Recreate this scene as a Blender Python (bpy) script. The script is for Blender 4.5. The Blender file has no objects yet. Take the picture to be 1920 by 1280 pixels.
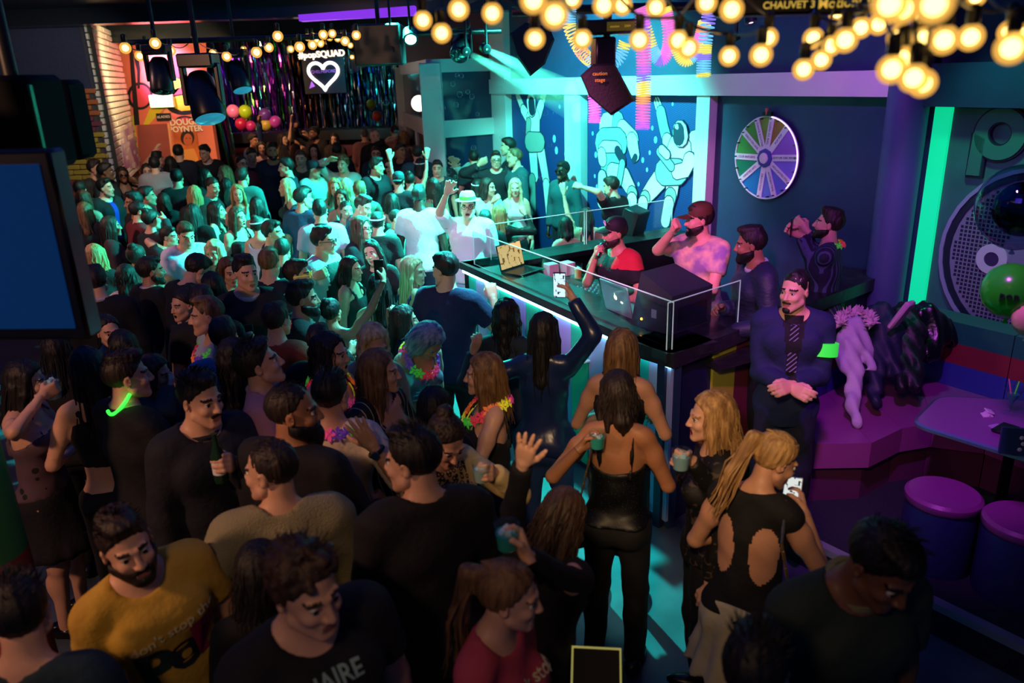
import bpy, math, random
import numpy as np
from mathutils import Vector, Matrix
PI = math.pi
rnd = random.Random(7)
COL = bpy.context.scene.collection

# ------------------------------------------------------------------ camera
FPX, CAMZ = 1450.0, 3.0
TH, ROLL = math.atan(500/FPX), math.atan(.033)
FW = np.array([0, math.cos(TH), -math.sin(TH)])
_r0 = np.array([1., 0, 0]); _u0 = np.cross(_r0, FW)
CR = math.cos(ROLL)*_r0 - math.sin(ROLL)*_u0
CU = math.sin(ROLL)*_r0 + math.cos(ROLL)*_u0
EYE = np.array([0, 0, CAMZ])
cam = bpy.data.cameras.new('camera'); camo = bpy.data.objects.new('camera', cam); COL.objects.link(camo)
camo.matrix_world = Matrix(((CR[0], CU[0], -FW[0], 0), (CR[1], CU[1], -FW[1], 0), (CR[2], CU[2], -FW[2], CAMZ), (0, 0, 0, 1)))
cam.sensor_width = 36; cam.lens = FPX/1920*36; cam.clip_start = .05
cam.dof.use_dof = True; cam.dof.focus_distance = 5.6; cam.dof.aperture_fstop = 2.0
bpy.context.scene.camera = camo
def ray(x, y):
    d = FW*FPX + CR*(x-960) + CU*(640-y); return d/np.linalg.norm(d)
def hz(x, y, z):                       # point of the horizontal plane z seen at a pixel of the photograph
    d = ray(x, y); return EYE + d*((z-CAMZ)/d[2])
def hy(x, y, Y):
    d = ray(x, y); return EYE + d*(Y/d[1])
def hr(x, y, D):
    return EYE + ray(x, y)*D
def hw(x, y, P, d):                    # point of the upright plane through P along d
    n = np.array([-d[1], d[0], 0.]); r = ray(x, y); P = np.array([P[0], P[1], 0.])
    return EYE + r*((n@(P-EYE))/(n@r))

# ------------------------------------------------------------------ world, lamps, exposure
sc = bpy.context.scene
sc.view_settings.view_transform = 'Standard'; sc.view_settings.look = 'None'
sc.view_settings.gamma = 1; sc.view_settings.use_curve_mapping = False
sc.view_settings.exposure = 0.3
w = bpy.data.worlds.new('dim_room'); sc.world = w; w.use_nodes = True
w.node_tree.nodes['Background'].inputs[0].default_value = (.05, .16, .62, 1)
w.node_tree.nodes['Background'].inputs[1].default_value = .085
def lamp(kind, p, aim=None, power=100., col=(1, 1, 1), size=.1, ang=60., blend=.3):
    l = bpy.data.lights.new('stage_and_fill_lamp', kind); l.energy = power; l.color = col; o = bpy.data.objects.new('stage_and_fill_lamp', l); COL.objects.link(o); o.location = tuple(p)
    if kind == 'AREA': l.shape = 'DISK'; l.size = size
    else: l.shadow_soft_size = size
    if kind == 'SPOT': l.spot_size = math.radians(ang); l.spot_blend = blend
    if aim is not None: o.rotation_euler = (Vector(aim)-Vector(p)).to_track_quat('-Z', 'Y').to_euler()
    return o
TEAL, CYAN, MAG, VIO, WARM = (.02, .85, .62), (.03, .60, .9), (1, .10, .50), (.45, .12, 1), (1, .52, .22)
lamp('SPOT', (-1.2, 9.3, 3.7), (-.7, 7.5, 1.2), 4400, TEAL, .08, 64, .5)          # cyan head above the glazed box, down on the crowd
lamp('SPOT', (-1.15, 9.2, 3.7), (.75, 3.9, 0), 1700, (.02, .75, .72), .05, 17, .4)   # extra spot added at the same head for the floor shaft beside the booth
lamp('SPOT', (-.2, 8.6, 3.85), (1.6, 10.3, 1.5), 1050, (.07, .95, .74), .10, 100, .5)   # wash on the murals
lamp('SPOT', (.95, 8.3, 3.8), (-1.6, 8.0, 1.4), 4600, (.03, .85, .68), .08, 56, .6)  # from over the booth across the crowd
lamp('SPOT', (.35, 6.0, 3.8), (-.65, 5.3, 1.6), 1300, (.10, .80, .85), .08, 32, .6)   # on the women before the counter
lamp('SPOT', (-1.0, 2.4, 3.85), (1.1, 6.6, 1.5), 820, (1, .18, .62), .08, 31, .6)    # pink on the booth
lamp('SPOT', (-.9, 2.6, 3.85), (-.75, 8.2, 1.5), 520, (.85, .42, 1), .08, 24, .6)    # lilac on the white shirts
lamp('SPOT', (1.2, 2.6, 3.8), (2.9, 5.4, .8), 220, (.75, .10, 1), .08, 58, .6)      # violet on the seats
lamp('SPOT', (1.8, 4.9, 3.9), (2.8, 7.3, 2.7), 120, (.75, .14, 1), .08, 54, .8)     # violet on the right end of the beam and column
lamp('SPOT', (-5.6, 16.2, 3.75), (-5.3, 17.1, 2.9), 240, (.72, .08, 1), .1, 70, .6)
lamp('SPOT', (-6.4, 14.2, 3.6), (-5.9, 17.0, 2.6), 420, (1, .35, .7), .1, 60, .6)  # unseen lamp added to make the left of the tinsel sparkle
lamp('SPOT', (-2.9, 14.6, 3.6), (-2.9, 17.0, 2.7), 200, (.1, .8, .8), .1, 50, .6)  # unseen lamp added for sparkle on the right of the tinsel
lamp('SPOT', (-4.3, 13.0, 3.8), (-4.2, 15.4, 1.6), 150, (1, .55, .3), .1, 66, .6)    # amber on the people under the heart
lamp('SPOT', (-5.0, 12.2, 3.6), (-6.9, 15.0, 2.5), 230, (1, .70, .34), .1, 100, .6)  # warm on the pop-art wall and pier
lamp('SPOT', (-3.6, .8, 3.6), (-1.7, 4.4, 1.4), 210, (1, .50, .28), .15, 80, .6)           # amber from the left on the near crowd
lamp('SPOT', (-.9, -.6, 3.9), (-.5, 2.6, 1.4), 48, (1, .60, .30), .2, 70, .7)      # dim amber fill added over the nearest heads
lamp('SPOT', (-.2, .2, 3.7), (.9, 3.9, 1.3), 230, (1, .62, .30), .15, 33, .6)        # added amber spot strengthening the bulbs' light on the near women
lamp('AREA', (-1.5, 6.5, 3.95), (-1.5, 6.5, 0), 46, (.04, .16, 1), 9)               # added blue ambient fill over the whole room, no fitting there
lamp('SPOT', (-4.2, 8.6, 3.7), (-6.5, 11.6, 2.1), 150, (1, .78, .55), .1, 70, .6)      # added to brighten the painted bricks
lamp('SPOT', (-6.0, 6.8, 3.7), (-3.6, 8.0, 1.4), 200, (1, .50, .38), .1, 74, .6)      # dull rose on the left crowd
lamp('SPOT', (.2, 10.2, 3.75), (-2.4, 9.6, 1.5), 2400, (.03, .85, .70), .08, 58, .6)   # from the mural corner across the back of the crowd
lamp('SPOT', (2.9, 5.2, 3.7), (3.75, 5.6, 1.9), 60, (.06, .9, .55), .1, 70, .7)        # added green spot strengthening the light panel on the alcove wall
lamp('SPOT', (2.5, 5.0, 3.7), (3.3, 6.3, 1.3), 40, (.7, .10, 1), .05, 26, .7)          # violet foot of the column


# ------------------------------------------------------------------ materials
MATS = {}
def srgb(c):
    if isinstance(c, str):
        c = tuple(int(c[i:i+2], 16)/255 for i in (0, 2, 4))
    return tuple(((v+.055)/1.055)**2.4 if v > .04045 else v/12.92 for v in c)
def mat(name, col, rough=.6, metal=0., emit=0., noise=0., bump=0., nscale=20., emitcol=None, spec=None, stretch=None, trans=0., alpha=1., col2=None):
    if name in MATS: return MATS[name]
    m = bpy.data.materials.new(name); m.use_nodes = True; MATS[name] = m
    nt = m.node_tree; b = nt.nodes['Principled BSDF']
    c = srgb(col); b.inputs['Base Color'].default_value = (*c, 1)
    b.inputs['Roughness'].default_value = rough; b.inputs['Metallic'].default_value = metal
    if spec is not None: b.inputs['Specular IOR Level'].default_value = spec
    if emit:
        b.inputs['Emission Color'].default_value = (*srgb(emitcol or col), 1); b.inputs['Emission Strength'].default_value = emit
    if trans: b.inputs['Transmission Weight'].default_value = trans
    if alpha < 1: b.inputs['Alpha'].default_value = alpha
    if noise or bump:
        tc = nt.nodes.new('ShaderNodeTexCoord'); mp = nt.nodes.new('ShaderNodeMapping')
        nt.links.new(tc.outputs['Object'], mp.inputs[0])
        mp.inputs['Scale'].default_value = stretch or (1, 1, 1)
        n = nt.nodes.new('ShaderNodeTexNoise'); n.inputs['Scale'].default_value = nscale; n.inputs['Detail'].default_value = 4
        nt.links.new(mp.outputs[0], n.inputs['Vector'])
        if noise:
            r = nt.nodes.new('ShaderNodeValToRGB'); nt.links.new(n.outputs['Fac'], r.inputs[0])
            c2 = srgb(col2) if col2 else tuple(max(0, v*(1-noise)) for v in c)
            r.color_ramp.elements[0].position = .35; r.color_ramp.elements[1].position = .65
            r.color_ramp.elements[0].color = (*c2, 1); r.color_ramp.elements[1].color = (*c, 1)
            nt.links.new(r.outputs[0], b.inputs['Base Color'])
        if bump:
            bp = nt.nodes.new('ShaderNodeBump'); bp.inputs['Strength'].default_value = bump; bp.inputs['Distance'].default_value = .02
            nt.links.new(n.outputs['Fac'], bp.inputs['Height']); nt.links.new(bp.outputs[0], b.inputs['Normal'])
    return m
def cellmat(name, base, spot, scale=40., thr=.35, rough=.7, feature='F1', stretch=(1, 1, 1)):
    """leopard, sequins, lace: cells in a second colour"""
    if name in MATS: return MATS[name]
    m = mat(name, base, rough); nt = m.node_tree; b = nt.nodes['Principled BSDF']
    tc = nt.nodes.new('ShaderNodeTexCoord'); mp = nt.nodes.new('ShaderNodeMapping'); v = nt.nodes.new('ShaderNodeTexVoronoi')
    nt.links.new(tc.outputs['Object'], mp.inputs[0]); mp.inputs['Scale'].default_value = stretch
    nt.links.new(mp.outputs[0], v.inputs['Vector']); v.inputs['Scale'].default_value = scale; v.feature = feature
    r = nt.nodes.new('ShaderNodeValToRGB'); r.color_ramp.interpolation = 'CONSTANT'
    r.color_ramp.elements[0].color = (*srgb(base), 1); r.color_ramp.elements[1].color = (*srgb(spot), 1); r.color_ramp.elements[1].position = thr
    if feature == 'F1' and 'leopard' in name:
        e = r.color_ramp.elements.new(thr+.28); e.color = (*srgb(base), 1)
    nt.links.new(v.outputs['Distance'], r.inputs[0]); nt.links.new(r.outputs[0], b.inputs['Base Color'])
    return m
def wavemat(name, base, stripe, scale, thr=.5, rough=.7, direction='X', rot=(0, 0, 0)):
    if name in MATS: return MATS[name]
    m = mat(name, base, rough); nt = m.node_tree; b = nt.nodes['Principled BSDF']
    tc = nt.nodes.new('ShaderNodeTexCoord'); mp = nt.nodes.new('ShaderNodeMapping'); v = nt.nodes.new('ShaderNodeTexWave')
    nt.links.new(tc.outputs['Object'], mp.inputs[0]); mp.inputs['Rotation'].default_value = rot
    nt.links.new(mp.outputs[0], v.inputs['Vector']); v.inputs['Scale'].default_value = scale; v.bands_direction = direction
    r = nt.nodes.new('ShaderNodeValToRGB'); r.color_ramp.interpolation = 'CONSTANT'
    r.color_ramp.elements[0].color = (*srgb(base), 1); r.color_ramp.elements[1].color = (*srgb(stripe), 1); r.color_ramp.elements[1].position = thr
    nt.links.new(v.outputs['Fac'], r.inputs[0]); nt.links.new(r.outputs[0], b.inputs['Base Color'])
    return m
def glassmat(name, tint=(.8, 1, .95), clear=.9, rough=.02):
    """clear sheet: mostly see-through with a glossy face"""
    if name in MATS: return MATS[name]
    m = bpy.data.materials.new(name); m.use_nodes = True; MATS[name] = m; nt = m.node_tree
    out = nt.nodes['Material Output']; nt.nodes.remove(nt.nodes['Principled BSDF'])
    t = nt.nodes.new('ShaderNodeBsdfTransparent'); t.inputs[0].default_value = (*tint, 1)
    g = nt.nodes.new('ShaderNodeBsdfGlossy'); g.inputs['Roughness'].default_value = rough
    lw = nt.nodes.new('ShaderNodeLayerWeight'); pw = nt.nodes.new('ShaderNodeMath'); pw.operation = 'POWER'; pw.inputs[1].default_value = 4; nt.links.new(lw.outputs['Facing'], pw.inputs[0])
    f = nt.nodes.new('ShaderNodeMath'); f.operation = 'MULTIPLY_ADD'; f.inputs[1].default_value = .75; f.inputs[2].default_value = .035; nt.links.new(pw.outputs[0], f.inputs[0])
    x = nt.nodes.new('ShaderNodeMixShader'); nt.links.new(f.outputs[0], x.inputs[0])
    nt.links.new(t.outputs[0], x.inputs[1]); nt.links.new(g.outputs[0], x.inputs[2]); nt.links.new(x.outputs[0], out.inputs[0])
    return m

# ------------------------------------------------------------------ mesh building
class MB:
    def __init__(s): s.v = []; s.f = []; s.m = []
    def add(s, v, f, m=0):
        o = len(s.v); s.v += [tuple(float(c) for c in p) for p in v]; s.f += [tuple(i+o for i in q) for q in f]; s.m += [m]*len(f); return s
    def hexa(s, a, m=0):               # 8 corners: bottom ring then top ring
        return s.add(a, [(3, 2, 1, 0), (4, 5, 6, 7), (0, 1, 5, 4), (1, 2, 6, 5), (2, 3, 7, 6), (3, 0, 4, 7)], m)
    def box(s, c, h, R=None, m=0, bev=0.):
        pts = []
        if bev:                        # chamfered box: 24 corners
            hx, hy_, hz_ = h; b = min(bev, min(h)*.9)
            idx = {}
            for sx in (-1, 1):
                for sy in (-1, 1):
                    for sz in (-1, 1):
                        for k, p in enumerate(((hx, hy_-b, hz_-b), (hx-b, hy_, hz_-b), (hx-b, hy_-b, hz_))):
                            idx[sx, sy, sz, k] = len(pts); pts.append((sx*p[0], sy*p[1], sz*p[2]))
            F = []
            for sg in (-1, 1):
                F.append([idx[sg, -1, -1, 0], idx[sg, 1, -1, 0], idx[sg, 1, 1, 0], idx[sg, -1, 1, 0]][::sg])
                F.append([idx[-1, sg, -1, 1], idx[-1, sg, 1, 1], idx[1, sg, 1, 1], idx[1, sg, -1, 1]][::sg])
                F.append([idx[-1, -1, sg, 2], idx[1, -1, sg, 2], idx[1, 1, sg, 2], idx[-1, 1, sg, 2]][::sg])
            for a in (-1, 1):
                for b2 in (-1, 1):
                    q = [idx[a, b2, -1, 0], idx[a, b2, 1, 0], idx[a, b2, 1, 1], idx[a, b2, -1, 1]]; F.append(q[::-1] if a*b2 > 0 else q)
                    q = [idx[a, -1, b2, 0], idx[a, 1, b2, 0], idx[a, 1, b2, 2], idx[a, -1, b2, 2]]; F.append(q if a*b2 > 0 else q[::-1])
                    q = [idx[-1, a, b2, 1], idx[1, a, b2, 1], idx[1, a, b2, 2], idx[-1, a, b2, 2]]; F.append(q[::-1] if a*b2 > 0 else q)
                    for c2 in (-1, 1):
                        q = [idx[a, b2, c2, k] for k in range(3)]; F.append(q if a*b2*c2 > 0 else q[::-1])
        else:
            for sz in (-1, 1):
                for sx, sy in ((-1, -1), (1, -1), (1, 1), (-1, 1)): pts.append((sx*h[0], sy*h[1], sz*h[2]))
            F = [(3, 2, 1, 0), (4, 5, 6, 7), (0, 1, 5, 4), (1, 2, 6, 5), (2, 3, 7, 6), (3, 0, 4, 7)]
        P = np.array(pts, float)
        if R is not None: P = P @ np.array(R).T
        return s.add(P+np.array(c, float), F, m)
    def tube(s, pts, r, n=8, m=0, cap=True, closed=False):
        P = [np.array(p, float) for p in pts]; k = len(P)
        rr = r if hasattr(r, '__len__') else [r]*k
        t0 = P[1]-P[0]; up = np.array([0, 0, 1.]) if abs(t0[2]) < .9*np.linalg.norm(t0) else np.array([1., 0, 0])
        vs = []; ref = None
        for i in range(k):
            t = (P[(i+1) % k]-P[i-1]) if closed else P[min(i+1, k-1)]-P[max(i-1, 0)]
            t = t/(np.linalg.norm(t)+1e-9)
            if ref is None: ref = up-t*(up@t)
            else: ref = ref-t*(ref@t)
            ref = ref/(np.linalg.norm(ref)+1e-9); b = np.cross(t, ref)
            for j in range(n):
                a = 2*PI*j/n; vs.append(P[i]+rr[i]*(math.cos(a)*ref+math.sin(a)*b))
        F = []
        for i in range(k if closed else k-1):
            i2 = (i+1) % k
            for j in range(n): j2 = (j+1) % n; F.append((i*n+j, i*n+j2, i2*n+j2, i2*n+j))
        if cap and not closed: F.append(tuple(range(n))[::-1]); F.append(tuple((k-1)*n+j for j in range(n)))
        return s.add(vs, F, m)
    def lathe(s, prof, n=24, c=(0, 0, 0), R=None, m=0, caps=True):   # prof: (r, z)
        V = []; k = len(prof)
        for r, z in prof:
            for j in range(n): a = 2*PI*j/n; V.append((r*math.cos(a), r*math.sin(a), z))
        F = [(i*n+j, i*n+(j+1) % n, (i+1)*n+(j+1) % n, (i+1)*n+j) for i in range(k-1) for j in range(n)]
        if caps: F.append(tuple(range(n))[::-1]); F.append(tuple((k-1)*n+j for j in range(n)))
        P = np.array(V)
        if R is not None: P = P @ np.array(R).T
        return s.add(P+np.array(c), F, m)
    def sphere(s, c, r, n=16, k=10, m=0, sc_=(1, 1, 1)):
        pr = [(max(1e-4, math.sin(PI*i/k)), -math.cos(PI*i/k)) for i in range(k+1)]
        V = []; F = []
        for a, z in pr:
            for j in range(n): t = 2*PI*j/n; V.append((c[0]+r*sc_[0]*a*math.cos(t), c[1]+r*sc_[1]*a*math.sin(t), c[2]+r*sc_[2]*z))
        F = [(i*n+j, i*n+(j+1) % n, (i+1)*n+(j+1) % n, (i+1)*n+j) for i in range(k) for j in range(n)]
        return s.add(V, F, m)
    def prism(s, poly, O, U, V, N, t, m=0):   # outline in the plane (U,V) at O, thickened along N
        O, U, V, N = map(lambda q: np.array(q, float), (O, U, V, N)); k = len(poly)
        a = [O+U*x+V*y for x, y in poly]; b = [p+N*t for p in a]
        F = [tuple(range(k))[::-1], tuple(range(k, 2*k))]+[(i, (i+1) % k, k+(i+1) % k, k+i) for i in range(k)]
        return s.add(a+b, F, m)
    def mesh(s, name, mats, smooth=True):
        me = bpy.data.meshes.new(name); me.from_pydata(s.v, [], s.f)
        for mm in (mats if isinstance(mats, (list, tuple)) else [mats]): me.materials.append(mm)
        me.polygons.foreach_set('material_index', s.m)
        if smooth is True:
            me.shade_smooth(); me.set_sharp_from_angle(angle=.7)
        elif smooth: me.shade_smooth()
        me.update(); return me
    def obj(s, name, mats, parent=None, smooth=True):
        return link(name, s.mesh(name, mats, smooth), parent)
def link(name, data, parent=None, loc=None, mw=None):
    o = bpy.data.objects.new(name, data); COL.objects.link(o)
    if parent: o.parent = parent
    if loc is not None: o.location = loc
    if mw is not None: o.matrix_basis = mw
    return o
def tag(o, label, cat, group=None, kind=None):
    o['label'] = label; o['category'] = cat
    if group: o['group'] = group
    if kind: o['kind'] = kind
    return o
def struct(o): o['kind'] = 'structure'; return o
def empty(name, label, cat, loc=(0, 0, 0), group=None, rz=0.):
    o = bpy.data.objects.new(name, None); COL.objects.link(o); o.location = loc; o.rotation_euler = (0, 0, rz); o.empty_display_size = .1
    return tag(o, label, cat, group)
def rotz(a): c, s = math.cos(a), math.sin(a); return np.array([[c, -s, 0], [s, c, 0], [0, 0, 1.]])
def rotx(a): c, s = math.cos(a), math.sin(a); return np.array([[1., 0, 0], [0, c, -s], [0, s, c]])
def roty(a): c, s = math.cos(a), math.sin(a); return np.array([[c, 0, s], [0, 1., 0], [-s, 0, c]])
def text_mesh(txt, size, depth=.0, bold=0., res=3, align='CENTER'):
    cu = bpy.data.curves.new('lettering', 'FONT'); cu.body = txt; cu.size = size; cu.align_x = align; cu.align_y = 'CENTER'
    cu.extrude = depth; cu.offset = bold; cu.resolution_u = res
    o = bpy.data.objects.new('lettering', cu); COL.objects.link(o)
    dg = bpy.context.evaluated_depsgraph_get(); me = bpy.data.meshes.new_from_object(o.evaluated_get(dg))
    bpy.data.objects.remove(o); bpy.data.curves.remove(cu); return me
def letters(name, txt, size, O, U, V, m, parent=None, depth=.004, bold=0., res=3):
    me = text_mesh(txt, size, depth, bold, res); me.materials.clear(); me.materials.append(m)
    U = np.array(U, float); V = np.array(V, float); N = np.cross(U, V)
    o = link(name, me, parent); o.matrix_basis = Matrix([[U[i], V[i], N[i], O[i]] for i in range(3)]+[[0, 0, 0, 1]])
    return o

# ------------------------------------------------------------------ distance fields -> smooth surfaces
class Field:
    def __init__(s, lo, hi, h):
        s.lo = np.array(lo, np.float32); s.h = h
        n = [int(math.ceil((hi[i]-lo[i])/h))+1 for i in range(3)]; s.n = n
        s.ax = [(s.lo[i]+h*np.arange(n[i])).astype(np.float32) for i in range(3)]
    def new(s): return np.full(s.n, .3, np.float32)
    def sl(s, lo, hi):
        r = []
        for i in range(3):
            a = max(0, int((lo[i]-s.lo[i])/s.h)); b = min(s.n[i], int((hi[i]-s.lo[i])/s.h)+2)
            if b <= a: return None
            r.append(slice(a, b))
        return tuple(r)
    def xyz(s, q): return s.ax[0][q[0]][:, None, None], s.ax[1][q[1]][None, :, None], s.ax[2][q[2]][None, None, :]
def cone_d(a, b, r1, r2, X, Y, Z):
    ba = b-a; L = float(ba@ba)+1e-9
    px, py, pz = X-a[0], Y-a[1], Z-a[2]
    t = np.clip((px*ba[0]+py*ba[1]+pz*ba[2])/L, 0, 1)
    return np.sqrt((px-ba[0]*t)**2+(py-ba[1]*t)**2+(pz-ba[2]*t)**2)-(r1+(r2-r1)*t)
def ell_d(c, r, R, X, Y, Z):
    px, py, pz = X-c[0], Y-c[1], Z-c[2]
    if R is not None:
        px, py, pz = (R[0, 0]*px+R[1, 0]*py+R[2, 0]*pz, R[0, 1]*px+R[1, 1]*py+R[2, 1]*pz, R[0, 2]*px+R[1, 2]*py+R[2, 2]*pz)
    k0 = np.sqrt((px/r[0])**2+(py/r[1])**2+(pz/r[2])**2); k1 = np.sqrt((px/r[0]**2)**2+(py/r[1]**2)**2+(pz/r[2]**2)**2)+1e-6
    return k0*(k0-1)/k1
def smin(a, b, k):
    if k <= 0: return np.minimum(a, b)
    h = np.clip(.5+.5*(b-a)/k, 0, 1); return b*(1-h)+a*h-k*h*(1-h)
class Shape:
    """a set of round primitives blended over one grid, kept in several layers (skin, top, bottoms)"""
    def __init__(s, lo, hi, h): s.F = Field(lo, hi, h); s.L = {}
    def layer(s, n):
        if n not in s.L: s.L[n] = s.F.new()
        return s.L[n]
    def put(s, n, d, q, k, off=0.): a = s.layer(n); a[q] = smin(a[q], (d-off).astype(np.float32), k)
    def cone(s, a, b, r1, r2, to, k=.03, cut=None):
        a, b = np.array(a, float), np.array(b, float); m = max(r1, r2)+.07+k
        q = s.F.sl(np.minimum(a, b)-m, np.maximum(a, b)+m)
        if q is None: return
        X, Y, Z = s.F.xyz(q); d = cone_d(a, b, r1, r2, X, Y, Z)
        for n, off in to:
            dd = d-off
            if cut is not None and n != 'skin':
                p, nn = cut; dd = np.maximum(dd, (X-p[0])*nn[0]+(Y-p[1])*nn[1]+(Z-p[2])*nn[2])
            s.put(n, dd, q, k)
    def ell(s, c, r, to, R=None, k=.03):
        c = np.array(c, float); m = max(r)+.07+k; q = s.F.sl(c-m, c+m)
        if q is None: return
        X, Y, Z = s.F.xyz(q); d = ell_d(c, r, R, X, Y, Z)
        for n, off in to: s.put(n, d, q, k, off)
    def minus_ell(s, n, c, r, R=None, k=.01):
        c = np.array(c, float); m = max(r)+.05; q = s.F.sl(c-m, c+m); X, Y, Z = s.F.xyz(q); a = s.layer(n)
        a[q] = -smin(-a[q], ell_d(c, r, R, X, Y, Z).astype(np.float32), k)
    def minus_cone(s, n, a_, b_, r1, r2, k=.006):
        a_, b_ = np.array(a_, float), np.array(b_, float); m = max(r1, r2)+.05; q = s.F.sl(np.minimum(a_, b_)-m, np.maximum(a_, b_)+m); X, Y, Z = s.F.xyz(q); a = s.layer(n)
        a[q] = -smin(-a[q], cone_d(a_, b_, r1, r2, X, Y, Z).astype(np.float32), k)
    def clip(s, n, p, nn, k=0.):        # keep the side where (x-p).nn < 0
        q = (slice(None),)*3; X, Y, Z = s.F.xyz(q); a = s.layer(n)
        e = ((X-p[0])*nn[0]+(Y-p[1])*nn[1]+(Z-p[2])*nn[2]).astype(np.float32)
        s.L[n] = np.maximum(a, e) if k <= 0 else -smin(-a, -e, k)
    def ripple(s, n, amp, f, ph=0.):
        q = (slice(None),)*3; X, Y, Z = s.F.xyz(q)
        s.L[n] = s.L[n]+(amp*(np.sin(f*X+3*np.sin(f*.45*Z+ph)+ph)*np.sin(f*.6*Z+1.7*ph+2*np.sin(f*.5*Y))+.6*np.sin(f*1.3*Y+f*.9*Z+ph*2))).astype(np.float32)
    def surf(s, n): return nets(s.L[n], s.F.lo, s.F.h)
    def sample(s, n, P):
        g = np.clip((P-s.F.lo)/s.F.h, 0, np.array(s.F.n)-1.001); i = g.astype(int); f = g-i; A = s.L[n]; r = 0
        for a in (0, 1):
            for b in (0, 1):
                for c in (0, 1): r = r+A[i[:, 0]+a, i[:, 1]+b, i[:, 2]+c]*np.where(a, f[:, 0], 1-f[:, 0])*np.where(b, f[:, 1], 1-f[:, 1])*np.where(c, f[:, 2], 1-f[:, 2])
        return r
def nets(f, lo, h):
    f = f.copy(); f[0] = f[-1] = .1; f[:, 0] = f[:, -1] = .1; f[:, :, 0] = f[:, :, -1] = .1
    s = f < 0
    c = [s[i:s.shape[0]-1+i, j:s.shape[1]-1+j, k:s.shape[2]-1+k] for i in (0, 1) for j in (0, 1) for k in (0, 1)]
    tot = np.zeros(c[0].shape, np.int8)
    for a in c: tot += a
    I, J, K = np.nonzero((tot > 0) & (tot < 8)); nv = len(I)
    if nv == 0: return np.zeros((0, 3)), np.zeros((0, 4), int)
    idx = np.full(tot.shape, -1, np.int32); idx[I, J, K] = np.arange(nv)
    g = [f[I+i, J+j, K+k] for i in (0, 1) for j in (0, 1) for k in (0, 1)]
    off = np.array([(i, j, k) for i in (0, 1) for j in (0, 1) for k in (0, 1)], np.float32)
    P = np.zeros((nv, 3), np.float32); N = np.zeros(nv, np.float32)
    for a in range(8):
        for b in range(a+1, 8):
            if bin(a ^ b).count('1') != 1: continue
            m = (g[a] < 0) != (g[b] < 0); t = np.where(m, g[a]/(g[a]-g[b]+1e-12), 0)
            P += np.where(m[:, None], off[a]+(off[b]-off[a])*t[:, None], 0); N += m
    V = lo+h*(np.stack([I, J, K], 1)+P/np.maximum(N, 1)[:, None])
    Q = []
    for ax in range(3):
        sl0 = [slice(1, -1)]*3; sl0[ax] = slice(0, -1); sl1 = list(sl0); sl1[ax] = slice(1, None)
        A = s[tuple(sl0)]; B = s[tuple(sl1)]; x = np.argwhere(A != B)
        if len(x) == 0: continue
        e = x.copy()
        for k in range(3):
            if k != ax: e[:, k] += 1
        u, v = (ax+1) % 3, (ax+2) % 3; du = np.zeros(3, int); dv = np.zeros(3, int); du[u] = 1; dv[v] = 1
        q = np.stack([idx[tuple((e-du-dv).T)], idx[tuple((e-dv).T)], idx[tuple(e.T)], idx[tuple((e-du).T)]], 1)
        fl = ~A[tuple(x.T)]; q[fl] = q[fl][:, ::-1]; Q.append(q)
    return V, np.concatenate(Q)
def np_mesh(name, V, Q, mi, mats, smooth=True):
    me = bpy.data.meshes.new(name); n = len(Q)
    me.vertices.add(len(V)); me.vertices.foreach_set('co', np.asarray(V, np.float32).ravel())
    me.loops.add(n*4); me.loops.foreach_set('vertex_index', np.asarray(Q, np.int32).ravel())
    me.polygons.add(n); me.polygons.foreach_set('loop_start', np.arange(0, n*4, 4, dtype=np.int32))
    for m in mats: me.materials.append(m)
    me.polygons.foreach_set('material_index', np.asarray(mi, np.int32))
    me.polygons.foreach_set('use_smooth', np.ones(n, bool))
    me.update(calc_edges=True); return me
def drop(V, Q, keep):
    Q = Q[keep]; u = np.unique(Q); r = np.full(len(V), -1); r[u] = np.arange(len(u)); return V[u], r[Q]
# ------------------------------------------------------------------ heads, hair, hands (built once per kind and size, then copied)
SKIN = {k: mat('skin_'+k, c, .5, bump=.04, nscale=60, noise=.06) for k, c in dict(fair='dcaa8e', light='c99579', tan='b07a58', brown='80543b', dark='3e2419').items()}
LIP = mat('lips', 'a8655a', .45); LIPRED = mat('lips_red', '9a2a30', .4)
EYEW = mat('eye_white', 'd8d4cf', .25); DARK = mat('eye_dark', '140d0a', .2)
HAIR = {k: mat('hair_'+k, c, .58, noise=.55, nscale=38, bump=.5, stretch=(1, 1, .12), col2=c2) for k, c, c2 in
        (('black', '16110f', '070506'), ('dark', '2c1f18', '120c0a'), ('brown', '4f3725', '261811'), ('light', '87643f', '4a331f'),
         ('blond', 'c9a066', '7d5a33'), ('pale', 'e6d3a8', 'a98b5a'), ('red', '6d3a22', '371a10'), ('grey', '8a857e', '4d4a46'), ('silver', 'b6c4d6', '4d6a92'))}
HC = {}
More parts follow.
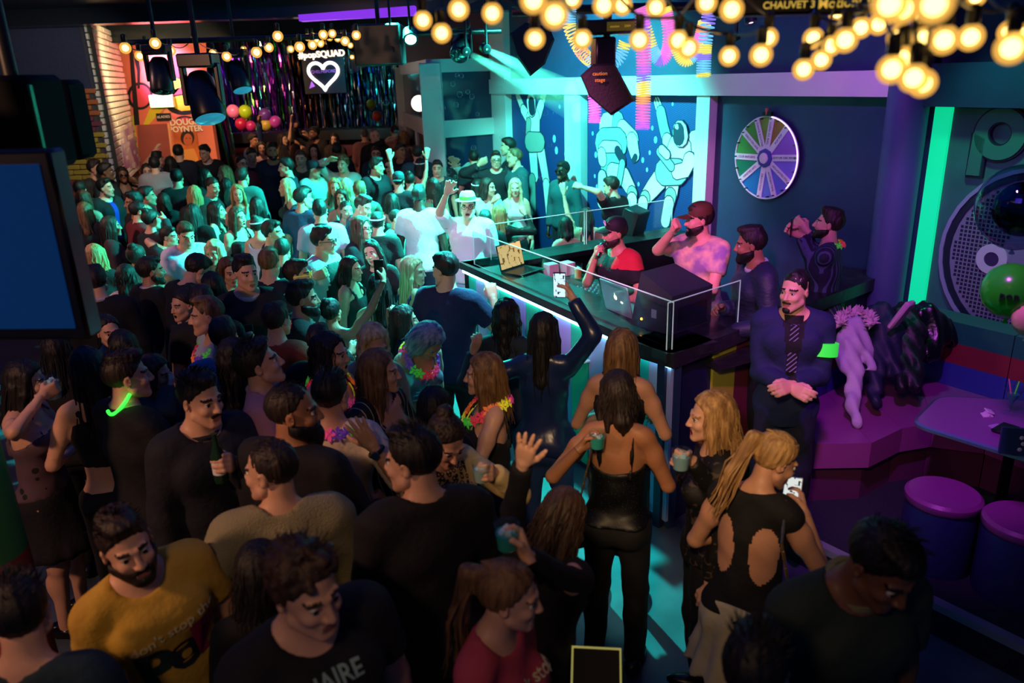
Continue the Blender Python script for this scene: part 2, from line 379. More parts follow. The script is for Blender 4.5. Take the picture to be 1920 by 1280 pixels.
def head_tpl(sex, hv, mouth=0):
    key = ('head', sex, hv, mouth)
    if key in HC: return HC[key]
    S = Shape((-.115, -.14, -.15), (.115, .145, .15), hv); f = sex == 'f'; t = [('skin', 0)]
    w = .95 if f else 1.0
    S.ell((0, -.018, .035), (.074*w, .094, .087), t, k=.01)
    S.ell((0, .022, -.035), (.060*w, .068, .084), t, k=.03)
    j = .017 if f else .022
    S.cone((.052*w, .012, -.062), (.014, .068, -.104), j, j*.85, t, k=.02); S.cone((-.052*w, .012, -.062), (-.014, .068, -.104), j, j*.85, t, k=.02)
    S.ell((0, .073, -.102), (.019, .016, .015), t, k=.014)
    for s in (-1, 1):
        S.ell((.036*s*w, .060, -.030), (.022, .024, .020), t, k=.016)
        S.cone((.012*s, .083, .020), (.044*s, .071, .022), .009, .008, t, k=.012)
        S.minus_ell('skin', (.031*s*w, .098, .001), (.017, .016, .011), k=.010)
        S.ell((.075*s*w, -.010, -.006), (.009, .019, .030), t, R=rotz(-.35*s) @ rotx(-.15), k=.004)
        S.minus_ell('skin', (.083*s*w, -.006, -.004), (.007, .010, .017), k=.004)
    n = .85 if f else 1.0
    S.cone((0, .086, .012), (0, .106*1.0, -.033), .0075*n, .0115*n, t, k=.010)
    for s in (-1, 1): S.ell((.0125*s*n, .096, -.036), (.0085*n, .010, .0075*n), t, k=.006)
    S.cone((-.019, .080, -.066), (.019, .080, -.066), .0075, .0075, t, k=.008); S.cone((-.015, .080, -.080), (.015, .080, -.080), .009, .009, t, k=.007)
    if mouth: S.minus_ell('skin', (0, .096, -.074), (.021, .022, .006+.007*mouth), k=.004)
    else: S.minus_cone('skin', (-.021, .0925, -.0725), (.021, .0925, -.0725), .003, .003, k=.003)
    V, Q = S.surf('skin'); c = V[Q].mean(1); x, y, z = c.T; ax = np.abs(x)
    mi = np.zeros(len(Q), int)
    mi[(ax < .021) & (z < -.0600+.010*(ax/.021)*-.5) & (z > -.0885+.006*(ax/.021)) & (y > .0775)] = 1
    bz = .0245-.05*(ax-.03)-3.2*(ax-.032)**2
    mi[(ax > .012) & (ax < .052) & (np.abs(z-bz) < (.0036 if f else .0052)) & (y > .055)] = 2
    if mouth: mi[(ax < .019) & (z < -.066) & (z > -.082-.004*mouth) & (y < .082) & (y > .05)] = 4
    VV, QQ, MM = [V], [Q], [mi]; o = len(V)
    for s in (-1, 1):                  # eyeballs with iris
        nr, nl = (10, 7) if hv < .006 else (6, 3); cx = np.array([.031*s*w, .0738, -.0003]); R = .0122
        ev = []; eq = []
        for i in range(nl+1):
            a = PI*i/nl*.62
            for q in range(nr): b = 2*PI*q/nr; ev.append(cx+R*np.array([math.sin(a)*math.cos(b), math.cos(a), math.sin(a)*math.sin(b)*.9]))
        for i in range(nl):
            for q in range(nr): eq.append((i*nr+q, i*nr+(q+1) % nr, (i+1)*nr+(q+1) % nr, (i+1)*nr+q))
        VV.append(np.array(ev)); QQ.append(np.array(eq)+o); o += len(ev); k = max(1, round(nl*.42)); MM.append(np.array([4]*(nr*k)+[3]*(nr*(nl-k))))
    if f or True:                      # upper lash line
        for s in (-1, 1):
            mb = MB(); mb.tube([(s*(.018+.027*u)*w, .0865-.010*u*u+.002*math.sin(PI*u), .0055+.0055*math.sin(PI*u)-.002*u) for u in (0, .25, .5, .75, 1)],   .0017 if f else .0013, 4, cap=False)
            VV.append(np.array(mb.v)); QQ.append(np.array(mb.f)+o); o += len(mb.v); MM.append(np.full(len(mb.f), 4))
    HC[key] = (np.concatenate(VV), np.concatenate(QQ), np.concatenate(MM)); return HC[key]
CRAN = (np.array([0, -.018, .035]), np.array([.074, .094, .087]))
def strands(n, L, seed, wave=.006, face=50, r=.0042, top=(0, .005), flare=.02, seg=9):
    q = random.Random(seed); mb = MB()
    for i in range(n):
        ph = math.radians(face+(360-2*face)*(i+q.random())/n)
        u = np.array([math.sin(ph), math.cos(ph)]); pts = []; ll = L*(.75+.35*q.random()); dz = q.uniform(-.5, .5); a0 = q.uniform(-.004, .008)
        w0 = q.uniform(0, 6); sd = q.uniform(-.03, .03)
        for k in range(seg):
            t = k/(seg-1)
            if t < .45:
                e = PI/2*(1-t/.45*1.05); rr = CRAN[1]*(1.13)+a0
                p = np.array([CRAN[0][0]+u[0]*rr[0]*math.cos(e), CRAN[0][1]+u[1]*rr[1]*math.cos(e), CRAN[0][2]+rr[2]*math.sin(e)])
                end = p
            else:
                g = (t-.45)/.55
                p = end+np.array([u[0]*flare*g+sd*g+wave*math.sin(w0+9*g), (u[1]*flare-.025)*g+wave*math.cos(w0+7*g), -ll*g])
            pts.append(p)
        mb.tube(pts, [r*(1-.6*k/(seg-1)) for k in range(seg)], 3, cap=False)
    return mb
def hair_tpl(style, hv, seed=0):
    """hair mesh data in the head's frame; slots are filled per person"""
    key = ('hair', style, hv, seed)
    if key in HC: return HC[key]
    near = hv < .006; hv = hv*1.35; st = style.split('+')[0]
    L = dict(long=.34, longer=.46, bob=.14, shoulder=.22, wavy=.36).get(st, .2)
    lo, hi = (-.17, -.25, -.20), (.17, .17, .24)
    if st in ('long', 'longer', 'bob', 'shoulder', 'wavy', 'pony', 'fluffy'): lo = (-.19, -.26, -.62)
    S = Shape(lo, hi, hv); t = [('h', 0)]; q = random.Random(seed+3)
    def cap(off, p0=(0, .072, .078), nn=(0, .155, -.135), bias=0.):
        S.ell(CRAN[0]+np.array([0, -.003, .002]), CRAN[1]+off, t, k=.005)
        nn = np.array(nn)/np.linalg.norm(nn); S.clip('h', np.array(p0)-nn*bias, nn, .004)
    if st in ('short', 'crop', 'side', 'quiff', 'curly', 'fade', 'mohawk', 'shaved'):
        off = dict(short=.007, crop=.005, side=.007, quiff=.005, curly=.012, fade=.0035, mohawk=.0025, shaved=.0022)[st]
        cap(off, bias=.012 if st == 'shaved' else 0.)
        if st == 'quiff': S.ell((0, .040, .110), (.050, .046, .026), t, k=.03); S.ell((0, -.02, .118), (.058, .070, .020), t, k=.02)
        if st == 'side': S.ell((.012, .030, .112), (.056, .056, .016), t, R=roty(.2), k=.03)
        if st == 'short': S.ell((0, .002, .108), (.058, .072, .018), t, k=.02); S.ell((0, .06, .088), (.045, .025, .02), t, k=.02)
        if st == 'fade': S.ell((0, .010, .112), (.056, .075, .022), t, k=.012)
        if st == 'mohawk': S.ell((0, -.02, .110), (.034, .080, .020), t, k=.008)
        if st == 'curly':
            for i in range(46):
                a, e = q.uniform(0, 2*PI), q.uniform(.25, 1.5)
                p = CRAN[0]+CRAN[1]*1.14*np.array([math.cos(a)*math.cos(e), math.sin(a)*math.cos(e)*.95, math.sin(e)])
                S.ell(p, np.array([.019, .019, .017])*q.uniform(.8, 1.2), t, k=.006)
    else:
        cap(.016 if st != 'bun' and st != 'pony' else .009, p0=(0, .070, .084))
        if st in ('long', 'longer', 'bob', 'shoulder', 'wavy', 'fluffy'):
            for s in (-1, 1):
                S.cone((.066*s, .020, .060), (.083*s, .006, -.06), .022, .024, t, k=.02)
                S.cone((.083*s, .006, -.06), (.095*s, .00, -.06-L*.55), .024, .020, t, k=.02)
                S.cone((.060*s, -.05, -.02), (.075*s, -.06, -.06-L*.9), .040, .016, t, k=.03)
            S.cone((0, -.075, .0), (0, -.105, -.05-L*.55), .060, .050, t, k=.03); S.cone((0, -.105, -.05-L*.55), (0, -.10, -.06-L), .05, .012, t, k=.03)
        if st == 'fluffy': S.ell((0, -.04, -.02), (.125, .115, .14), t, k=.03); S.minus_ell('h', (0, .10, -.03), (.075, .09, .11), k=.02)
        if st == 'pony':
            S.cone((0, -.095, .075), (0, -.150, .060), .022, .026, t, k=.012); S.cone((0, -.150, .060), (0, -.165, -.12), .030, .032, t, k=.02); S.cone((0, -.165, -.12), (0, -.14, -.30), .032, .010, t, k=.02)
        if st == 'bun': S.ell((0, -.070, .125), (.040, .040, .034), t, k=.008)
    X, Y, Z = S.F.ax[0][:, None, None], S.F.ax[1][None, :, None], S.F.ax[2][None, None, :]
    ph = np.arctan2(X, -(Y-.0)+.0001)
    amp = .0022 if near else .003
    S.L['h'] = S.L['h']+(amp*np.sin(34*ph+14*Z*(1 if st != 'wavy' else 2.5)+seed)+.6*amp*np.sin(17*ph-9*Z+40*Y)).astype(np.float32)
    if st in ('wavy', 'curly'): S.L['h'] = S.L['h']+(.004*np.sin(70*Z+5*ph)*np.sin(60*X+20*Y)).astype(np.float32)
    V, Q = S.surf('h'); VV, QQ = [V], [Q]
    if st in ('long', 'longer', 'bob', 'shoulder', 'wavy', 'fluffy'):
        mb = strands(130 if near else 30 if hv < .012 else 16, L, seed, wave=.016 if st in ('wavy', 'fluffy') else .007, r=.0034 if near else .0075, seg=9 if near else 7)
    elif st == 'pony':
        mb = MB(); C0 = np.array([0, -.15, .06])
        for i in range(46 if near else 16):
            o = np.array([q.gauss(0, .018), q.gauss(0, .012), 0]); l = q.uniform(.28, .42); wv = q.uniform(0, 6)
            mb.tube([C0+np.array([0, .04, .012])*(1-u)+o*min(1, 2*u)*(1+u*.6)+np.array([.012*math.sin(wv+5*u), -.03*math.sin(PI*min(1, u*1.2)), -l*u]) for u in (0, .15, .3, .5, .7, .85, 1)], [.006, .006, .0055, .005, .004, .003, .0015], 4, cap=False)
        for i in range(30 if near else 10):
            a = q.uniform(-2.4, 2.4); mb.tube([CRAN[0]+CRAN[1]*1.105*np.array([math.sin(a)*math.cos(e), math.cos(a)*math.cos(e)*(1 if abs(a) < 1.2 else 1), math.sin(e)])*(1-u)+np.array([0, -.10, .078])*u for u, e in ((0, .75), (.3, .95), (.6, 1.2), (.9, 1.3))], .0035, 4, cap=False)
    elif near:
        mb = MB()
        for i in range(110):
            a, e = q.uniform(0, 2*PI), q.uniform(.5, 1.5); d = np.array([math.cos(a)*math.cos(e), math.sin(a)*math.cos(e), math.sin(e)])
            if d[1] > .55 and e < .9: continue
            p = CRAN[0]+CRAN[1]*1.06*d; g = np.array([q.gauss(0, .3), .9, .25 if st in ('quiff', 'short', 'side') else .0])
            if st == 'curly': g = np.array([q.gauss(0, 1), q.gauss(0, 1), q.gauss(0, .6)])
            up = .028 if st in ('quiff', 'side', 'short', 'curly') else .008
            if st in ('shaved', 'mohawk', 'fade', 'crop'): up = .006
            mb.tube([p, p+d*up*.6+g*.006, p+d*up+g*.02], [.0026, .0022, .0007], 3, cap=False)
    else: mb = MB()
    if mb.f: VV.append(np.array(mb.v)); QQ.append(np.array(mb.f)+len(V))
    V, Q = np.concatenate(VV), np.concatenate(QQ)
    me = np_mesh('hair', V, Q, np.zeros(len(Q), int), [HAIR['dark']]); HC[key] = me; return me
POSE = dict(relaxed=((22, 28, 18), .06, 0), open=((6, 7, 5), .24, .3), spread=((2, 4, 4), .34, .5), grip=((42, 52, 30), .03, 1), phone=((30, 46, 30), .05, 1), fist=((75, 85, 50), .0, 1), point=((75, 85, 50), .0, 1), flat=((10, 12, 8), .05, .2))
def hand_tpl(pose, hv):
    key = ('hand', pose, hv)
    if key in HC: return HC[key]
    (c1, c2, c3), spr, thc = POSE[pose]; S = Shape((-.04, -.09, -.13), (.21, .13, .05), hv); t = [('skin', 0)]; fr = max(0, (hv-.0045)*.5)
    ys = (.031, .0105, -.011, -.030); ln = (.070, .078, .072, .057)
    S.cone((-.03, 0, 0), (.01, 0, 0), .026, .025, t, k=.02)
    for y, l in zip(ys, ln):
        S.cone((.008, y*.55, -.002), (.088, y, 0), .014, .0115, t, k=.012)
    S.ell((.05, 0, -.004), (.046, .040, .013), t, k=.015)
    for i, (y, l) in enumerate(zip(ys, ln)):
        p = np.array([.090, y, 0.]); a = 0.; yw = spr*(.5-i/3)*1.4
        cc = (c1, c2, c3) if not (pose == 'point' and i == 0) else (4, 5, 4)
        if pose == 'relaxed': cc = tuple(v*(1+.22*i) for v in cc)
        r = .0098 if i < 3 else .0086
        for b, fr_, r2 in zip(cc, (.46, .31, .25), (.0092, .0084, .0070)):
            a += math.radians(b); d = np.array([math.cos(a)*math.cos(yw), math.cos(a)*math.sin(yw), -math.sin(a)]); e = p+d*l*fr_
            S.cone(p, e, r+fr, r2+fr, t, k=.004); p, r = e, r2
    th = [(.018, .020, -.006), (.046, .050, -.014), (.076, .066, -.020), (.098, .074, -.022)] if thc < .6 else [(.018, .020, -.008), (.044, .044, -.030), (.070, .040, -.052), (.090, .024, -.062)]
    if thc == 0: th = [(.018, .020, -.006), (.048, .042, -.016), (.078, .046, -.026), (.100, .042, -.034)]
    for a, b, r1, r2 in zip(th, th[1:], (.0150, .0115, .0105), (.0118, .0105, .0085)): S.cone(a, b, r1+fr, r2+fr, t, k=.006)
    HC[key] = S.surf('skin'); return HC[key]

# ------------------------------------------------------------------ whole figures
ARM = dict(down=((.07, .04, -.54), 'relaxed'), bent=((.02, .26, -.30), 'relaxed'), hold=((-.02, .28, -.16), 'grip'), up=((.12, .10, .52), 'open'), wave=((.20, .20, .30), 'open'),
           phone=((-.06, .34, .02), 'phone'), phonehi=((.02, .30, .34), 'phone'), mouth=((-.15, .19, .06), 'grip'), clasp=((-.165, .24, -.40), 'relaxed'), out=((.42, .28, -.06), 'open'), face=((-.12, .17, .10), 'relaxed'), point=((.10, .46, .10), 'point'))
def ik(S, T, pole, l1=.29, l2=.255):
    d = T-S; D = np.linalg.norm(d); m = (l1+l2)*.995
    if D > m: T = S+d*m/D; d = T-S; D = m
    if D < .12: D = .12
    u = d/np.linalg.norm(d); a = (l1*l1-l2*l2+D*D)/(2*D); hh = math.sqrt(max(0, l1*l1-a*a)); p = pole-u*(pole@u); p = p/(np.linalg.norm(p)+1e-6)
    return S+u*a+p*hh, T
SHOE = {}
def shoe_mesh(hv, heel):
    if (heel,) not in SHOE:
        S = Shape((-.08, -.14, -.02), (.08, .20, .16), .019); t = [('s', 0)]
        S.ell((0, .06, .035), (.046, .115, .036), t, k=.02); S.ell((0, -.05, .05), (.040, .055, .052), t, k=.03); S.cone((0, -.055, .05), (0, -.05, .11), .038, .040, t, k=.02)
        S.clip('s', (0, 0, .002), (0, 0, -1)); S.clip('s', (0, 0, .105), (0, -.2, 1))
        V, Q = S.surf('s'); SHOE[heel,] = np_mesh('shoe', V, Q, np.zeros(len(Q), int), [mat('shoe_black', '0b0b0e', .3)])
    return SHOE[heel,]
def slotted(o, *ms):
    for i, m in enumerate(ms):
        o.material_slots[i].link = 'OBJECT'; o.material_slots[i].material = m
PEOPLE = []
def person(label, x, y, h, rz, sex='m', base=0., build=1., lean=(0, 0), hd=(0, 0, 0), la='down', ra='down', skin='fair', hair=('short', 'dark'), top=('tee', None), bot=('trousers', None),
           paint=None, mouth=0, beard=None, stance=.0, vox=None, shoes=None, collar=None, lip=None, bust=1., group=None, straps=None, items=(), acc=(), whole=False):
    s = h/1.75; D = math.hypot(x, y); f = sex == 'f'
    vox = vox or (.0135 if D < 3.4 else .019 if D < 6 else .026 if D < 9 else .032)
    hv = .0055 if D < 4.2 else .0082 if D < 7 else .0115 if D < 10 else .0135
    v = vox/s; B = build; sw = (.150 if f else .176)*(.6+.4*B); sh = 1.425
    piv = np.array([0, 0, .96]); LR = roty(math.radians(lean[1])) @ rotx(-math.radians(lean[0]))
    T = lambda p: piv+LR @ (np.array(p, float)-piv)
    drop_ = 0.
    Rh = rotz(math.radians(hd[0])) @ rotx(math.radians(-hd[1])) @ roty(math.radians(hd[2]))
    Hr = (LR @ Rh) if abs(lean[0]) < 25 else Rh @ LR
    neck0 = T((0, -.012, 1.42)); hc = T((0, .012, 1.50))+LR @ (Rh @ np.array([0, .018, .127]) if True else 0)
    hs = .93 if f else .955
    # arms
    inv = None; W2 = rotz(rz); org = np.array([x, y, base])
    A = {}
    for sd, spec in ((-1, la), (1, ra)):
        Sh = T((sd*(sw-.004), -.004, sh-.012)); pole = np.array([sd*.55, -.55, -.65]); hint = None
        if isinstance(spec, str): tv, pose = ARM[spec]; nm = spec
        else: tv, pose = spec[0], spec[1]; nm = 'x'
        if len(spec) > 2 and not isinstance(spec, str): pole = np.array(spec[2], float)*np.array([1, 1, 1.])
        if len(tv) == 4:               # a world point
            tg = (W2.T @ (np.array(tv[:3])-org))/s
        else: tg = Sh+LR @ np.array([sd*tv[0], tv[1], tv[2]])
        El, Wr = ik(Sh, tg, pole)
        if tv[2] > .2 and len(tv) == 3 and len(spec) <= 2: El, Wr = ik(Sh, tg, np.array([sd*.9, -.1, -.5]))
        fd = (Wr-El)/np.linalg.norm(Wr-El); hdir = fd
        if pose in ('grip', 'phone'): thumb = np.array([0, 0, 1.]); hdir = fd*.6+np.array([-sd*.25, .55, 0]); hdir /= np.linalg.norm(hdir)
        elif pose in ('open', 'spread'): thumb = np.array([-sd*1., .0, .15])
        elif nm == 'down': thumb = np.array([-sd*.3, 1., 0])
        else: thumb = np.array([-sd*.6, .2, .6])
        if pose in ('grip', 'phone') and abs(hdir[2]) > .8: hdir = np.array([hdir[0], hdir[1]+.5, hdir[2]*.5]); hdir /= np.linalg.norm(hdir)
        if len(spec) > 3 and not isinstance(spec, str): thumb = np.array(spec[3], float)
        ty = thumb-hdir*(thumb@hdir); ty /= np.linalg.norm(ty)+1e-6
        tz = np.cross(hdir, ty)*sd*1.0          # back of the hand
        if sd > 0: tz = np.cross(hdir, ty)
        else: tz = -np.cross(hdir, ty)
        A[sd] = (Sh, El, Wr, np.stack([hdir, ty, tz], 1), pose)
    pts = [hc]+[p for a in A.values() for p in a[:3]]+[T((sd*.2, 0, 1.45)) for sd in (-1, 1)]
    pts = np.array(pts+[(-.24*B, -.2, 0), (.24*B, .24, 1.0)])
    lo = pts.min(0)-np.array([.16, .16, .04]); hi = pts.max(0)+.16; lo[2] = -.02
    tt, tm = top[0], top[1]; bt, bm = bot[0], bot[1]
    lo[0] -= .06*B; hi[0] += .06*B; lo[1] -= .06*B; hi[1] += .06*B
    S = Shape(lo, hi, v)
    o = dict(jacket=.018, hoodie=.028, sweater=.020, shirt=.015, blouse=.014).get(tt, .010)+max(0, vox-.014)*.3
    TOP = [('skin', 0), ('top', o)]; BOT = [('skin', 0), ('bot', .013)]; BOTH = [('skin', 0), ('top', o+.010), ('bot', .010)]; SK = [('skin', 0)]
    hw = .150 if f else .142
    S.ell(T((0, -.004, .945)), (hw*B, .102*B, .12), BOTH, LR, .03); S.ell((0, -.03, .90), (hw*B*1.02, .102*B, .10), BOTH, None, .03)
    S.ell(T((0, .004, 1.10)), ((.120 if f else .138)*B, (.088 if f else .100)*B*(1 if B < 1.1 else 1.08), .15), BOTH if tt != 'crop' else TOP, LR, .05)
    S.ell(T((0, .004, 1.29)), ((.140 if f else .168)*(.5+.5*B), (.098 if f else .118)*(.5+.5*B), .165), TOP, LR, .05)
    S.cone(T((-sw+.045, -.008, sh)), T((sw-.045, -.008, sh)), .050 if f else .060, .050 if f else .060, TOP, .05)
    for sd in (-1, 1):
        S.cone(T((sd*.03, -.022, 1.485)), T((sd*(sw-.03), -.016, 1.437)), .034, .040, TOP, .04)
        if f: S.ell(T((sd*.070, .090, 1.285)), (.060*bust, .056*bust, .060*bust), TOP, LR, .035)
        else: S.ell(T((sd*.075, .085, 1.33)), (.075, .040, .060), TOP, LR, .04)
        S.ell((sd*.075, -.072, .90), (.082*B, .072*B, .085), [('skin', 0), ('bot', .013), ('top', o+.010)], None, .03)
    S.cone(neck0, hc+Hr @ np.array([0, -.022, -.05]), .052 if f else .060, .046 if f else .054, SK, .035)
    # sleeves and arms
    al = dict(tee=.62, long=1, jacket=1, hoodie=1, sweater=1, shirt=1, blouse=1, tank=0, strap=0, dress=0, halter=0, crop=0, sleeveless=0, rolled=.95, lace=1)[tt]
    k_ = .92 if f else 1.05
    for sd in (-1, 1):
        Sh, El, Wr, HM, pose = A[sd]; bb = .75+.25*B
        r0, r1, r2, r3 = .050*k_*bb, .040*k_*bb, .041*k_*bb, .027*k_
        S.cone(Sh, El, r0, r1, SK, .03); S.cone(El, Wr, r2, r3, SK, .012); S.ell(Sh*.62+El*.38, np.array([.047, .050, .075])*k_*bb, SK, None, .02)
        if al > 0:
            loose = .010 if tt == 'tee' else .004
            u = min(1, al/1.0); d = (El-Sh)/np.linalg.norm(El-Sh)
            if al < 1:
                c = Sh+(El-Sh)*al; S.cone(Sh, El, r0, r1+loose, [('top', o+loose*.6)], .03, cut=(c, d))
            else:
                S.cone(Sh, El, r0, r1, [('top', o)], .03)
                e = (Wr-El)/np.linalg.norm(Wr-El); S.cone(El, Wr, r2, r3+.004, [('top', o)], .02, cut=(Wr-e*.012, e))
        elif tt == 'sleeveless': S.ell(Sh, (.055, .055, .055), [('top', .008)], None, .02)
    # legs
    st = stance; lw = .093 if f else .098
    for sd in (-1, 1):
        hip = np.array([sd*.085*B, 0, .90]); kn = np.array([sd*(lw+.012), .02+st*sd*.10, .50]); an = np.array([sd*(lw+.02), -.025+st*sd*.16, .085])
        thk = (.086 if f else .088)*(.4+.6*B)
        L_ = BOT if bt in ('trousers', 'wide') else SK
        if bt in ('skirt', 'mini', 'midi'): S.cone(hip, kn, thk, .056, BOT, .03)
        S.cone(hip, kn, thk, .056, L_, .03); S.cone(kn, an, .054, .036, L_, .02); S.ell(kn*.68+an*.32+np.array([0, -.025, 0]), (.050, .052, .10), L_, None, .02)
        if bt == 'trousers': S.cone(kn, an, .060, .052, [('bot', .004)], .02)
        if bt == 'wide': S.cone(kn, an, .07, .085, [('bot', .004)], .02)
        S.ell(an+np.array([0, .055, -.050]), (.036, .10, .028), SK, None, .02)
    if bt in ('skirt', 'mini', 'midi'):
        z1 = dict(skirt=.56, mini=.64, midi=.42)[bt]; fl = dict(skirt=1.32, mini=1.42, midi=1.12)[bt]
        S.cone((0, -.01, .98), (0, 0, z1), .128*B, .165*B*fl, [('bot', 0)], .04); S.clip('bot', (0, 0, z1), (0, 0, -1))
        q = (slice(None),)*3; X, Y, Z = S.F.xyz(q); ph = np.arctan2(X, Y)
        S.L['bot'] = S.L['bot']+((.004 if bt == 'midi' else .014)*np.sin(13*ph)*np.clip((1.0-Z)/.4, 0, 1)).astype(np.float32)
    hem = dict(jacket=.80, hoodie=.86, shirt=.84, tee=.86, sweater=.85, crop=1.12, strap=.95, tank=.93, halter=.93, lace=.92, sleeveless=.95).get(tt, .88)
    if tt in ('tee', 'long', 'jacket', 'hoodie', 'shirt', 'sweater', 'rolled', 'blouse', 'lace'):
        S.ell((0, -.015, .90), (hw*B+.050, .128*B+.012, .22), [('top', 0)], None, .04)
    if tt == 'dress':
        S.cone((0, -.005, 1.0), (0, 0, .58), .14*B, .175*B, [('top', 0)], .05); hem = .60
    S.clip('top', T((0, 0, hem)) if hem > .9 else (0, 0, hem), (0, 0, -1))
    if bt: S.clip('bot', (0, 0, 1.0 if bt != 'trousers' else .985), (0, 0, 1)) if True else 0
    low = dict(tank=(1.36, .10), strap=(1.33, -.46), halter=(1.40, .35), dress=(1.36, .05), crop=(1.36, .1)).get(tt)
    LRc = LR
    if low:                           # low neckline: front edge at low[0], the plane tips down towards the back when low[1] < 0
        n = LRc @ np.array([0, low[1]*-1 if low[1] < 0 else -low[1]*.0+.12, 1.]); n /= np.linalg.norm(n)
        if low[1] < 0: n = LRc @ np.array([0, low[1], 1.])*1.0; n = LRc @ (np.array([0, -low[1]*-1., 1.])); n /= np.linalg.norm(n)
        S.clip('top', T((0, .10, low[0])), n)
        for sd in (-1, 1):
            r = .013 if tt in ('strap', 'dress') else .022
            pth = [(sd*.085, .118*(.5+.5*B), low[0]-.05), (sd*.090, .09, 1.41), (sd*.088, .0, 1.486), (sd*.085, -.082, 1.42), (sd*.078, -.097*(.5+.5*B), 1.345 if tt != 'strap' else 1.22)]
            if tt == 'halter': pth = [(sd*.075, .118, low[0]-.04), (sd*.055, .05, 1.47), (sd*.035, -.05, 1.49)]
            if tt != 'crop' or True:
                r = max(r, vox*.75)
                for a_, b_ in zip(pth, pth[1:]): S.cone(T(a_), T(b_), r*.8, r*.8, [('top', 0)], .008)
    else:
        S.minus_ell('top', T((0, .022, 1.505)), (.076+.01*B, .088+.01*B, .060), LR @ rotx(-.30), .012)
    if low and tt in ('tank',): pass
    S.ripple('top', .0035 if D < 6 else .002, 30, (x*7+y*3) % 6); 
    if bt and 'bot' in S.L: S.ripple('bot', .003 if D < 6 else .0015, 26, (x*5) % 6)
    # surfaces
    V, Q = S.surf('skin'); dt = S.sample('top', V) if 'top' in S.L else np.ones(len(V)); db = S.sample('bot', V) if bt and 'bot' in S.L else np.ones(len(V))
    hid = (V[:, 2] < .80) if bt in ('trousers', 'wide') else np.zeros(len(V), bool)
    keep = ~hid[Q].all(1) if not whole else np.ones(len(Q), bool); V, Q = drop(V, Q, keep); mi = np.zeros(len(Q), int)
    if bt == 'mini': mi[V[Q][:, :, 2].mean(1) < .72] = 4      # dark tights
    if sex == 'm' and tt in ('tee',): pass
    VV, QQ, MM = [V], [Q], [mi]; o_ = len(V)
    hV, hQ, hM = head_tpl(sex, hv, mouth); VV.append((hV*hs) @ Hr.T+hc); QQ.append(hQ+o_); MM.append(hM); o_ += len(hV)
    out = dict(head=None)
    for sd in (-1, 1):
        Sh, El, Wr, HM, pose = A[sd]; kV, kQ = hand_tpl(pose, max(hv, .0045)); kV = kV*(.90 if f else 1.0)
        MMx = HM.copy(); P = kV*np.array([1, 1, 1.])
        if sd < 0: pass
        P = P @ MMx.T+Wr; q = kQ if np.linalg.det(MMx) > 0 else kQ[:, ::-1]
        VV.append(P); QQ.append(q+o_); MM.append(np.zeros(len(q), int)); o_ += len(P)
        gp = Wr+MMx @ np.array([.078 if f else .086, .0, -.040]); out['R' if sd > 0 else 'L'] = (org+W2 @ (gp*s), W2 @ MMx, org+W2 @ (Wr*s), org+W2 @ (El*s))
    sk = SKIN[skin]; hm = HAIR[hair[1]] if hair[1] in HAIR else hair[1]
    me = np_mesh('person', np.concatenate(VV)*s, np.concatenate(QQ), np.concatenate(MM), [sk, lip or LIP, hm, EYEW, DARK])
    ob = link('person', me, None, (x, y, base)); ob.rotation_euler = (0, 0, rz); tag(ob, label, 'person', group)
    HMW = Matrix([[*(Hr[i]*hs*s), hc[i]*s] for i in range(3)]+[[0, 0, 0, 1]])
    if hair[0]:
        hh = link('hair', hair_tpl(hair[0], hv, hair[2] if len(hair) > 2 else 0), ob, mw=HMW); slotted(hh, hm)
    nmt = dict(tee='tee_shirt', long='long_sleeved_top', jacket='jacket', hoodie='hoodie', sweater='sweater', shirt='shirt', blouse='blouse', tank='tank_top', strap='strappy_top', dress='dress', halter='halter_top', crop='crop_top', sleeveless='sleeveless_top', rolled='shirt', lace='lace_top')[tt]
    for ly, nm, m_, pt in (('top', nmt, tm, paint), ('bot', {'trousers': 'trousers', 'wide': 'trousers'}.get(bt, 'skirt'), bm, None)):
        if ly not in S.L or (ly == 'bot' and not bt): continue
        cv, cq = S.surf(ly) if not (ly == 'bot' and D > 4.2) else nets(S.L['bot'][::2, ::2, ::2], S.F.lo, S.F.h*2); mi = np.zeros(len(cq), int); ms = [m_]
        if pt:
            c = (cv[cq].mean(1)-piv) @ LR+piv
            for fn, pm in pt: ms.append(pm); mi[fn(c[:, 0], c[:, 1], c[:, 2])] = len(ms)-1
        if ly == 'bot':               # hidden under the top
            d2 = S.sample('top', cv); kp = ~((d2 < -.005-.15*v)[cq].all(1)); cv, cq = drop(cv, cq, kp); mi = mi[kp]
        if len(cq): out[ly] = link(nm, np_mesh(nm, cv*s, cq, mi, ms), ob)
    if collar:
        mb = MB(); ring = []
        for i in range(14):
            a = 2*PI*i/14; ring.append(T((.066*math.sin(a), -.004+.066*math.cos(a), 1.475-.022*math.cos(a)+(.012 if math.cos(a) < .6 else 0)))*s)
        mb.tube(ring, .014*s, 6, closed=True); mb.obj('collar', collar, ob)
    for sd in (-1, 1):
        an = np.array([sd*(lw+.02), -.025+st*sd*.16, 0])*s
        so = link('shoe', shoe_mesh(hv, f), ob, loc=an); so.rotation_euler = (0, 0, -sd*.12)
        if shoes: slotted(so, shoes)
    out.update(obj=ob, HMW=HMW, Hr=Hr, hc=hc*s, s=s, W2=W2, org=org, T=T, hm=hm, LR=LR, hv=hv)
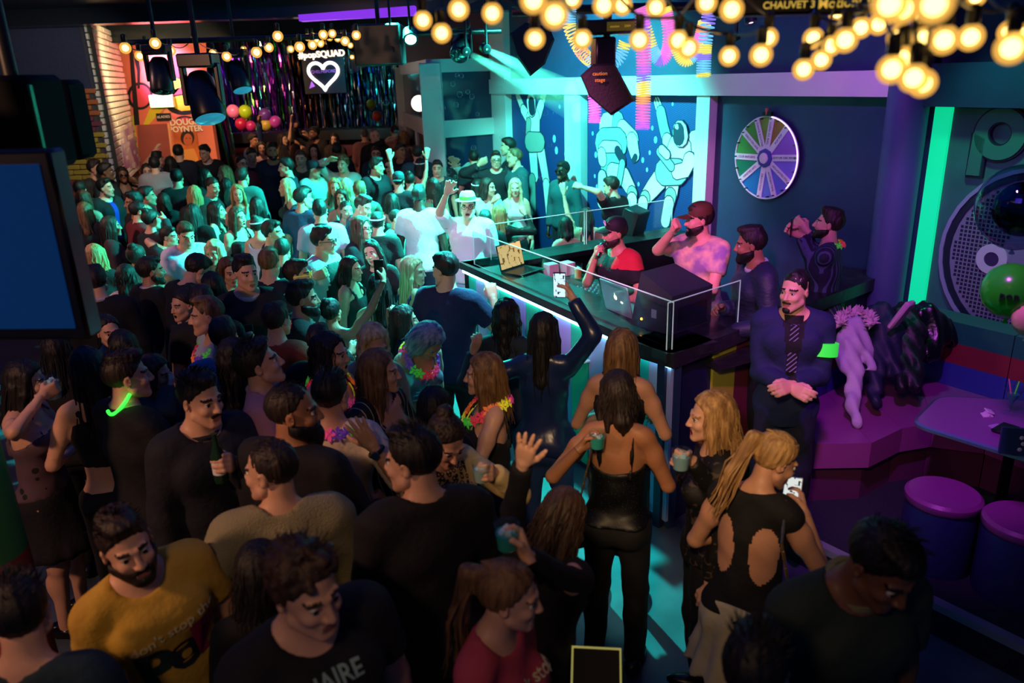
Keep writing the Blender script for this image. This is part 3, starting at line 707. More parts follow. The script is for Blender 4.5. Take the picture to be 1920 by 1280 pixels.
    if beard:
        b = MB(); kind, bmz = beard[0], (HAIR[beard[1]] if len(beard) > 1 else hm)
        key = ('beard', kind, hv)
        if key not in HC:
            Sb = Shape((-.10, -.03, -.20), (.10, .14, .03), hv); t = [('b', 0)]
            if kind in ('full', 'long', 'short', 'goatee'):
                e = dict(full=.012, long=.014, short=.005, goatee=.006)[kind]; gx = .030 if kind == 'goatee' else 1
                if kind != 'goatee':
                    Sb.ell((0, .022, -.035), (.060+e, .068+e, .084+e), t, k=.02)
                    for q_ in (-1, 1): Sb.cone((.054*q_, .008, -.055), (.016*q_, .068, -.104), .020+e, .018+e, t, k=.02); Sb.cone((.066*q_, .000, -.005), (.056*q_, .012, -.06), .010+e*.4, .016+e, t, k=.01)
                Sb.ell((0, .076, -.104), (.022+e, .016+e, .018+e), t, k=.015)
                if kind == 'long': Sb.ell((0, .070, -.135), (.040, .030, .050), t, k=.03)
                Sb.clip('b', (0, .085, -.058), (0, .35, 1.)); Sb.minus_ell('b', (0, .10, -.074), (.022, .03, .012), k=.004)
                Sb.minus_ell('b', (0, .02, .02), (.20, .09, .058), k=.01) if kind != 'goatee' else None
            Sb.cone((-.022, .085, -.059), (.022, .085, -.059), .0085, .0085, t, k=.006)
            bv, bq = Sb.surf('b'); HC[key] = np_mesh('beard', bv, bq, np.zeros(len(bq), int), [HAIR['dark']])
        bo = link('beard' if kind != 'moustache' else 'moustache', HC[key], ob, mw=HMW); slotted(bo, bmz)
    PEOPLE.append(out)
    for it in items: hold(out, *it)
    for a in acc: wear(out, *a)
    return out

# ------------------------------------------------------------------ what people hold and wear
CLEAR = glassmat('drinking_glass', (.86, .95, .97)); DRINK = {k: mat('drink_'+k, c, .15, trans=.0) for k, c in dict(ice='9fb9bd', yellow='d9b23a', teal='3aa79d', clear='8fb0b8', orange='e08a2a').items()}
BLACKP = mat('black_plastic', '0a0b0f', .35); WHITEP = mat('white_plastic', 'e6e6ee', .4)
def glass(label, p, kind='tumbler', drink='ice', group=None, up=(0, 0, 1), straw=False):
    e = empty('glass' if kind != 'bottle' else 'bottle', label, 'glass' if kind != 'bottle' else 'bottle', p, group)
    r, H = dict(tumbler=(.040, .095), pint=(.043, .150), cup=(.046, .12), bottle=(.030, .22))[kind]
    if kind == 'bottle':
        MB().lathe([(.028, 0), (.030, .01), (.030, .12), (.013, .17), (.012, .215), (.014, .22)], 16, (0, 0, -.08)).obj('bottle_body', mat('bottle_glass', '1c3a26', .1), e)
        MB().lathe([(.0305, .04), (.0305, .10)], 16, (0, 0, -.08), caps=False).obj('paper_label', WHITEP, e)
    else:
        z0 = -H/2
        MB().lathe([(r*.80, 0), (r*.82, .004), (r, H), (r-.003, H), (r*.80-.003, .012), (.0005, .012)], 20, (0, 0, z0), caps=False).obj('tumbler_wall', CLEAR, e)
        MB().lathe([(r*.76, .013), (r*.90, H*.70)], 20, (0, 0, z0)).obj('drink', DRINK[drink], e)
        mb = MB()
        for i in range(4): mb.box((.014*math.cos(i*1.7), .014*math.sin(i*1.7), z0+H*(.68+.05*(i % 2))), (.011, .011, .011), rotz(i) @ rotx(.5*i), bev=.003)
        mb.obj('ice', mat('ice_cube', 'cfe6ea', .1), e)
        if straw: MB().tube([(0, .01, z0+.02), (.012, -.02, z0+H+.06)], .003, 6).obj('straw', BLACKP, e)
    return e
def phone(label, p, R, screen='lit', name='smartphone'):
    e = empty(name, label, 'phone', p); e.rotation_euler = Matrix([list(r) for r in R]).to_euler()
    MB().box((0, 0, 0), (.036, .0042, .074), bev=.003).obj('phone_case', mat('phone_case', '0c0d12', .35) if screen != 'white' else WHITEP, e)
    if screen != 'back':
        c = dict(lit='b9d6e8', white='e9eee8', blue='4a7bb8', photo='86a0c8')[screen]
        m = mat('phone_screen_'+screen, c, .2, emit=1.0, noise=.75, nscale=60, col2='223')if False else screenmat('phone_screen_'+screen, c)
        MB().box((0, -.0043, 0), (.033, .0008, .068)).obj('screen', m, e)
    return e
def screenmat(name, c, s=1.2, dark='1a2438', scale=45):
    if name in MATS: return MATS[name]
    m = mat(name, c, .2); nt = m.node_tree; b = nt.nodes['Principled BSDF']
    tc = nt.nodes.new('ShaderNodeTexCoord'); v = nt.nodes.new('ShaderNodeTexVoronoi'); v.distance = 'CHEBYCHEV'; v.inputs['Scale'].default_value = scale
    nt.links.new(tc.outputs['Object'], v.inputs['Vector']); r = nt.nodes.new('ShaderNodeValToRGB'); r.color_ramp.interpolation = 'CONSTANT'
    r.color_ramp.elements[0].color = (*srgb(c), 1); r.color_ramp.elements[1].color = (*srgb(dark), 1); r.color_ramp.elements[1].position = .56
    nt.links.new(v.outputs['Distance'], r.inputs[0]); nt.links.new(r.outputs[0], b.inputs['Emission Color']); b.inputs['Emission Strength'].default_value = s*(.6 if 'white' in name else 1)
    b.inputs['Base Color'].default_value = (0.01, 0.01, 0.01, 1); return m
def hold(P, side, kind, label, *a):
    g, M, wr, el = P[side]
    if kind in ('tumbler', 'pint', 'cup', 'bottle'): glass(label, tuple(g), kind, *(a or ('ice',)))
    elif kind == 'phone':
        scr = a[0] if a else 'back'; face = np.array(a[1], float) if len(a) > 1 else -P['W2'][:, 1]   # the way the screen looks
        z = np.array([0, 0, 1.])+.0; face = face/np.linalg.norm(face); z = z-face*(z@face); z /= np.linalg.norm(z); yv = -face; xv = np.cross(yv, z)
        phone(label, tuple(g+z*.02), np.stack([xv, yv, z], 1), scr)
    elif kind == 'mic':
        d = P['org']+P['W2'] @ (P['hc']+P['Hr'] @ np.array([0, .10, -.08])*P['s'])-g; d /= np.linalg.norm(d); e = empty('microphone', label, 'microphone', tuple(g)); R = Matrix.Identity(3)
        MB().tube([-d*.10, d*.07], [.013, .018], 12).obj('microphone_body', BLACKP, e); mb = MB(); mb.sphere(d*.10, .030, 14, 10); mb.obj('microphone_grille', mat('mic_grille', '6a6a74', .35, metal=.9), e)
NEON = [mat('blossom_'+k, c, .6, emit=.12) for k, c in dict(pink='ff4f9a', yellow='f4f03a', orange='ff7a3a', red='f0405a', green='5ae04a', purple='6a3ab0').items()]
FRAME = mat('glasses_frame', '15151a', .3)
def blossom_mesh(i):
    if ('bl', i) not in HC:
        mb = MB()
        for k in range(5):
            a = 2*PI*k/5; mb.add([(0, 0, .004), (.02*math.cos(a-.5), .02*math.sin(a-.5), .012), (.033*math.cos(a), .033*math.sin(a), .004), (.02*math.cos(a+.5), .02*math.sin(a+.5), .012)], [(0, 1, 2, 3), (3, 2, 1, 0)])
        mb.sphere((0, 0, .008), .009, 6, 4); HC['bl', i] = mb.mesh('blossom', NEON[i])
    return HC['bl', i]
def wear(P, kind, *a):
    ob, s = P['obj'], P['s']; T = P['T']; H = P['HMW']
    if kind == 'lei':
        n = 20; lei = None; mb = MB(); ring = []; R = random.Random(int(P['org'][0]*100))
        for i in range(n):
            t = 2*PI*i/n; ring.append(T((.105*math.sin(t), .015+.115*math.cos(t), 1.455-.075*max(0, math.cos(t))-.02*math.cos(t)))*s)
        mb.tube(ring, .004, 5, closed=True); lei = mb.obj('flower_lei', NEON[1], ob)
        for i in range(n):
            c = ring[i]; u = np.array(c)-T((0, 0, 1.40))*s; u[2] = max(u[2], .03); q = Vector(u).to_track_quat('Z', 'Y').to_matrix().to_4x4(); q.translation = Vector(c)+Vector(u)*.10
            link('blossom', blossom_mesh((i//2+int(a[0] if a else 0)) % 6), lei, mw=q @ Matrix.Scale(1.15, 4))
    elif kind == 'cap':
        m = a[0]; mb = MB(); mb.lathe([(.080, .030), (.084, .055), (.080, .095), (.062, .128), (.030, .142), (.001, .145)], 20, (0, -.016, 0), np.diag([1, 1.16, 1]), caps=False)
        c = mb.obj('cap', m, ob); c.matrix_basis = H
        sg = a[1] if len(a) > 1 else 1
        b = MB(); pts = []; n = 9
        for r in (.0, 1.): pts += [(x_*(1-.15*r), sg*(.080*math.cos(x_*9)+.010+r*.085*math.cos(x_*9.5)), .046-.016*r-6*x_*x_*.3) for x_ in np.linspace(-.072, .072, n)]
        v = [(p[0], p[1], p[2]) for p in pts]; v += [(p[0], p[1], p[2]-.004) for p in pts]
        F = [(i, i+1, n+i+1, n+i) for i in range(n-1)]+[(2*n+n+i, 2*n+n+i+1, 2*n+i+1, 2*n+i) for i in range(n-1)]+[(n+i, n+i+1, 3*n+i+1, 3*n+i) for i in range(n-1)]
        b.add(v, F).obj('brim', a[2] if len(a) > 2 else m, c)
        if len(a) > 3:                # emblem on the crown
            lg = MB(); L_ = [(-.018, -.016), (-.006, .02), (.016, .022), (.024, .012), (.016, .0), (.0, -.002), (-.008, -.018)]
            lg.tube([(x_, .094-.9*x_*x_*8, .092+z_) for x_, z_ in L_], .0035, 5); lg.obj('emblem', WHITEP, c)
    elif kind == 'hat':               # white brimmed party hat
        mb = MB(); mb.lathe([(.125, .062), (.120, .058), (.082, .066), (.076, .12), (.060, .145), (.02, .150)], 24, (0, -.012, 0), np.diag([1, 1.18, 1])); c = mb.obj('hat', a[0], ob); c.matrix_basis = H
        MB().lathe([(.0845, .068), (.081, .10)], 24, (0, -.012, 0), np.diag([1, 1.18, 1]), caps=False).obj('hat_band', NEON[4], c)
    elif kind == 'specs':
        mb = MB()
        for sd in (-1, 1):
            mb.tube([(sd*(.032+.022*math.cos(t)), .1, .0+.018*math.sin(t)) for t in np.linspace(0, 2*PI, 13)[:-1]], .0028, 5, closed=True); mb.tube([(sd*.054, .098, .004), (sd*.078, .05, .006), (sd*.080, -.02, .0)], .0026, 5)
        mb.tube([(-.012, .101, .004), (.012, .101, .004)], .0028, 5); o = mb.obj('spectacles', a[0] if a else FRAME, ob); o.matrix_basis = H
        if len(a) > 1:
            l = MB()
            for sd in (-1, 1): l.prism([(sd*.032+.021*math.cos(t), .017*math.sin(t)) for t in np.linspace(0, 2*PI, 13)[:-1]], (0, .099, 0), (1, 0, 0), (0, 0, 1), (0, 1, 0), .002)
            lo = l.obj('lens', a[1], o)
    elif kind == 'band':
        mb = MB(); mb.tube([(.086*math.sin(t), -.015+.03*math.sin(t)*0+.05*0, .035+.096*math.cos(t)) for t in np.linspace(-1.7, 1.7, 16)], .006, 6) if not (len(a) > 1 and a[1] == 'ring') else mb.tube([(.088*math.cos(t), -.02+.108*math.sin(t), .062+.012*math.sin(t)) for t in np.linspace(0, 2*PI, 21)[:-1]], .009, 6, closed=True)
        o = mb.obj('headband', a[0], ob); o.matrix_basis = H
    elif kind == 'glow':              # luminous stick curved round the back of the neck
        mb = MB(); mb.tube([T((.075*math.sin(t)-.0, -.075*math.cos(t)-.01, 1.475+.075*(1-math.cos(t*1.2))))*s for t in np.linspace(-.4, 1.5, 12)], .008, 8); mb.obj('glow_necklace', mat('glow_green', '2cff3a', .4, emit=2.2), ob)
    elif kind == 'chain':
        mb = MB(); mb.tube([T((.07*math.sin(t), .02+.10*math.cos(t)+.02, 1.46-.17*max(0, math.cos(t))**1.5))*s for t in np.linspace(0, 2*PI, 22)[:-1]], .004, 5, closed=True); mb.obj('necklace', mat('silver', 'd8d8e4', .25, metal=1), ob)
    elif kind == 'watch':
        g, M, wr, el = P[a[0]]; W = P['W2']; wl = W.T @ (wr-P['org']); e = W.T @ (el-P['org']); d = (e-wl)/np.linalg.norm(e-wl)
        mb = MB(); p = wl+d*.025; u = np.cross(d, [0, 0, 1.]); u /= np.linalg.norm(u); v_ = np.cross(d, u)
        mb.tube([p+.034*s*(math.cos(t)*u+math.sin(t)*v_) for t in np.linspace(0, 2*PI, 15)[:-1]], .010, 6, closed=True); o = mb.obj('wrist_watch', BLACKP, ob)
        k = W.T @ M; c = p+k[:, 2]*.036*s; MB().tube([c, c+k[:, 2]*.012], .019, 14).obj('watch_face', mat('watch_face', '26406a', .15), o)
# ------------------------------------------------------------------ the setting
WP, WD, WN = np.array([3.25, 6.5, 0.]), np.array([-.5, .866, 0.]), np.array([-.866, -.5, 0.])
Zv = np.array([0, 0, 1.])
def wp(u, z, o=0.): return WP+WD*u+WN*o+Zv*z           # along the right wall, height, distance into the room
def wpx(x, y):                                         # (u, z) of the right wall seen at a pixel
    p = hw(x, y, WP, WD); return float((p-WP)@WD), float(p[2])
NAVY = mat('navy_paint', '24345c', .55, noise=.15, nscale=6); WHITEPAINT = mat('white_gloss_paint', 'dcdce0', .35)
DARKCEIL = mat('dark_ceiling', '1a2028', .22, bump=.05, nscale=3); BLACK = mat('black_paint', '0b0c10', .45)
def wallbox(u0, u1, z0, z1, o0, o1, mb=None):
    mb = mb or MB(); a = [wp(u1, z0, o1), wp(u0, z0, o1), wp(u0, z0, o0), wp(u1, z0, o0)]
    return mb.hexa(a+[p+Zv*(z1-z0) for p in a])
MB().box((-2, 8, -.06), (11, 11, .06)).obj('floor', mat('floor_vinyl', '5d6c7a', .32, noise=.35, nscale=1.3, col2='39434d'))
struct(bpy.data.objects['floor'])
def ramp(Y): return .40*min(1., max(0., (Y-8.)/5.))     # the floor rises gently towards the back
mb = MB(); mb.add([(-13, 8, 0), (-13, 13, .40), (-13, 19, .40), (-13, 19, -.02), (9, 8, 0), (9, 13, .40), (9, 19, .40), (9, 19, -.02)], [(0, 1, 2, 3), (4, 7, 6, 5), (0, 4, 5, 1), (1, 5, 6, 2), (2, 6, 7, 3), (3, 7, 4, 0)])
struct(mb.obj('floor_ramp', MATS['floor_vinyl'], None, False))
struct(MB().box((-2, 9.5, 4.05), (11, 9.5, .05)).obj('ceiling', DARKCEIL))
struct(wallbox(-7, 10.3, 0, 4, -.2, 0).obj('wall_right', NAVY))
BACKY = 17.2
struct(MB().box((-5, BACKY+.1, 2), (7.5, .1, 2)).obj('wall_back', mat('back_wall_paint', '1a1c2e', .6)))
# raised floor beside the booth, with its bright nosing
E0, ED = np.array([1.836, 4.09]), np.array([.59, -.807])
pa, pb = E0-ED*.62, E0+ED*5.5
fr = MB(); poly = [pa, pb, (9, pb[1]), (9, 3.0), (3.28+1.75, 6.45-3.03), (3.28, 6.45)]
fr.prism([tuple(p) for p in poly], (0, 0, 0), (1, 0, 0), (0, 1, 0), (0, 0, 1), .2)
struct(fr.obj('floor_raised', mat('dark_carpet', '1d2238', .95, noise=.4, nscale=60)))
EN = np.array([-ED[1], ED[0]])                         # to the right of the edge
nb = MB(); q = [pa-EN*.012, pb-EN*.012, pb+EN*.05, pa+EN*.05]; nb.hexa([(*p, .165) for p in q]+[(*p, .208) for p in q])
struct(nb.obj('trim_1', mat('aluminium_nosing', 'aab4c8', .35, metal=.6)))
# beam and posts along the right wall
struct(wallbox(.02, 6.72, 2.735, 2.94, 0, .14).obj('trim_2', WHITEPAINT))
for i, (a, b, z) in enumerate(((2.10, 2.29, 2.735), (4.38, 4.74, 2.735), (6.28, 6.72, 3.98))): struct(wallbox(a, b, 0, z, 0, .11).obj('trim_%d' % (3+i), WHITEPAINT))
struct(wallbox(-3.2, -.05, 2.67, 2.98, 0, .20).obj('trim_6', NAVY))
struct(MB().lathe([(.155, .2), (.155, 4.0)], 28, tuple(wp(-.12, 0, .16))).obj('trim_7', mat('column_paint', '4a4a86', .55)))
lp = wallbox(-.40, -.265, .95, 2.67, 0, .03).obj('wall_light', mat('led_green_panel', '14c890', .4, emit=.72, emitcol='08d894'))
tag(lp, 'tall glowing green light panel beside the round purple column', 'light')

# printed murals of astronauts on the right wall (flat prints)
MUR = wavemat('mural_blue', '14428a', '0d2c66', 30, .5, .55, 'DIAGONAL')
SUIT = mat('print_white', 'eef3ee', .6); SUITG = mat('print_grey', '8fb0ac', .6); INK = mat('print_ink', '10304a', .6); STAR = mat('print_star', '8ab8e0', .6)
def mural(label, u0, u1, z0, z1, figs, stars, group='astronaut murals'):
    e = empty('mural', label, 'mural', tuple(wp((u0+u1)/2, z0, .0)), None); inv = e.location
    W = lambda u, z, o: wp(u, z, o)-np.array(inv)
    mb = MB(); a = [W(u1, z0, .006), W(u0, z0, .006), W(u0, z0, .0), W(u1, z0, .0)]; mb.hexa(a+[p+Zv*(z1-z0) for p in a]); mb.obj('printed_panel', MUR, e)
    for nm, strokes, blobs in figs:
        lay = {0: MB(), 1: MB(), 2: MB(), 3: MB()}; idx = [0]
        def stroke(k, pts, r0, r1, o):
            P = [np.array(wpx(*p)) for p in pts]; pol = []
            L_, R_ = [], []
            for i, p in enumerate(P):
                t = P[min(i+1, len(P)-1)]-P[max(i-1, 0)]; t = t/np.linalg.norm(t); n = np.array([-t[1], t[0]]); r = r0+(r1-r0)*i/(len(P)-1); L_.append(p+n*r); R_.append(p-n*r)
            t0 = (P[1]-P[0])/np.linalg.norm(P[1]-P[0]); t1 = (P[-1]-P[-2])/np.linalg.norm(P[-1]-P[-2])
            capa = [P[-1]+r1*(math.cos(a_)*np.array([-t1[1], t1[0]])+math.sin(a_)*t1) for a_ in np.linspace(.3, PI-.3, 5)]
            capb = [P[0]+r0*(math.cos(a_)*np.array([t0[1], -t0[0]])-math.sin(a_)*t0) for a_ in np.linspace(.3, PI-.3, 5)]
            pol = L_+capa+R_[::-1]+capb
            lay[k].prism([tuple(p) for p in pol], W(0, 0, 0)-0, WD, Zv, WN, o)
        for s_ in strokes:
            k, w0, w1, pts = s_[0], s_[1], s_[2], s_[3:]
            idx[0] += 1; o = .008+.0012*idx[0]
            stroke(2, pts, w0+.013, w1+.013, o); stroke(k, pts, w0, w1, o+.0006)
        for n_, m_ in ((0, SUIT), (1, SUITG), (2, INK), (3, STAR)):
            if lay[n_].f: lay[n_].obj({0: 'printed_suit', 1: 'printed_shading', 2: 'printed_outline', 3: 'printed_star'}[n_], m_, e, False)
    st = MB()
    for (x, y, r) in stars: c = wpx(x, y); st.prism([(c[0]+r*math.cos(t), c[1]+1.4*r*math.sin(t)) for t in np.linspace(0, 2*PI, 8)[:-1]], W(0, 0, 0), WD, Zv, WN, .0075)
    st.obj('printed_star', STAR, e, False); return e
# figure strokes: (layer, half width start, half width end, pixel points...) 0 white, 1 grey, 2 ink
figR = ('r', [(0, .05, .05, (1237, 205), (1233, 190)), (0, .018, .012, (1237, 203), (1231, 184)), (1, .07, .075, (1240, 210), (1246, 240), (1252, 262)), (0, .075, .09, (1252, 262), (1262, 285)),
  (0, .10, .12, (1304, 262), (1300, 300)), (1, .09, .06, (1268, 290), (1295, 300)), (0, .19, .17, (1276, 282), (1262, 318)), (0, .13, .09, (1250, 322), (1226, 352), (1212, 370)), (1, .085, .08, (1212, 370), (1208, 378)), (0, .085, .07, (1208, 380), (1204, 420)),
  (0, .12, .09, (1264, 326), (1262, 362)), (1, .09, .085, (1260, 366), (1258, 376)), (0, .08, .07, (1257, 380), (1250, 415)), (1, .15, .14, (1248, 322), (1275, 322)), (0, .09, .08, (1296, 300), (1288, 318), (1272, 322)), (1, .05, .05, (1240, 284), (1262, 312)), (0, .05, .05, (1244, 280), (1254, 290)),
  (0, .11, .11, (1278, 245), (1280, 256)), (2, .075, .075, (1276, 244), (1277, 258)), (0, .03, .02, (1273, 237), (1274, 239))], ())
figL = ('l', [(0, .16, .15, (1140, 235), (1138, 262)), (1, .10, .10, (1160, 225), (1158, 250)), (0, .10, .12, (1168, 240), (1186, 262)), (0, .10, .08, (1186, 264), (1192, 290)), (2, .03, .03, (1193, 294), (1190, 300)), (1, .18, .18, (1134, 268), (1160, 268)), (0, .14, .13, (1136, 285), (1156, 285)),
  (1, .12, .12, (1138, 306), (1156, 306)), (0, .08, .08, (1130, 288), (1132, 300)), (2, .05, .05, (1160, 282), (1170, 300)), (0, .11, .10, (1150, 322), (1170, 325)), (0, .11, .09, (1172, 330), (1186, 356)), (1, .09, .085, (1188, 362), (1188, 368)), (0, .09, .07, (1188, 374), (1180, 410)), (0, .08, .07, (1132, 330), (1130, 380)), (1, .05, .05, (1170, 306), (1164, 340))], ())
mural('blue mural of a hooded astronaut pointing up and a second astronaut with a backpack', 2.31, 4.36, .3, 2.73, [figL, figR], [(1224, 240, .02), (1230, 262, .03), (1219, 286, .02), (1206, 300, .025), (1214, 318, .02), (1118, 290, .03), (1116, 330, .02), (1120, 350, .025), (1198, 345, .02), (1262, 195, .015), (1112, 250, .02)])
figC = ('c', [(0, .05, .06, (972, 180), (982, 205)), (0, .07, .08, (982, 205), (994, 225)), (0, .05, .06, (1022, 172), (1016, 196)), (0, .07, .08, (1016, 196), (1008, 222)), (0, .17, .14, (1001, 222), (1003, 262)), (1, .06, .05, (993, 228), (990, 268)), (0, .11, .09, (1000, 270), (1004, 330)), (0, .10, .08, (1014, 272), (1026, 340)), (0, .08, .07, (1026, 345), (1031, 400)), (1, .08, .07, (1000, 335), (1002, 395)), (1, .14, .13, (996, 266), (1014, 266)), (0, .11, .10, (998, 190), (999, 205)), (2, .07, .07, (999, 192), (1000, 206))], ())
figE = ('e', [(0, .06, .06, (1066, 175), (1066, 205)), (1, .07, .06, (1067, 215), (1068, 250)), (0, .09, .08, (1069, 255), (1066, 290)), (0, .08, .08, (1070, 300), (1072, 340))], ())
mural('narrow blue mural of an astronaut with both arms raised, left of the white post', 4.76, 6.26, .3, 2.73, [figC, figE], [(1040, 260, .04), (1044, 282, .04), (1050, 200, .02), (985, 330, .02)])

# ------------------------------------------------------------------ prize wheel
whc = wp(1.38, 2.155, .02)
wh = empty('prize_wheel', 'round prize wheel with coloured wedges and white lettered strips on the navy wall', 'wheel', tuple(whc)); RW = .385
wed = ['7a8a2c', '8a5a3a', '8a3f7a', 'a04ad0', '9a58e0', '7a66e0', '6a78d8', '4a74c8', '1e78b8', '12805a', '3f9a3a']
# ten strips: angle seen from the room (degrees, 0 = towards the right of the picture)
STR = [(83, 'TIME TO PARTY'), (52, 'POP POP'), (4, 'BOY OR GIRL BAND'), (-34, 'NOUGHTIES MIX'), (-68, 'ANTHEM TIME'), (-97, 'NOUGHTIES'), (-142, 'NINETIES HITS'), (181, 'CLUB ANTHEMS'), (142, 'DISCO DECADE'), (112, 'DANCE ROUTINE')]
RR = lambda a, r, o: -WD*(r*math.cos(a))+Zv*(r*math.sin(a))+WN*o
angs = sorted([a % 360 for a, t in STR]); colr = {}
for i, a0 in enumerate(angs):
    a1 = angs[(i+1) % 10]; a1 = a1 if a1 > a0 else a1+360
    mid = (a0+a1)/2; k = ['a04ad0', '9a6a30', '7a8a2c', '4f9a34', '3f9a3a', '12805a', '1e78b8', '6a78d8', '6a66d8', '8a58e0'][i] if True else 0
    pol = [RR(math.radians(a0), .0, .0)]+[RR(math.radians(t), RW, 0) for t in np.linspace(a0, a1, 6)]
    mb = MB(); n = len(pol); mb.add([p for p in pol]+[p+WN*.014 for p in pol], [tuple(range(n))[::-1], tuple(range(n, 2*n))]+[(j, (j+1) % n, n+(j+1) % n, n+j) for j in range(n)])
    mb.obj('wedge', mat('wheel_'+k, k, .5), wh, False)
INKP = mat('ink_purple', '3a2468', .6)
for a, t in STR:
    A_ = math.radians(a); u = RR(A_, 1, 0); v = np.cross(WN, u); c = u*(.085+RW)/2
    mb = MB(); mb.box(c+WN*.020, ((RW-.085)/2+.012, .030, .003), np.stack([u, v, WN], 1)); s_ = mb.obj('label_strip', mat('strip_white', 'e8e0f0', .5), wh)
    flip = 1 if math.cos(A_) > -.1 else -1
    letters('lettering', t, .030, c+WN*.0245, u*flip, v*flip, INKP, s_, .0006)
mb = MB(); mb.lathe([(.090, 0), (.090, .02), (.062, .03), (.062, .022)], 8, WN*.018, np.stack([WD, np.cross(WN, WD), WN], 1)); mb.obj('hub_ring', mat('hub_purple', '4a4aa8', .4), wh)
MB().lathe([(.055, 0), (.052, .02), (.03, .03), (.001, .032)], 20, WN*.03, np.stack([WD, np.cross(WN, WD), WN], 1)).obj('hub', mat('hub_white', 'e6dcec', .4), wh)
mb = MB(); mb.tube([RR(t, RW+.006, .016) for t in np.linspace(0, 2*PI, 57)[:-1]], .008, 6, closed=True); mb.obj('rim', WHITEP, wh)
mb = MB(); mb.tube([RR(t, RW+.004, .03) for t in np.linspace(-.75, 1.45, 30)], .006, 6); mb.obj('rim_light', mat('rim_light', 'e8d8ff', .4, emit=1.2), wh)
for a in angs+[x+18 for x in angs]: mb = MB(); p = RR(math.radians(a), RW-.012, .014); mb.tube([p, p+WN*.035], .006, 6); mb.obj('peg', BLACKP, wh)
mb = MB(); mb.box(RR(PI/2, RW+.03, .03), (.05, .02, .02), np.stack([WD, WN, Zv], 1)); mb.obj('pointer_bracket', BLACKP, wh)
mb = MB(); mb.prism([(-.02, .05), (.02, .05), (0, -.02)], RR(PI/2, RW+.03, .045), WD, Zv, WN, .01); mb.obj('pointer', mat('pointer_red', 'c02a50', .4), wh)

# ------------------------------------------------------------------ DJ booth
P1, P2, P3, P4 = (np.array(p) for p in ([1.0, 4.6], [-.46, 7.35], [3.20, 6.40], [1.84, 8.70]))
BH = 1.30
WOOD = mat('dark_stained_wood', '2c2a30', .32, noise=.5, nscale=14, stretch=(1, 1, 1), bump=.1)
bo = empty('dj_booth', 'dark wooden disc jockey booth with glowing edge and striped front panels', 'booth', (1.2, 6.6, 0)); BO = np.array([1.2, 6.6, 0])
def seg3(a, b): d = b-a; L = np.linalg.norm(d); d = d/L; return d, L, np.array([d[1], -d[0]])
def slab(a, b, o0, o1, z0, z1, mb):        # along a->b, offset o0..o1 to its right
    d, L, n = seg3(a, b); q = [a+n*o1, b+n*o1, b+n*o0, a+n*o0]; q = q if np.cross(q[1]-q[0], q[2]-q[1]) > 0 else q[::-1]
    return mb.hexa([np.array((*p, z0))-BO for p in q]+[np.array((*p, z1))-BO for p in q])
def inset(a, b, t0, t1): return a+(b-a)*t0, a+(b-a)*t1
# front (P1->P2) inside lies to the right of P1->P2
slab(P1, P2, .04, .10, .0, BH-.10, MB()).obj('front_carcass', NAVY, bo)
slab(P1, P3, -.10, -.04, .0, BH-.10, MB()).obj('side_carcass', mat('booth_side_navy', '141d40', .5), bo)
slab(P2, P4, .04, .10, .0, BH-.06, MB()).obj('far_carcass', BLACK, bo)
slab(P1, P2, -.03, .40, BH-.065, BH, MB()).obj('front_counter', WOOD, bo)
slab(P1, P3, -.36, .03, BH-.10, BH, MB()).obj('side_counter', WOOD, bo)
slab(P2, P4, -.02, .34, BH-.05, BH, MB()).obj('far_counter', BLACK, bo)
slab(P1, P2, .0, .035, BH-.105, BH-.066, MB()).obj('light_strip', mat('led_strip_cyan', 'bff8ff', .3, emit=11, emitcol='8ff2ff'), bo)
slab(P1, P2, .42, 1.05, 1.09, 1.13, MB()).obj('inner_shelf', WOOD, bo)
slab(P2, P4, .38, .70, .85, .89, MB()).obj('inner_shelf', WOOD, bo)
fl = MB(); cs = [P1, P3, P4, P2]; cc = sum(cs)/4; q = [p+(cc-p)*.12 for p in cs]; fl.hexa([np.array((*p, .0))-BO for p in q]+[np.array((*p, .12))-BO for p in q]); fl.obj('booth_floor', mat('booth_floor', '14151c', .8), bo)
cols = ['9fa6d8', '1fb8a8', '46c0bc', '8fb4d8', '23c08e', '8f9ad6', '2a9c9c', '1fae84', '7a86cc', '2ec4a4', '58c8c4', 'a0a8dc', '24b89a']
for i in range(13):
    a, b = inset(P1, P2, i/13+.002, (i+1)/13-.002); o = slab(a, b, .018+.006*(i % 2), .04, .06, BH-.10, MB()).obj('front_panel', mat('booth_panel_%d' % i, cols[i], .45), bo)
for t0, t1, c in ((.175, .265, 'b8b83a'), (.265, .40, '6d2a3c'), (.42, .5, '22305e'), (.70, .79, '3fae3c'), (.79, .95, '1a1a28')):
    a, b = inset(P1, P3, t0, t1); slab(a, b, -.04, -.020, .05, BH-.10, MB()).obj('side_panel', mat('side_'+c, c, .5), bo)
a, b = inset(P1, P2, 0, 0); d1, _, n1 = seg3(P1, P2); d3, _, n3 = seg3(P1, P3)
PANE = glassmat('glass_screen', (.90, .98, .97)); EDGE = mat('glass_edge', 'd8fff4', .2, emit=.10)
def pane(a, b, off, z1, label, dz=0.):
    d, L, n = seg3(a, b); e = empty('glass_screen', label, 'screen', (*((a+b)/2+n*off), BH)); Oe = np.array(e.location)
    W_ = lambda p, z: np.array((*p, z))-Oe
    q = [a+n*off, b+n*off, b+n*(off+.010), a+n*(off+.010)]; q = q if np.cross(q[1]-q[0], q[2]-q[1]) > 0 else q[::-1]
    MB().hexa([W_(p, BH+.001) for p in q]+[W_(p, z1) for p in q]).obj('pane', PANE, e)
    mb = MB(); pl = [W_(a+n*(off+.005), BH), W_(a+n*(off+.005), z1+.004), W_(b+n*(off+.005), z1+.004), W_(b+n*(off+.005), BH)]; mb.tube(pl, .0045, 6); mb.obj('polished_edge', EDGE, e); return e
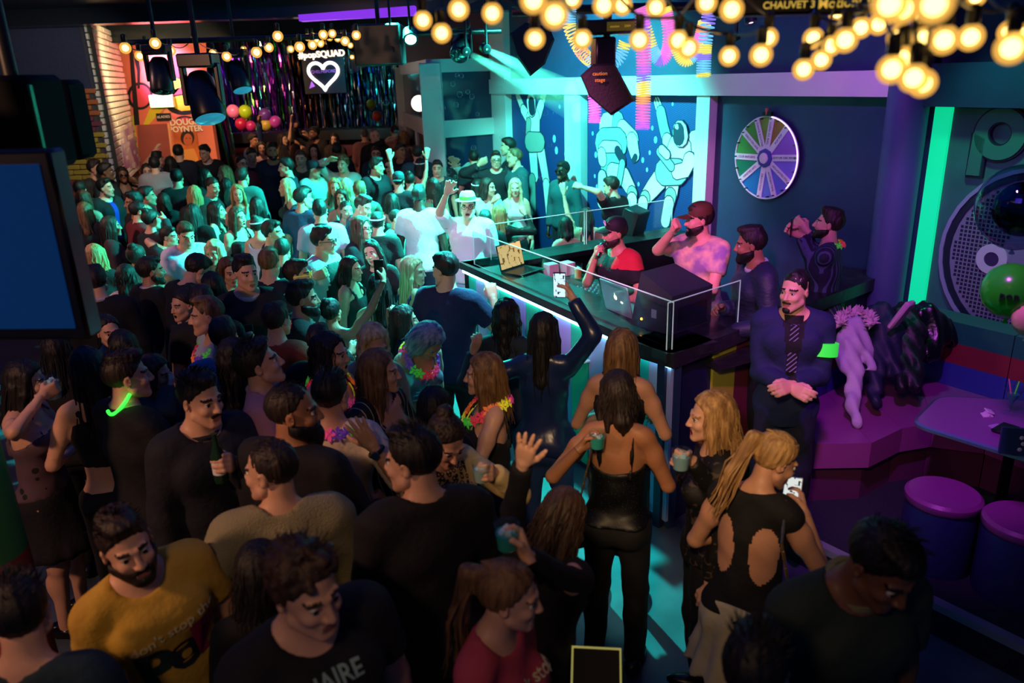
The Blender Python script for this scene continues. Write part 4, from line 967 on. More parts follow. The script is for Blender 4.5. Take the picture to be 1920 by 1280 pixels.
pane(P1+d1*.05, P1+d1*2.95, .05, BH+.31, 'long clear glass screen along the front counter before the laptops')
pane(P1+d3*.03, P1+d3*.80, -.06, BH+.31, 'clear glass screen on the purple lit side counter behind the monitor')
pane(*inset(P2, P4, .10, .52), .10, BH+.34, 'clear glass screen on the far counter before the raised arm mural')
pane(*inset(P2, P4, .53, .97), .10, BH+.34, 'clear glass screen on the far counter before the pointing astronaut')
# on the counter
def on_front(t, off, z=BH): d, L, n = seg3(P1, P2); p = P1+d*t+n*off; return np.array((*p, z))
def laptop(label, p, yaw, tilt, m, logo=None, scr=None):
    e = empty('laptop', label, 'laptop', tuple(p), None, yaw)
    MB().box((0, -.12, .009), (.17, .12, .009), bev=.004).obj('keyboard_base', m, e)
    l = MB(); l.box((0, 0, .12), (.17, .006, .12), bev=.004); lo = l.obj('lid', m, e); lo.location = (0, 0, .016); lo.rotation_euler = (-tilt, 0, 0)
    if logo: lg = MB(); lg.sphere((0, .0065, .125), .020, 14, 8, sc_=(1, .08, 1.05)); lg.sphere((.004, .0065, .154), .007, 8, 6, sc_=(.6, .1, 1.1)); lg.sphere((-.07, .0065, .10), .013, 6, 4, sc_=(1.3, .08, .8)); lg.obj('lid_emblem', mat('emblem_glow', 'fff6d0', .3, emit=1.1), lo)
    if scr: MB().box((0, -.0068, .123), (.160, .0008, .107)).obj('screen', scr, lo)
    return e
y1 = math.atan2(d1[1], d1[0])
SILVER = mat('silver_alloy', 'b4b2c4', .35, metal=.7)
# lid backs look towards the dance floor
SCRW = mat('screen_amber', 'f6c878', .3)
def ampscreen():
    m = screenmat('screen_amber_lit', 'ffd28a', .75, '8a5a2a', 26); return m
laptop('silver laptop with a glowing emblem on its lid, on the booth front counter', on_front(.86, .23), y1, .25, SILVER, True)
laptop('open laptop with an amber screen on the far end of the booth counter', on_front(2.52, .24), y1+PI+PI*.62, .22, BLACKP, None, ampscreen())
PINKM = mat('pale_pink_card', 'e2a0b4', .5)
for i, (t, o, s_) in enumerate(((2.70, .76, .0), (2.66, .92, .1))): tag(MB().box(on_front(t, o, 1.13)+Zv*.065, (.06, .055, .062), rotz(y1+s_), bev=.006).obj('cube_box', PINKM), ('left ' if i == 0 else 'right ')+'pink cube box of the pair beside the amber laptop', 'box', 'pink boxes on the booth')
glass('tall glass of orange drink on the booth counter', tuple(on_front(2.44, .90, 1.131)+Zv*.076), 'pint', 'orange')
e = empty('mixer', 'dark sound mixer with knobs on the booth counter by the pink boxes', 'mixer', tuple(on_front(1.85, .70, 1.131))); e.rotation_euler = (0, 0, y1)
MB().box((0, 0, .03), (.20, .14, .03), bev=.006).obj('mixer_body', BLACKP, e); kn = MB()
for i in range(6):
    for j in range(4): MB().lathe([(.010, 0), (.008, .018), (.001, .019)], 8, (-.15+.06*i, -.09+.06*j, .06)).obj('knob', mat('knob_pink', 'd88ab0', .4) if (i+j) % 3 == 0 else SILVER, e)
# the wedge monitor in the near corner of the booth
e = empty('monitor_speaker', 'black wedge monitor speaker in the corner of the booth', 'speaker', tuple(np.array((*(P1+d1*.40+d3*.42), BH)))); e.rotation_euler = (0, 0, math.atan2(d3[1], d3[0])); 
mb = MB(); mb.hexa([(-.22, -.17, 0), (.22, -.17, 0), (.22, .19, 0), (-.22, .19, 0), (-.22, -.17, .27), (.22, -.17, .27), (.18, .14, .38), (-.18, .14, .38)]); mb.obj('cabinet', mat('cabinet_grey', '2a2c36', .5), e)
mb = MB(); mb.hexa([(-.16, -.177, .02), (.16, -.177, .02), (.16, -.170, .02), (-.16, -.170, .02), (-.16, -.177, .18), (.16, -.177, .18), (.16, -.17, .18), (-.16, -.17, .18)]); mb.obj('grille', cellmat('speaker_grille', '1a1c22', '050507', 120, .3), e)
mb = MB(); mb.box((-.221, -.02, .12), (.002, .022, .03)); mb.obj('maker_plate', SILVER, e); mb = MB(); mb.sphere((-.221, .09, .06), .010, 8, 6); mb.obj('indicator_lamp', mat('lamp_amber', 'ffb030', .3, emit=3), e)
tag(MB().box(np.array((*(P2+(P4-P2)*.80), BH+.14)), (.13, .10, .14), rotz(.9) @ rotx(.3), bev=.01).obj('monitor_speaker', mat('cabinet_black', '101218', .5)), 'small black monitor speaker on the far counter behind the capped man', 'speaker')
# papers and a small lit fold on the floor side
for i, (x, y, z) in enumerate(((1075, 675, .95), (890, 590, .95))):
    p = hz(x, y, z); tag(MB().box(p, (.12, .09, .006), rotz(.5+i)).obj('menu_card', mat('menu_card', 'b8d4dc', .5)), ('white card lying under the counter beside the navy blouse' if i == 0 else 'white card under the counter behind the dark curly hair'), 'card')

# ------------------------------------------------------------------ alcove on the right: letters, speaker print, seats, table
LET = mat('raised_letter_green', '2c7a66', .5); LETE = mat('letter_edge_navy', '0c1c34', .6)
def ringprism(mb, c, r0, r1, o0, o1, m=0, n=36, sq=1.0):
    V = []; 
    for r in (r1, r0):
        for o in (o0, o1):
            for i in range(n): t = 2*PI*i/n; V.append(wp(c[0]-r*math.cos(t), c[1]+sq*r*math.sin(t), o))
    F = []
    for i in range(n):
        j = (i+1) % n; F += [(n+i, n+j, 3*n+j, 3*n+i), (i, n+i, n+j, j)[::-1], (2*n+i, 2*n+j, 3*n+j, 3*n+i)[::-1]]
    mb.add(V, F, m)
GW = mat('alcove_green_wall', '2f7a70', .6, noise=.25, nscale=3)
ap = wallbox(-3.2, -.41, 1.0, 2.67, 0, .012).obj('wall_panel', GW); tag(ap, 'green wall panel behind the raised letters and speaker print', 'panel')
for i, (uu, lb) in enumerate(((-.80, 'raised lowercase p on the green alcove wall'), (-1.22, 'raised letter o at the frame edge on the green wall'))):
    e = empty('wall_letter', lb, 'letter', tuple(wp(uu, 2.46, .012))); c0 = np.array(e.location)
    mb = MB(); ringprism(mb, (uu, 2.48), .085, .185, .012, .06)
    if i == 0:
        pl = [(uu+.19, 2.48), (uu+.10, 2.44), (uu+.10, 2.17), (uu+.20, 2.17)]; a = [wp(u, z, .012) for u, z in pl]; mb.hexa(a+[p+WN*.048 for p in a])
    mb.v = [tuple(np.array(p)-c0) for p in mb.v]; mb.obj('letter_face', LET, e)
    mb = MB(); ringprism(mb, (uu, 2.48), .185, .200, .012, .05); ringprism(mb, (uu, 2.48), .074, .085, .012, .05)
    if i == 0: a = [wp(u, z, .012) for u, z in ((uu+.215, 2.48), (uu+.085, 2.40), (uu+.085, 2.155), (uu+.215, 2.155))]; mb.hexa(a+[p+WN*.03 for p in a])
    mb.v = [tuple(np.array(p)-c0) for p in mb.v]; mb.obj('letter_edge', LETE, e)
sp = empty('speaker_print', 'large round loudspeaker picture with dotted grille on the green wall', 'picture', tuple(wp(-1.15, 1.6, .012))); c0 = np.array(sp.location)
def spo(nm, m, f): mb = MB(); f(mb); mb.v = [tuple(np.array(p)-c0) for p in mb.v]; mb.obj(nm, m, sp)
cS = (-1.16, 1.58)
spo('outer_ring', mat('ring_lilac', '8a90b4', .5), lambda mb: ringprism(mb, cS, .66, .69, .012, .04))
spo('rubber_ring', LETE, lambda mb: ringprism(mb, cS, .61, .66, .012, .03))
spo('grille_disc', mat('grille_disc', '777c98', .6), lambda mb: ringprism(mb, cS, .0, .61, .012, .02))
def dots(mb):
    for i in range(-20, 21):
        for j in range(-20, 21):
            x, z = i*.032, j*.032
            if .24 < math.hypot(x, z) < .58: mb.prism([(-.0105, -.0105), (.0105, -.0105), (.0105, .0105), (-.0105, .0105)], wp(cS[0]-x, cS[1]+z, .020), WD, Zv, WN, .0015)
spo('grille_holes', mat('grille_hole', '141a34', .8), dots); sp.children[-1]['kind'] = 'stuff'
spo('dust_cap_ring', mat('cap_white', 'c8c8da', .5), lambda mb: ringprism(mb, (-.88, 1.56), .055, .115, .012, .035))
spo('dust_cap', mat('cap_purple', '3c2a5c', .5), lambda mb: ringprism(mb, (-.88, 1.56), .0, .055, .012, .03))
def leather(n, c): return mat('leather_'+n, c, .38, bump=.08, nscale=120, noise=.12)
bq = empty('banquette', 'curved banquette with green, red and blue backrest bands and purple seat', 'seat', (2.8, 5.2, .2)); c0 = np.array(bq.location)
# seat runs down the wall, then turns at the booth end
def strip(pts_in, pts_out, z0, z1, nm, m, cut=None):
    n = len(pts_in)
    for i in range(n-1):
        q = [pts_in[i], pts_in[i+1], pts_out[i+1], pts_out[i]]; q = [np.array(p) for p in q]; q = q if np.cross(q[1]-q[0], q[2]-q[1]) > 0 else q[::-1]
        q = [p+(sum(q)/4-p)*.006 for p in q]
        MB().hexa([np.array((*p, z0))-c0 for p in q]+[np.array((*p, z1))-c0 for p in q]).obj(nm, m, bq)
WL = lambda u, o: tuple(wp(u, 0, o)[:2])
inn = [(2.02, 4.46), (2.34, 4.47), (2.52, 4.85), (2.74, 5.02), WL(-1.35, .98), WL(-3.0, .98)]
mid = [(1.90, 4.72), (2.12, 5.10), (2.52, 5.50), WL(-.62, .42), WL(-1.35, .42), WL(-3.0, .42)]
mid = [(2.12, 5.18), (2.36, 5.36), (2.62, 5.58), WL(-.72, .50), WL(-1.35, .46), WL(-3.0, .46)]
outr = [(2.16, 5.30), (2.42, 5.54), (2.72, 5.84), WL(-.62, .24), WL(-1.35, .22), WL(-3.0, .22)]
inn = [(1.96, 4.53), (2.32, 4.52), (2.62, 4.72), (2.86, 4.78), WL(-1.55, 1.0), WL(-3.0, 1.0)]
strip(inn, mid, .48, .66, 'seat_cushion', leather('magenta', '8e3f8c')); strip([tuple(np.array(a)+(np.array(b)-np.array(a))*.10) for a, b in zip(inn, mid)], mid, .2, .48, 'seat_base', leather('plum', '5a2a58'))
for z0, z1, c in ((.66, .84, ('blue', '3448a0')), (.84, 1.0, ('red', '8a2f3a')), (1.0, 1.16, ('green', '1f6a5c'))): strip(mid, outr, z0, z1, 'backrest_band', leather(*c))
tb = empty('lounge_table', 'purple topped table with rounded corners and metal edge', 'table', (2.95, 4.2, .2))
T0 = np.array([2.95, 4.2, .2]); tp = [hz(1712, 792, .95), hz(1762, 742, .95), hz(1925, 760, .95)+np.array([.35, .0, 0]), hz(1919, 872, .95)+np.array([.42, -.35, 0])]
tp = [p[:2] for p in tp]; tc = sum(tp)/4; rim = []
for i in range(4):
    p, a, b = tp[i], tp[i-1], tp[(i+1) % 4]; r = .10
    A_ = p+(a-p)/np.linalg.norm(a-p)*r; B_ = p+(b-p)/np.linalg.norm(b-p)*r
    rim += [(1-t)**2*A_+2*t*(1-t)*p+t*t*B_ for t in np.linspace(0, 1, 6)]
mb = MB(); mb.prism([tuple(p) for p in rim], (-T0[0], -T0[1], .72), (1, 0, 0), (0, 1, 0), (0, 0, 1), .03); mb.obj('tabletop', mat('table_purple', '8a4a9a', .3), tb)
mb = MB(); mb.tube([(p[0]-T0[0], p[1]-T0[1], .735) for p in rim], .017, 6, closed=True); mb.obj('table_edge', mat('edge_metal', '8fb0c4', .3, metal=.8), tb)
mb = MB(); mb.lathe([(.24, 0), (.22, .02), (.03, .04), (.03, .72)], 20, (tc[0]-T0[0], tc[1]-T0[1], 0)); mb.obj('pedestal', BLACK, tb)
def stool(label, x, y, z=.2):
    e = empty('stool', label, 'stool', (x, y, z), 'purple drum stools')
    MB().lathe([(.195, 0), (.20, .02), (.195, .40)], 32).obj('drum', leather('navy', '2a2f6c'), e); MB().lathe([(.195, .40), (.205, .415), (.203, .445), (.185, .462), (.001, .466)], 32, caps=False).obj('cushion', leather('magenta', '8e3f8c'), e)
p = hz(1770, 925, .65); stool('round drum stool with purple top, whole in view by the platform edge', p[0], p[1]); p = hz(1922, 975, .65); stool('round drum stool with purple top, cut by the right frame edge', p[0], p[1])
TZ = .95
p = hz(1893, 775, TZ); e = empty('cocktail_glass', 'tall cocktail glass with pale green drink and pink straws', 'glass', tuple(p))
MB().lathe([(.045, 0), (.045, .005), (.006, .012), (.006, .06), (.055, .17), (.052, .17), (.004, .066)], 20, caps=False).obj('bowl', CLEAR, e); MB().lathe([(.006, .07), (.036, .13)], 16).obj('drink', DRINK['teal'], e)
MB().tube([(0, 0, .08), (-.03, .02, .22)], .004, 6).obj('straw', NEON[0], e); MB().tube([(0, 0, .08), (.02, .0, .21)], .004, 6).obj('straw', NEON[4], e)
p = hz(1850, 780, TZ); cr = MB()
for i in range(3): cr.box((.012*i, .01*i, .008+.008*i), (.03, .02, .004), rotz(.7*i) @ rotx(.3), bev=.001)
o = cr.obj('napkin', mat('paper_white', 'e4dcee', .7)); o.location = p; tag(o, 'crumpled white napkin on the purple table', 'napkin')
p = hz(1885, 808, TZ); o = MB().box((0, 0, .012), (.075, .05, .012), rotz(.6), bev=.008).obj('wallet', mat('wallet_black', '0d0f14', .4)); o.location = p; tag(o, 'black wallet lying beside the cocktail glass', 'wallet')
p = hz(1900, 850, TZ); e = empty('menu_holder', 'upright table menu card with round white spots', 'menu', tuple(p), None, -.3)
MB().box((0, 0, .075), (.075, .012, .075), rotx(-.12)).obj('menu_card', mat('menu_blue', '26406a', .5), e)
for i in range(3): mb = MB(); mb.sphere((.02+.012*(i % 2), -.018, .035+.035*i), .012, 10, 6, sc_=(1, .3, 1)); mb.obj('printed_spot', WHITEP, e)
tag(MB().box(hz(1868, 800, TZ)+Zv*.003, (.035, .024, .003), rotz(.3)).obj('beer_mat', mat('mat_lilac', 'b8a8d8', .6)), 'small lilac beer mat beside the wallet', 'coaster')
# coats over the partition
def coat(label, name, pts, r, m, more=()):
    allp = list(pts)+[p for q, _ in more for p in q]; S = Shape(np.min(allp, 0)-.3, np.max(allp, 0)+.3, .017)
    for pp, rr in [(pts, r)]+list(more):
        for a, b, ra, rb in zip(pp, pp[1:], rr, rr[1:]): S.cone(a, b, ra, rb, [('c', 0)], .035)
    q = (slice(None),)*3; X, Y, Z = S.F.xyz(q); S.L['c'] = S.L['c']+(.009*np.sin(62*X+2.5*np.sin(7*Z+len(label))+18*Z)+.007*np.sin(55*Y-16*Z+2*np.sin(9*Z))).astype(np.float32); V, Q = S.surf('c'); o = link(name, np_mesh(name, V, Q, np.zeros(len(Q), int), [m])); tag(o, label, 'coat', 'coats on the banquette'); return o
def cp(x, y, z): return hz(x, y, z)
LIL = mat('lilac_denim', 'b9a3cf', .85, bump=.2, nscale=40); NVC = mat('navy_padded', '1a2040', .6, bump=.2, nscale=30); BLC = mat('black_coat', '0e1018', .5, bump=.2, nscale=30)
c1 = coat('pale lilac jacket with a fur trimmed hood hanging over the seat back', 'coat', [cp(1598, 612, 1.20), cp(1590, 650, 1.08), cp(1583, 690, .97)], [.075, .085, .05], LIL,
    [([cp(1610, 630, 1.14), cp(1625, 665, 1.03), cp(1632, 690, .97)], [.06, .05, .03]), ([cp(1600, 660, 1.05), cp(1602, 720, .88), cp(1598, 760, .78), cp(1606, 792, .70)], [.06, .050, .045, .034])])
fu = MB(); R_ = random.Random(4)
for i in range(240):
    t = R_.uniform(-.2, 3.3); c = cp(1605+30*math.cos(t), 605-20*math.sin(t), 1.28-.02*abs(math.cos(t))); d = np.array([R_.gauss(0, 1), R_.gauss(0, 1), R_.gauss(0, .8)+.3]); d /= np.linalg.norm(d); fu.tube([c, c+d*.03, c+d*.06], [.016, .010, .001], 4, cap=False)
fu.obj('fur_trim', mat('fur_lilac', 'd0a6c8', .95), c1)
coat('padded navy coat draped between the lilac and black coats', 'coat', [cp(1650, 590, 1.24), cp(1662, 625, 1.13), cp(1655, 680, .97)], [.10, .11, .09], NVC, [([cp(1640, 640, 1.08), cp(1640, 700, .92), cp(1642, 752, .79)], [.06, .055, .04]), ([cp(1672, 640, 1.08), cp(1678, 700, .92)], [.06, .05])])
coat('black coat with white and pink lining heaped on the seat back', 'coat', [cp(1695, 588, 1.24), cp(1705, 625, 1.12), cp(1700, 680, .96)], [.09, .11, .08], BLC, [([cp(1692, 650, 1.05), cp(1690, 725, .86)], [.05, .04]), ([cp(1716, 650, 1.05), cp(1716, 725, .86)], [.055, .045])])
coat('glossy black jacket spread along the green seat back', 'coat', [cp(1735, 590, 1.22), cp(1752, 622, 1.10), cp(1742, 662, .98)], [.10, .11, .07], mat('glossy_black', '0b0f14', .25, bump=.2, nscale=30), [([cp(1765, 610, 1.12), cp(1785, 640, 1.0)], [.07, .05])])
tag(MB().box(cp(1690, 590, 1.34), (.05, .02, .12), rotz(.6) @ rotx(.5), bev=.012).obj('scarf', mat('scarf_pink', 'caa0c0', .8)), 'pink and white scarf lying on the black coat', 'scarf')
def balloon(label, p, r, m, txt=None, name='balloon', tex=None):
    e = empty(name, label, 'balloon', tuple(p)); mb = MB(); n = 24
    mb.lathe([(max(.0005, r*math.sin(PI*i/18)*(1-.10*(i < 6)*(6-i)/6)), r*(-1.12 if i < 9 else -1.0)*math.cos(PI*i/18)) for i in range(19)], n, caps=False); mb.obj('balloon_skin', m, e)
    MB().lathe([(.001, 0), (.014, -.02), (.012, -.024), (.001, -.02)], 8, (0, 0, -r*1.10), caps=False).obj('knot', m, e)
    if txt:
        d = EYE-np.array(p); d[2] = 0; d /= np.linalg.norm(d); U = np.cross(Zv, d); letters('lettering', txt, r*.42, d*r*.985+Zv*0, U, Zv, mat('ink_green', '063a12', .6), e, .012)
    return e
balloon('large transparent dark balloon with a mirrored ball inside, at the right edge', hr(1913, 385, 4.3), .185, glassmat('bubble_balloon', (.45, .55, .66)))
mbm = mat('mirror_ball', '3a5a70', .12, metal=1); o = MB(); o.sphere((0, 0, 0), .125, 28, 18); o = o.obj('mirror_ball', mbm, None, False); o.location = hr(1918, 392, 4.3); tag(o, 'small mirrored ball inside the dark transparent balloon', 'ball')
balloon('bright green balloon with dark lettering beside the speaker print', hr(1895, 543, 4.1), .118, mat('balloon_green', '22e01e', .22), 'pop')
balloon('pale yellow balloon cut by the right edge below the green one', hr(1931, 598, 4.05), .07, mat('balloon_cream', 'e8dc9a', .25))
# ------------------------------------------------------------------ far left: painted brick wall, pier, pop-art wall, tinsel stage
PAINT = [('2c3558', 3.0, 4.0), ('b5663c', 2.62, 3.0), ('7a3a50', 2.40, 2.62), ('b09a3c', 1.73, 2.40), ('8a3a3c', 0, 1.73)]
LWY = 11.6
xa, xb = hy(60, 300, LWY)[0]-5.0, hy(206, 300, LWY)[0]
wl = MB(); wl.box(((xa+xb)/2, LWY+.12, 2), ((xb-xa)/2, .1, 2)); wl = struct(wl.obj('wall_left', mat('mortar', '4a4a4a', .9)))
def bmesh_for(key, L, h, t=.03):
    if ('brick', key) not in HC:
        HC['brick', key] = MB().box((0, 0, 0), (L/2, t, h/2), bev=.008).mesh('brick', mat('m_brick', '888888', .7))
    return HC['brick', key]
BR = random.Random(3)
def brick(par, p, R, L, h, m):
    o = link('brick', bmesh_for((round(L, 3), round(h, 3)), L, h), par); o.matrix_basis = Matrix([[*R[i], p[i]] for i in range(3)]+[[0, 0, 0, 1]]); slotted(o, m); return o
BL, BHh = .225, .075
n = 0
row = 0; z = 1.58
while z < 3.0:
    x = xb-.002-(BL/2 if row % 2 else 0); c = next(c for c, a, b in PAINT if a <= z+.03 < b)
    while x > xb-1.15:
        brick(wl, (x-BL/2, LWY+.012+BR.uniform(-.004, .004), z+BHh/2), np.eye(3), BL-.010, BHh-.010, mat('brick_'+c, c, .75, bump=.3, nscale=30, noise=.15)); x -= BL; n += 1
    z += BHh; row += 1
for c, a, b in PAINT:                # the painted bands go on beyond the bricks that can be told apart
    zz0, zz1 = (a, b)
    if a == 0 or a > 2.9: x0, x1 = xa, xb
    else: x0, x1 = xa, xb-1.16
    struct(MB().box(((x0+x1)/2, LWY+.008, (zz0+zz1)/2), ((x1-x0)/2, .012, (zz1-zz0)/2)).obj('trim_20', mat('band_'+c, c, .75, bump=.3, nscale=20)))
# white brick pier going back from the corner
C0 = np.array([xb, LWY]); C1 = np.array(hy(258, 300, 15.0)[:2]); PD = (C1-C0)/np.linalg.norm(C1-C0); PL = np.linalg.norm(C1-C0); PN = np.array([PD[1], -PD[0]])
q = [C0-PN*.02, C1-PN*.02, C1-PN*.05, C0-PN*.05]; q = q if np.cross(q[1]-q[0], q[2]-q[1]) > 0 else q[::-1]
pier = struct(MB().hexa([(*p, 0) for p in q]+[(*p, 4.0) for p in q]).obj('wall_pier', mat('mortar_dark', '3a3a46', .9)))
Rp = np.stack([np.array([*PD, 0]), np.array([*PN, 0]), Zv], 1); row = 0; z = 1.55; PBL, PBH = .30, .095
while z < 3.9:
    u = PBL/2*(row % 2)
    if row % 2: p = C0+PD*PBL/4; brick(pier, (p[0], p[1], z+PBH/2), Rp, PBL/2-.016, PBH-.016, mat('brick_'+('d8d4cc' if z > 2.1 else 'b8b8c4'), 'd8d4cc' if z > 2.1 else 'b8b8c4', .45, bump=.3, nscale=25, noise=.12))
    c = 'd8d4cc' if z > 2.1 else 'b8b8c4'  # lower courses greyer: the pier's light gradient put into the white brick colour
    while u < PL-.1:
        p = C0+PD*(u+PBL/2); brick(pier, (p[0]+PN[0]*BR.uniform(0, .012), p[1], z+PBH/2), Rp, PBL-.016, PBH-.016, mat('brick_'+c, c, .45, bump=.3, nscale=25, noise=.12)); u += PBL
    z += PBH; row += 1
# framed pictures on the pier
def pier_pt(x, y): return hw(x, y, (*C0, 0), (*PD, 0))
fa = [pier_pt(x, y) for x, y in ((217, 236), (243, 222), (262, 320), (228, 320))]
e = empty('framed_poster', 'framed purple and white poster on the white brick pier', 'picture', tuple(sum(fa)/4)); c0 = np.array(e.location); off = np.array([*PN, 0])*.03
mb = MB(); mb.hexa([p-c0-off*.2 for p in fa]+[p-c0+off for p in fa]); mb.obj('frame', BLACKP, e)
fb = [sum(fa)/4+(p-sum(fa)/4)*.9 for p in fa]; mb = MB(); mb.hexa([p-c0+off for p in fb]+[p-c0+off*1.2 for p in fb]); mb.obj('print', mat('poster_purple', 'c8bcd8', .3, noise=.9, nscale=1.6, col2='6a3f9a'), e)
# pop-art wall, sign, doorway and poster
AY = 15.2
def A(x, y, dy=0.): return hy(x, y, AY+dy)
x0, x1 = A(225, 200)[0], A(392, 200)[0]
ORG = mat('art_coral', 'e0705c', .6); YEL = mat('art_yellow', 'd8c02a', .55); PNK = mat('art_pink', 'd84a58', .6); INKB = mat('art_ink', '0c0c16', .6); PEA = mat('art_peach', 'f0a070', .6)
struct(MB().box(((x0+x1)/2, AY+.1, 2), ((x1-x0)/2, .08, 2)).obj('wall_art', mat('art_wall', 'e0755c', .6)))
art = empty('pop_art_print', 'coral and yellow pop-art print with lips and bold black outlines above the doorway', 'picture', ((x0+x1)/2, AY, 2.2)); a0 = np.array(art.location)
def blob(nm, pts, m, k): P = [A(*p) for p in pts]; c = [(p[0], p[2]) for p in P]; c = c[::-1] if sum(a[0]*b[1]-b[0]*a[1] for a, b in zip(c, c[1:]+c[:1])) < 0 else c; MB().prism(c, (-a0[0], .016-.003*k, -a0[2]), (1, 0, 0), (0, 0, 1), (0, -1, 0), .004).obj(nm, m, art, False)
def circ(x, y, rx, ry, n=20, a0_=0, a1=2*PI): return [(x+rx*math.cos(t), y+ry*math.sin(t)) for t in np.linspace(a0_, a1, n+1)[:-1]]
blob('print_field', [(240, 60), (385, 60), (390, 232), (252, 234)], ORG, 0)
blob('print_shape', [(282, 200), (310, 186), (320, 190), (278, 234), (268, 234)], YEL, 1); blob('print_shape', [(322, 150), (335, 145), (350, 165), (322, 180)], YEL, 1); blob('print_outline', circ(262, 180, 24, 26), INKB, 2); blob('print_shape', circ(263, 180, 19, 21), PNK, 3)
blob('print_outline', [(258, 100), (263, 130), (262, 166), (258, 166), (257, 132), (250, 102)], INKB, 4); blob('print_outline', circ(344, 190, 36, 26, 20), INKB, 1); blob('print_shape', [(322, 182), (352, 177), (372, 196), (362, 206), (340, 208), (322, 200)], YEL, 2); blob('print_shape', [(326, 178), (343, 158), (352, 175)], PNK, 3)
blob('print_shape', [(316, 108), (338, 100), (340, 150), (322, 142)], PNK, 1); blob('print_outline', circ(346, 224, 16, 7), INKB, 3); blob('print_shape', circ(347, 228, 14, 8), PNK, 4); blob('print_shape', [(300, 224), (312, 199), (324, 224)], PEA, 2)
blob('print_frame', [(240, 60), (246, 60), (262, 234), (252, 234)], INKB, 5); blob('print_shape', [(242, 222), (250, 216), (264, 320), (254, 320)], YEL, 2)
dr = MB(); d = [A(258, 234), A(314, 232), A(326, 330), A(264, 330)]; dz = [(p[0], p[2]) for p in d]; dr.prism(dz[::-1], (0, AY+.014, 0), (1, 0, 0), (0, 0, 1), (0, -1, 0), .03); dr = struct(dr.obj('door_1', mat('door_coral', 'a8524c', .5, noise=.3, nscale=1)))
MB().tube([A(316, 231, -.03), A(328, 330, -.03)], .03, 6).obj('door_frame', PEA, dr)
pt = empty('poster', 'orange concert poster with white lettering and a portrait beside the doorway', 'poster', tuple(A(346, 265))); p0 = np.array(pt.location)
d = [A(322, 229), A(366, 226), A(378, 318), A(334, 320)]; dz = [(p[0]-p0[0], p[2]-p0[2]) for p in d][::-1]; mb = MB(); mb.prism(dz, (0, .012, 0), (1, 0, 0), (0, 0, 1), (0, -1, 0), .02); mb.obj('paper', mat('poster_orange', 'e87a34', .5, noise=.3, nscale=2, col2='b04a2a'), pt)
WL_ = mat('poster_white', 'f8e8dc', .5); U_ = np.array([1, 0, .04]); U_ /= np.linalg.norm(U_)
letters('lettering', 'DOUGIE', .155, A(347, 229, -.016)-p0, U_, (0, 0, 1), WL_, pt, .003, .004); letters('lettering', 'POYNTER', .145, A(348, 242, -.016)-p0, U_, (0, 0, 1), WL_, pt, .003, .004)
def pshape(nm, pts, m, k): P = [A(*p) for p in pts]; c = [(p[0]-p0[0], p[2]-p0[2]) for p in P]; c = c[::-1] if sum(a[0]*b[1]-b[0]*a[1] for a, b in zip(c, c[1:]+c[:1])) < 0 else c; MB().prism(c, (0, -.010-.003*k, 0), (1, 0, 0), (0, 0, 1), (0, -1, 0), .004).obj(nm, m, pt, False)
pshape('printed_hair', circ(352, 258, 13, 15), mat('print_dark', '2a1410', .6), 0); pshape('printed_face', circ(353, 262, 8.5, 12), mat('print_face', 'c8603a', .6), 1); pshape('printed_shirt', [(338, 300), (346, 280), (364, 278), (374, 302), (376, 316), (340, 318)], mat('print_shirt', 'f09a4a', .6), 1)
for sx in (350, 357): pshape('printed_eye', circ(sx, 259, 1.6, .8, 8), mat('print_dark', '2a1410', .6), 2)
c = [A(281, 180, -.10), A(321, 178, -.10), A(322, 199, -.10), A(284, 201, -.10)]; ex = empty('exit_sign', 'glowing pale green exit sign box over the doorway', 'sign', tuple(sum(c)/4)); c0 = np.array(ex.location)
MB().box((0, .04, 0), (.22, .04, .115), bev=.008).obj('sign_case', WHITEP, ex); MB().box((0, -.003, 0), (.21, .004, .105)).obj('lit_face', mat('exit_lit', 'd8ffc8', .4, emit=3.0, emitcol='b8ff9a'), ex)
ls = empty('small_sign', 'small black sign with white lettering below the exit sign', 'sign', tuple(A(307, 219, -.03))); MB().box((0, 0, 0), (.135, .012, .065)).obj('sign_board', INKB, ls); letters('lettering', '#LADIES', .066, (0, -.0135, 0), U_, (0, 0, 1), WL_, ls, .001)
# tinsel stage
LEDZ = 2.02
TXL, TXR = hy(390, 200, BACKY)[0], hy(762, 200, BACKY)[0]
tin = MB(); TR = random.Random(11); tcols = ['c8c8d8', 'b040d0', 'd0508a', '3aa8a8', '6ac84a', 'c87a4a', '2a2a3a', '4a5ac0', 'e0b080', '16161f', '101018']
x = TXL
while x < TXR:
    f = (x-TXL)/(TXR-TXL); wq = TR.uniform(.02, .045); a = TR.uniform(-.8, .8); yy = BACKY-.06-TR.uniform(0, .14); m = TR.choice([0, 1, 1, 2, 4, 7, 3, 9] if f < .45 else [0, 9, 9, 10, 5, 8, 6, 9] if f < .68 else [0, 3, 3, 9, 10, 7, 0, 9]); zt = 3.85; V = []; k = 12; ph = TR.uniform(0, 6)
    for i in range(k+1): z = zt-(zt-LEDZ-.04)*i/k; aa = a+1.1*math.sin(ph+i*1.3)+.6*TR.uniform(-1, 1); V += [(x-wq/2*math.cos(aa), yy-wq/2*math.sin(aa), z), (x+wq/2*math.cos(aa), yy+wq/2*math.sin(aa), z)]
    V += [(a_, b_+.003, c_) for a_, b_, c_ in V]; h = 2*(k+1)
    F = [(2*i, 2*i+1, 2*i+3, 2*i+2) for i in range(k)]+[(h+2*i+2, h+2*i+3, h+2*i+1, h+2*i) for i in range(k)]+[(2*i, 2*i+2, h+2*i+2, h+2*i) for i in range(k)]+[(2*i+3, 2*i+1, h+2*i+1, h+2*i+3) for i in range(k)]; tin.add(V, F, m); x += wq*.62
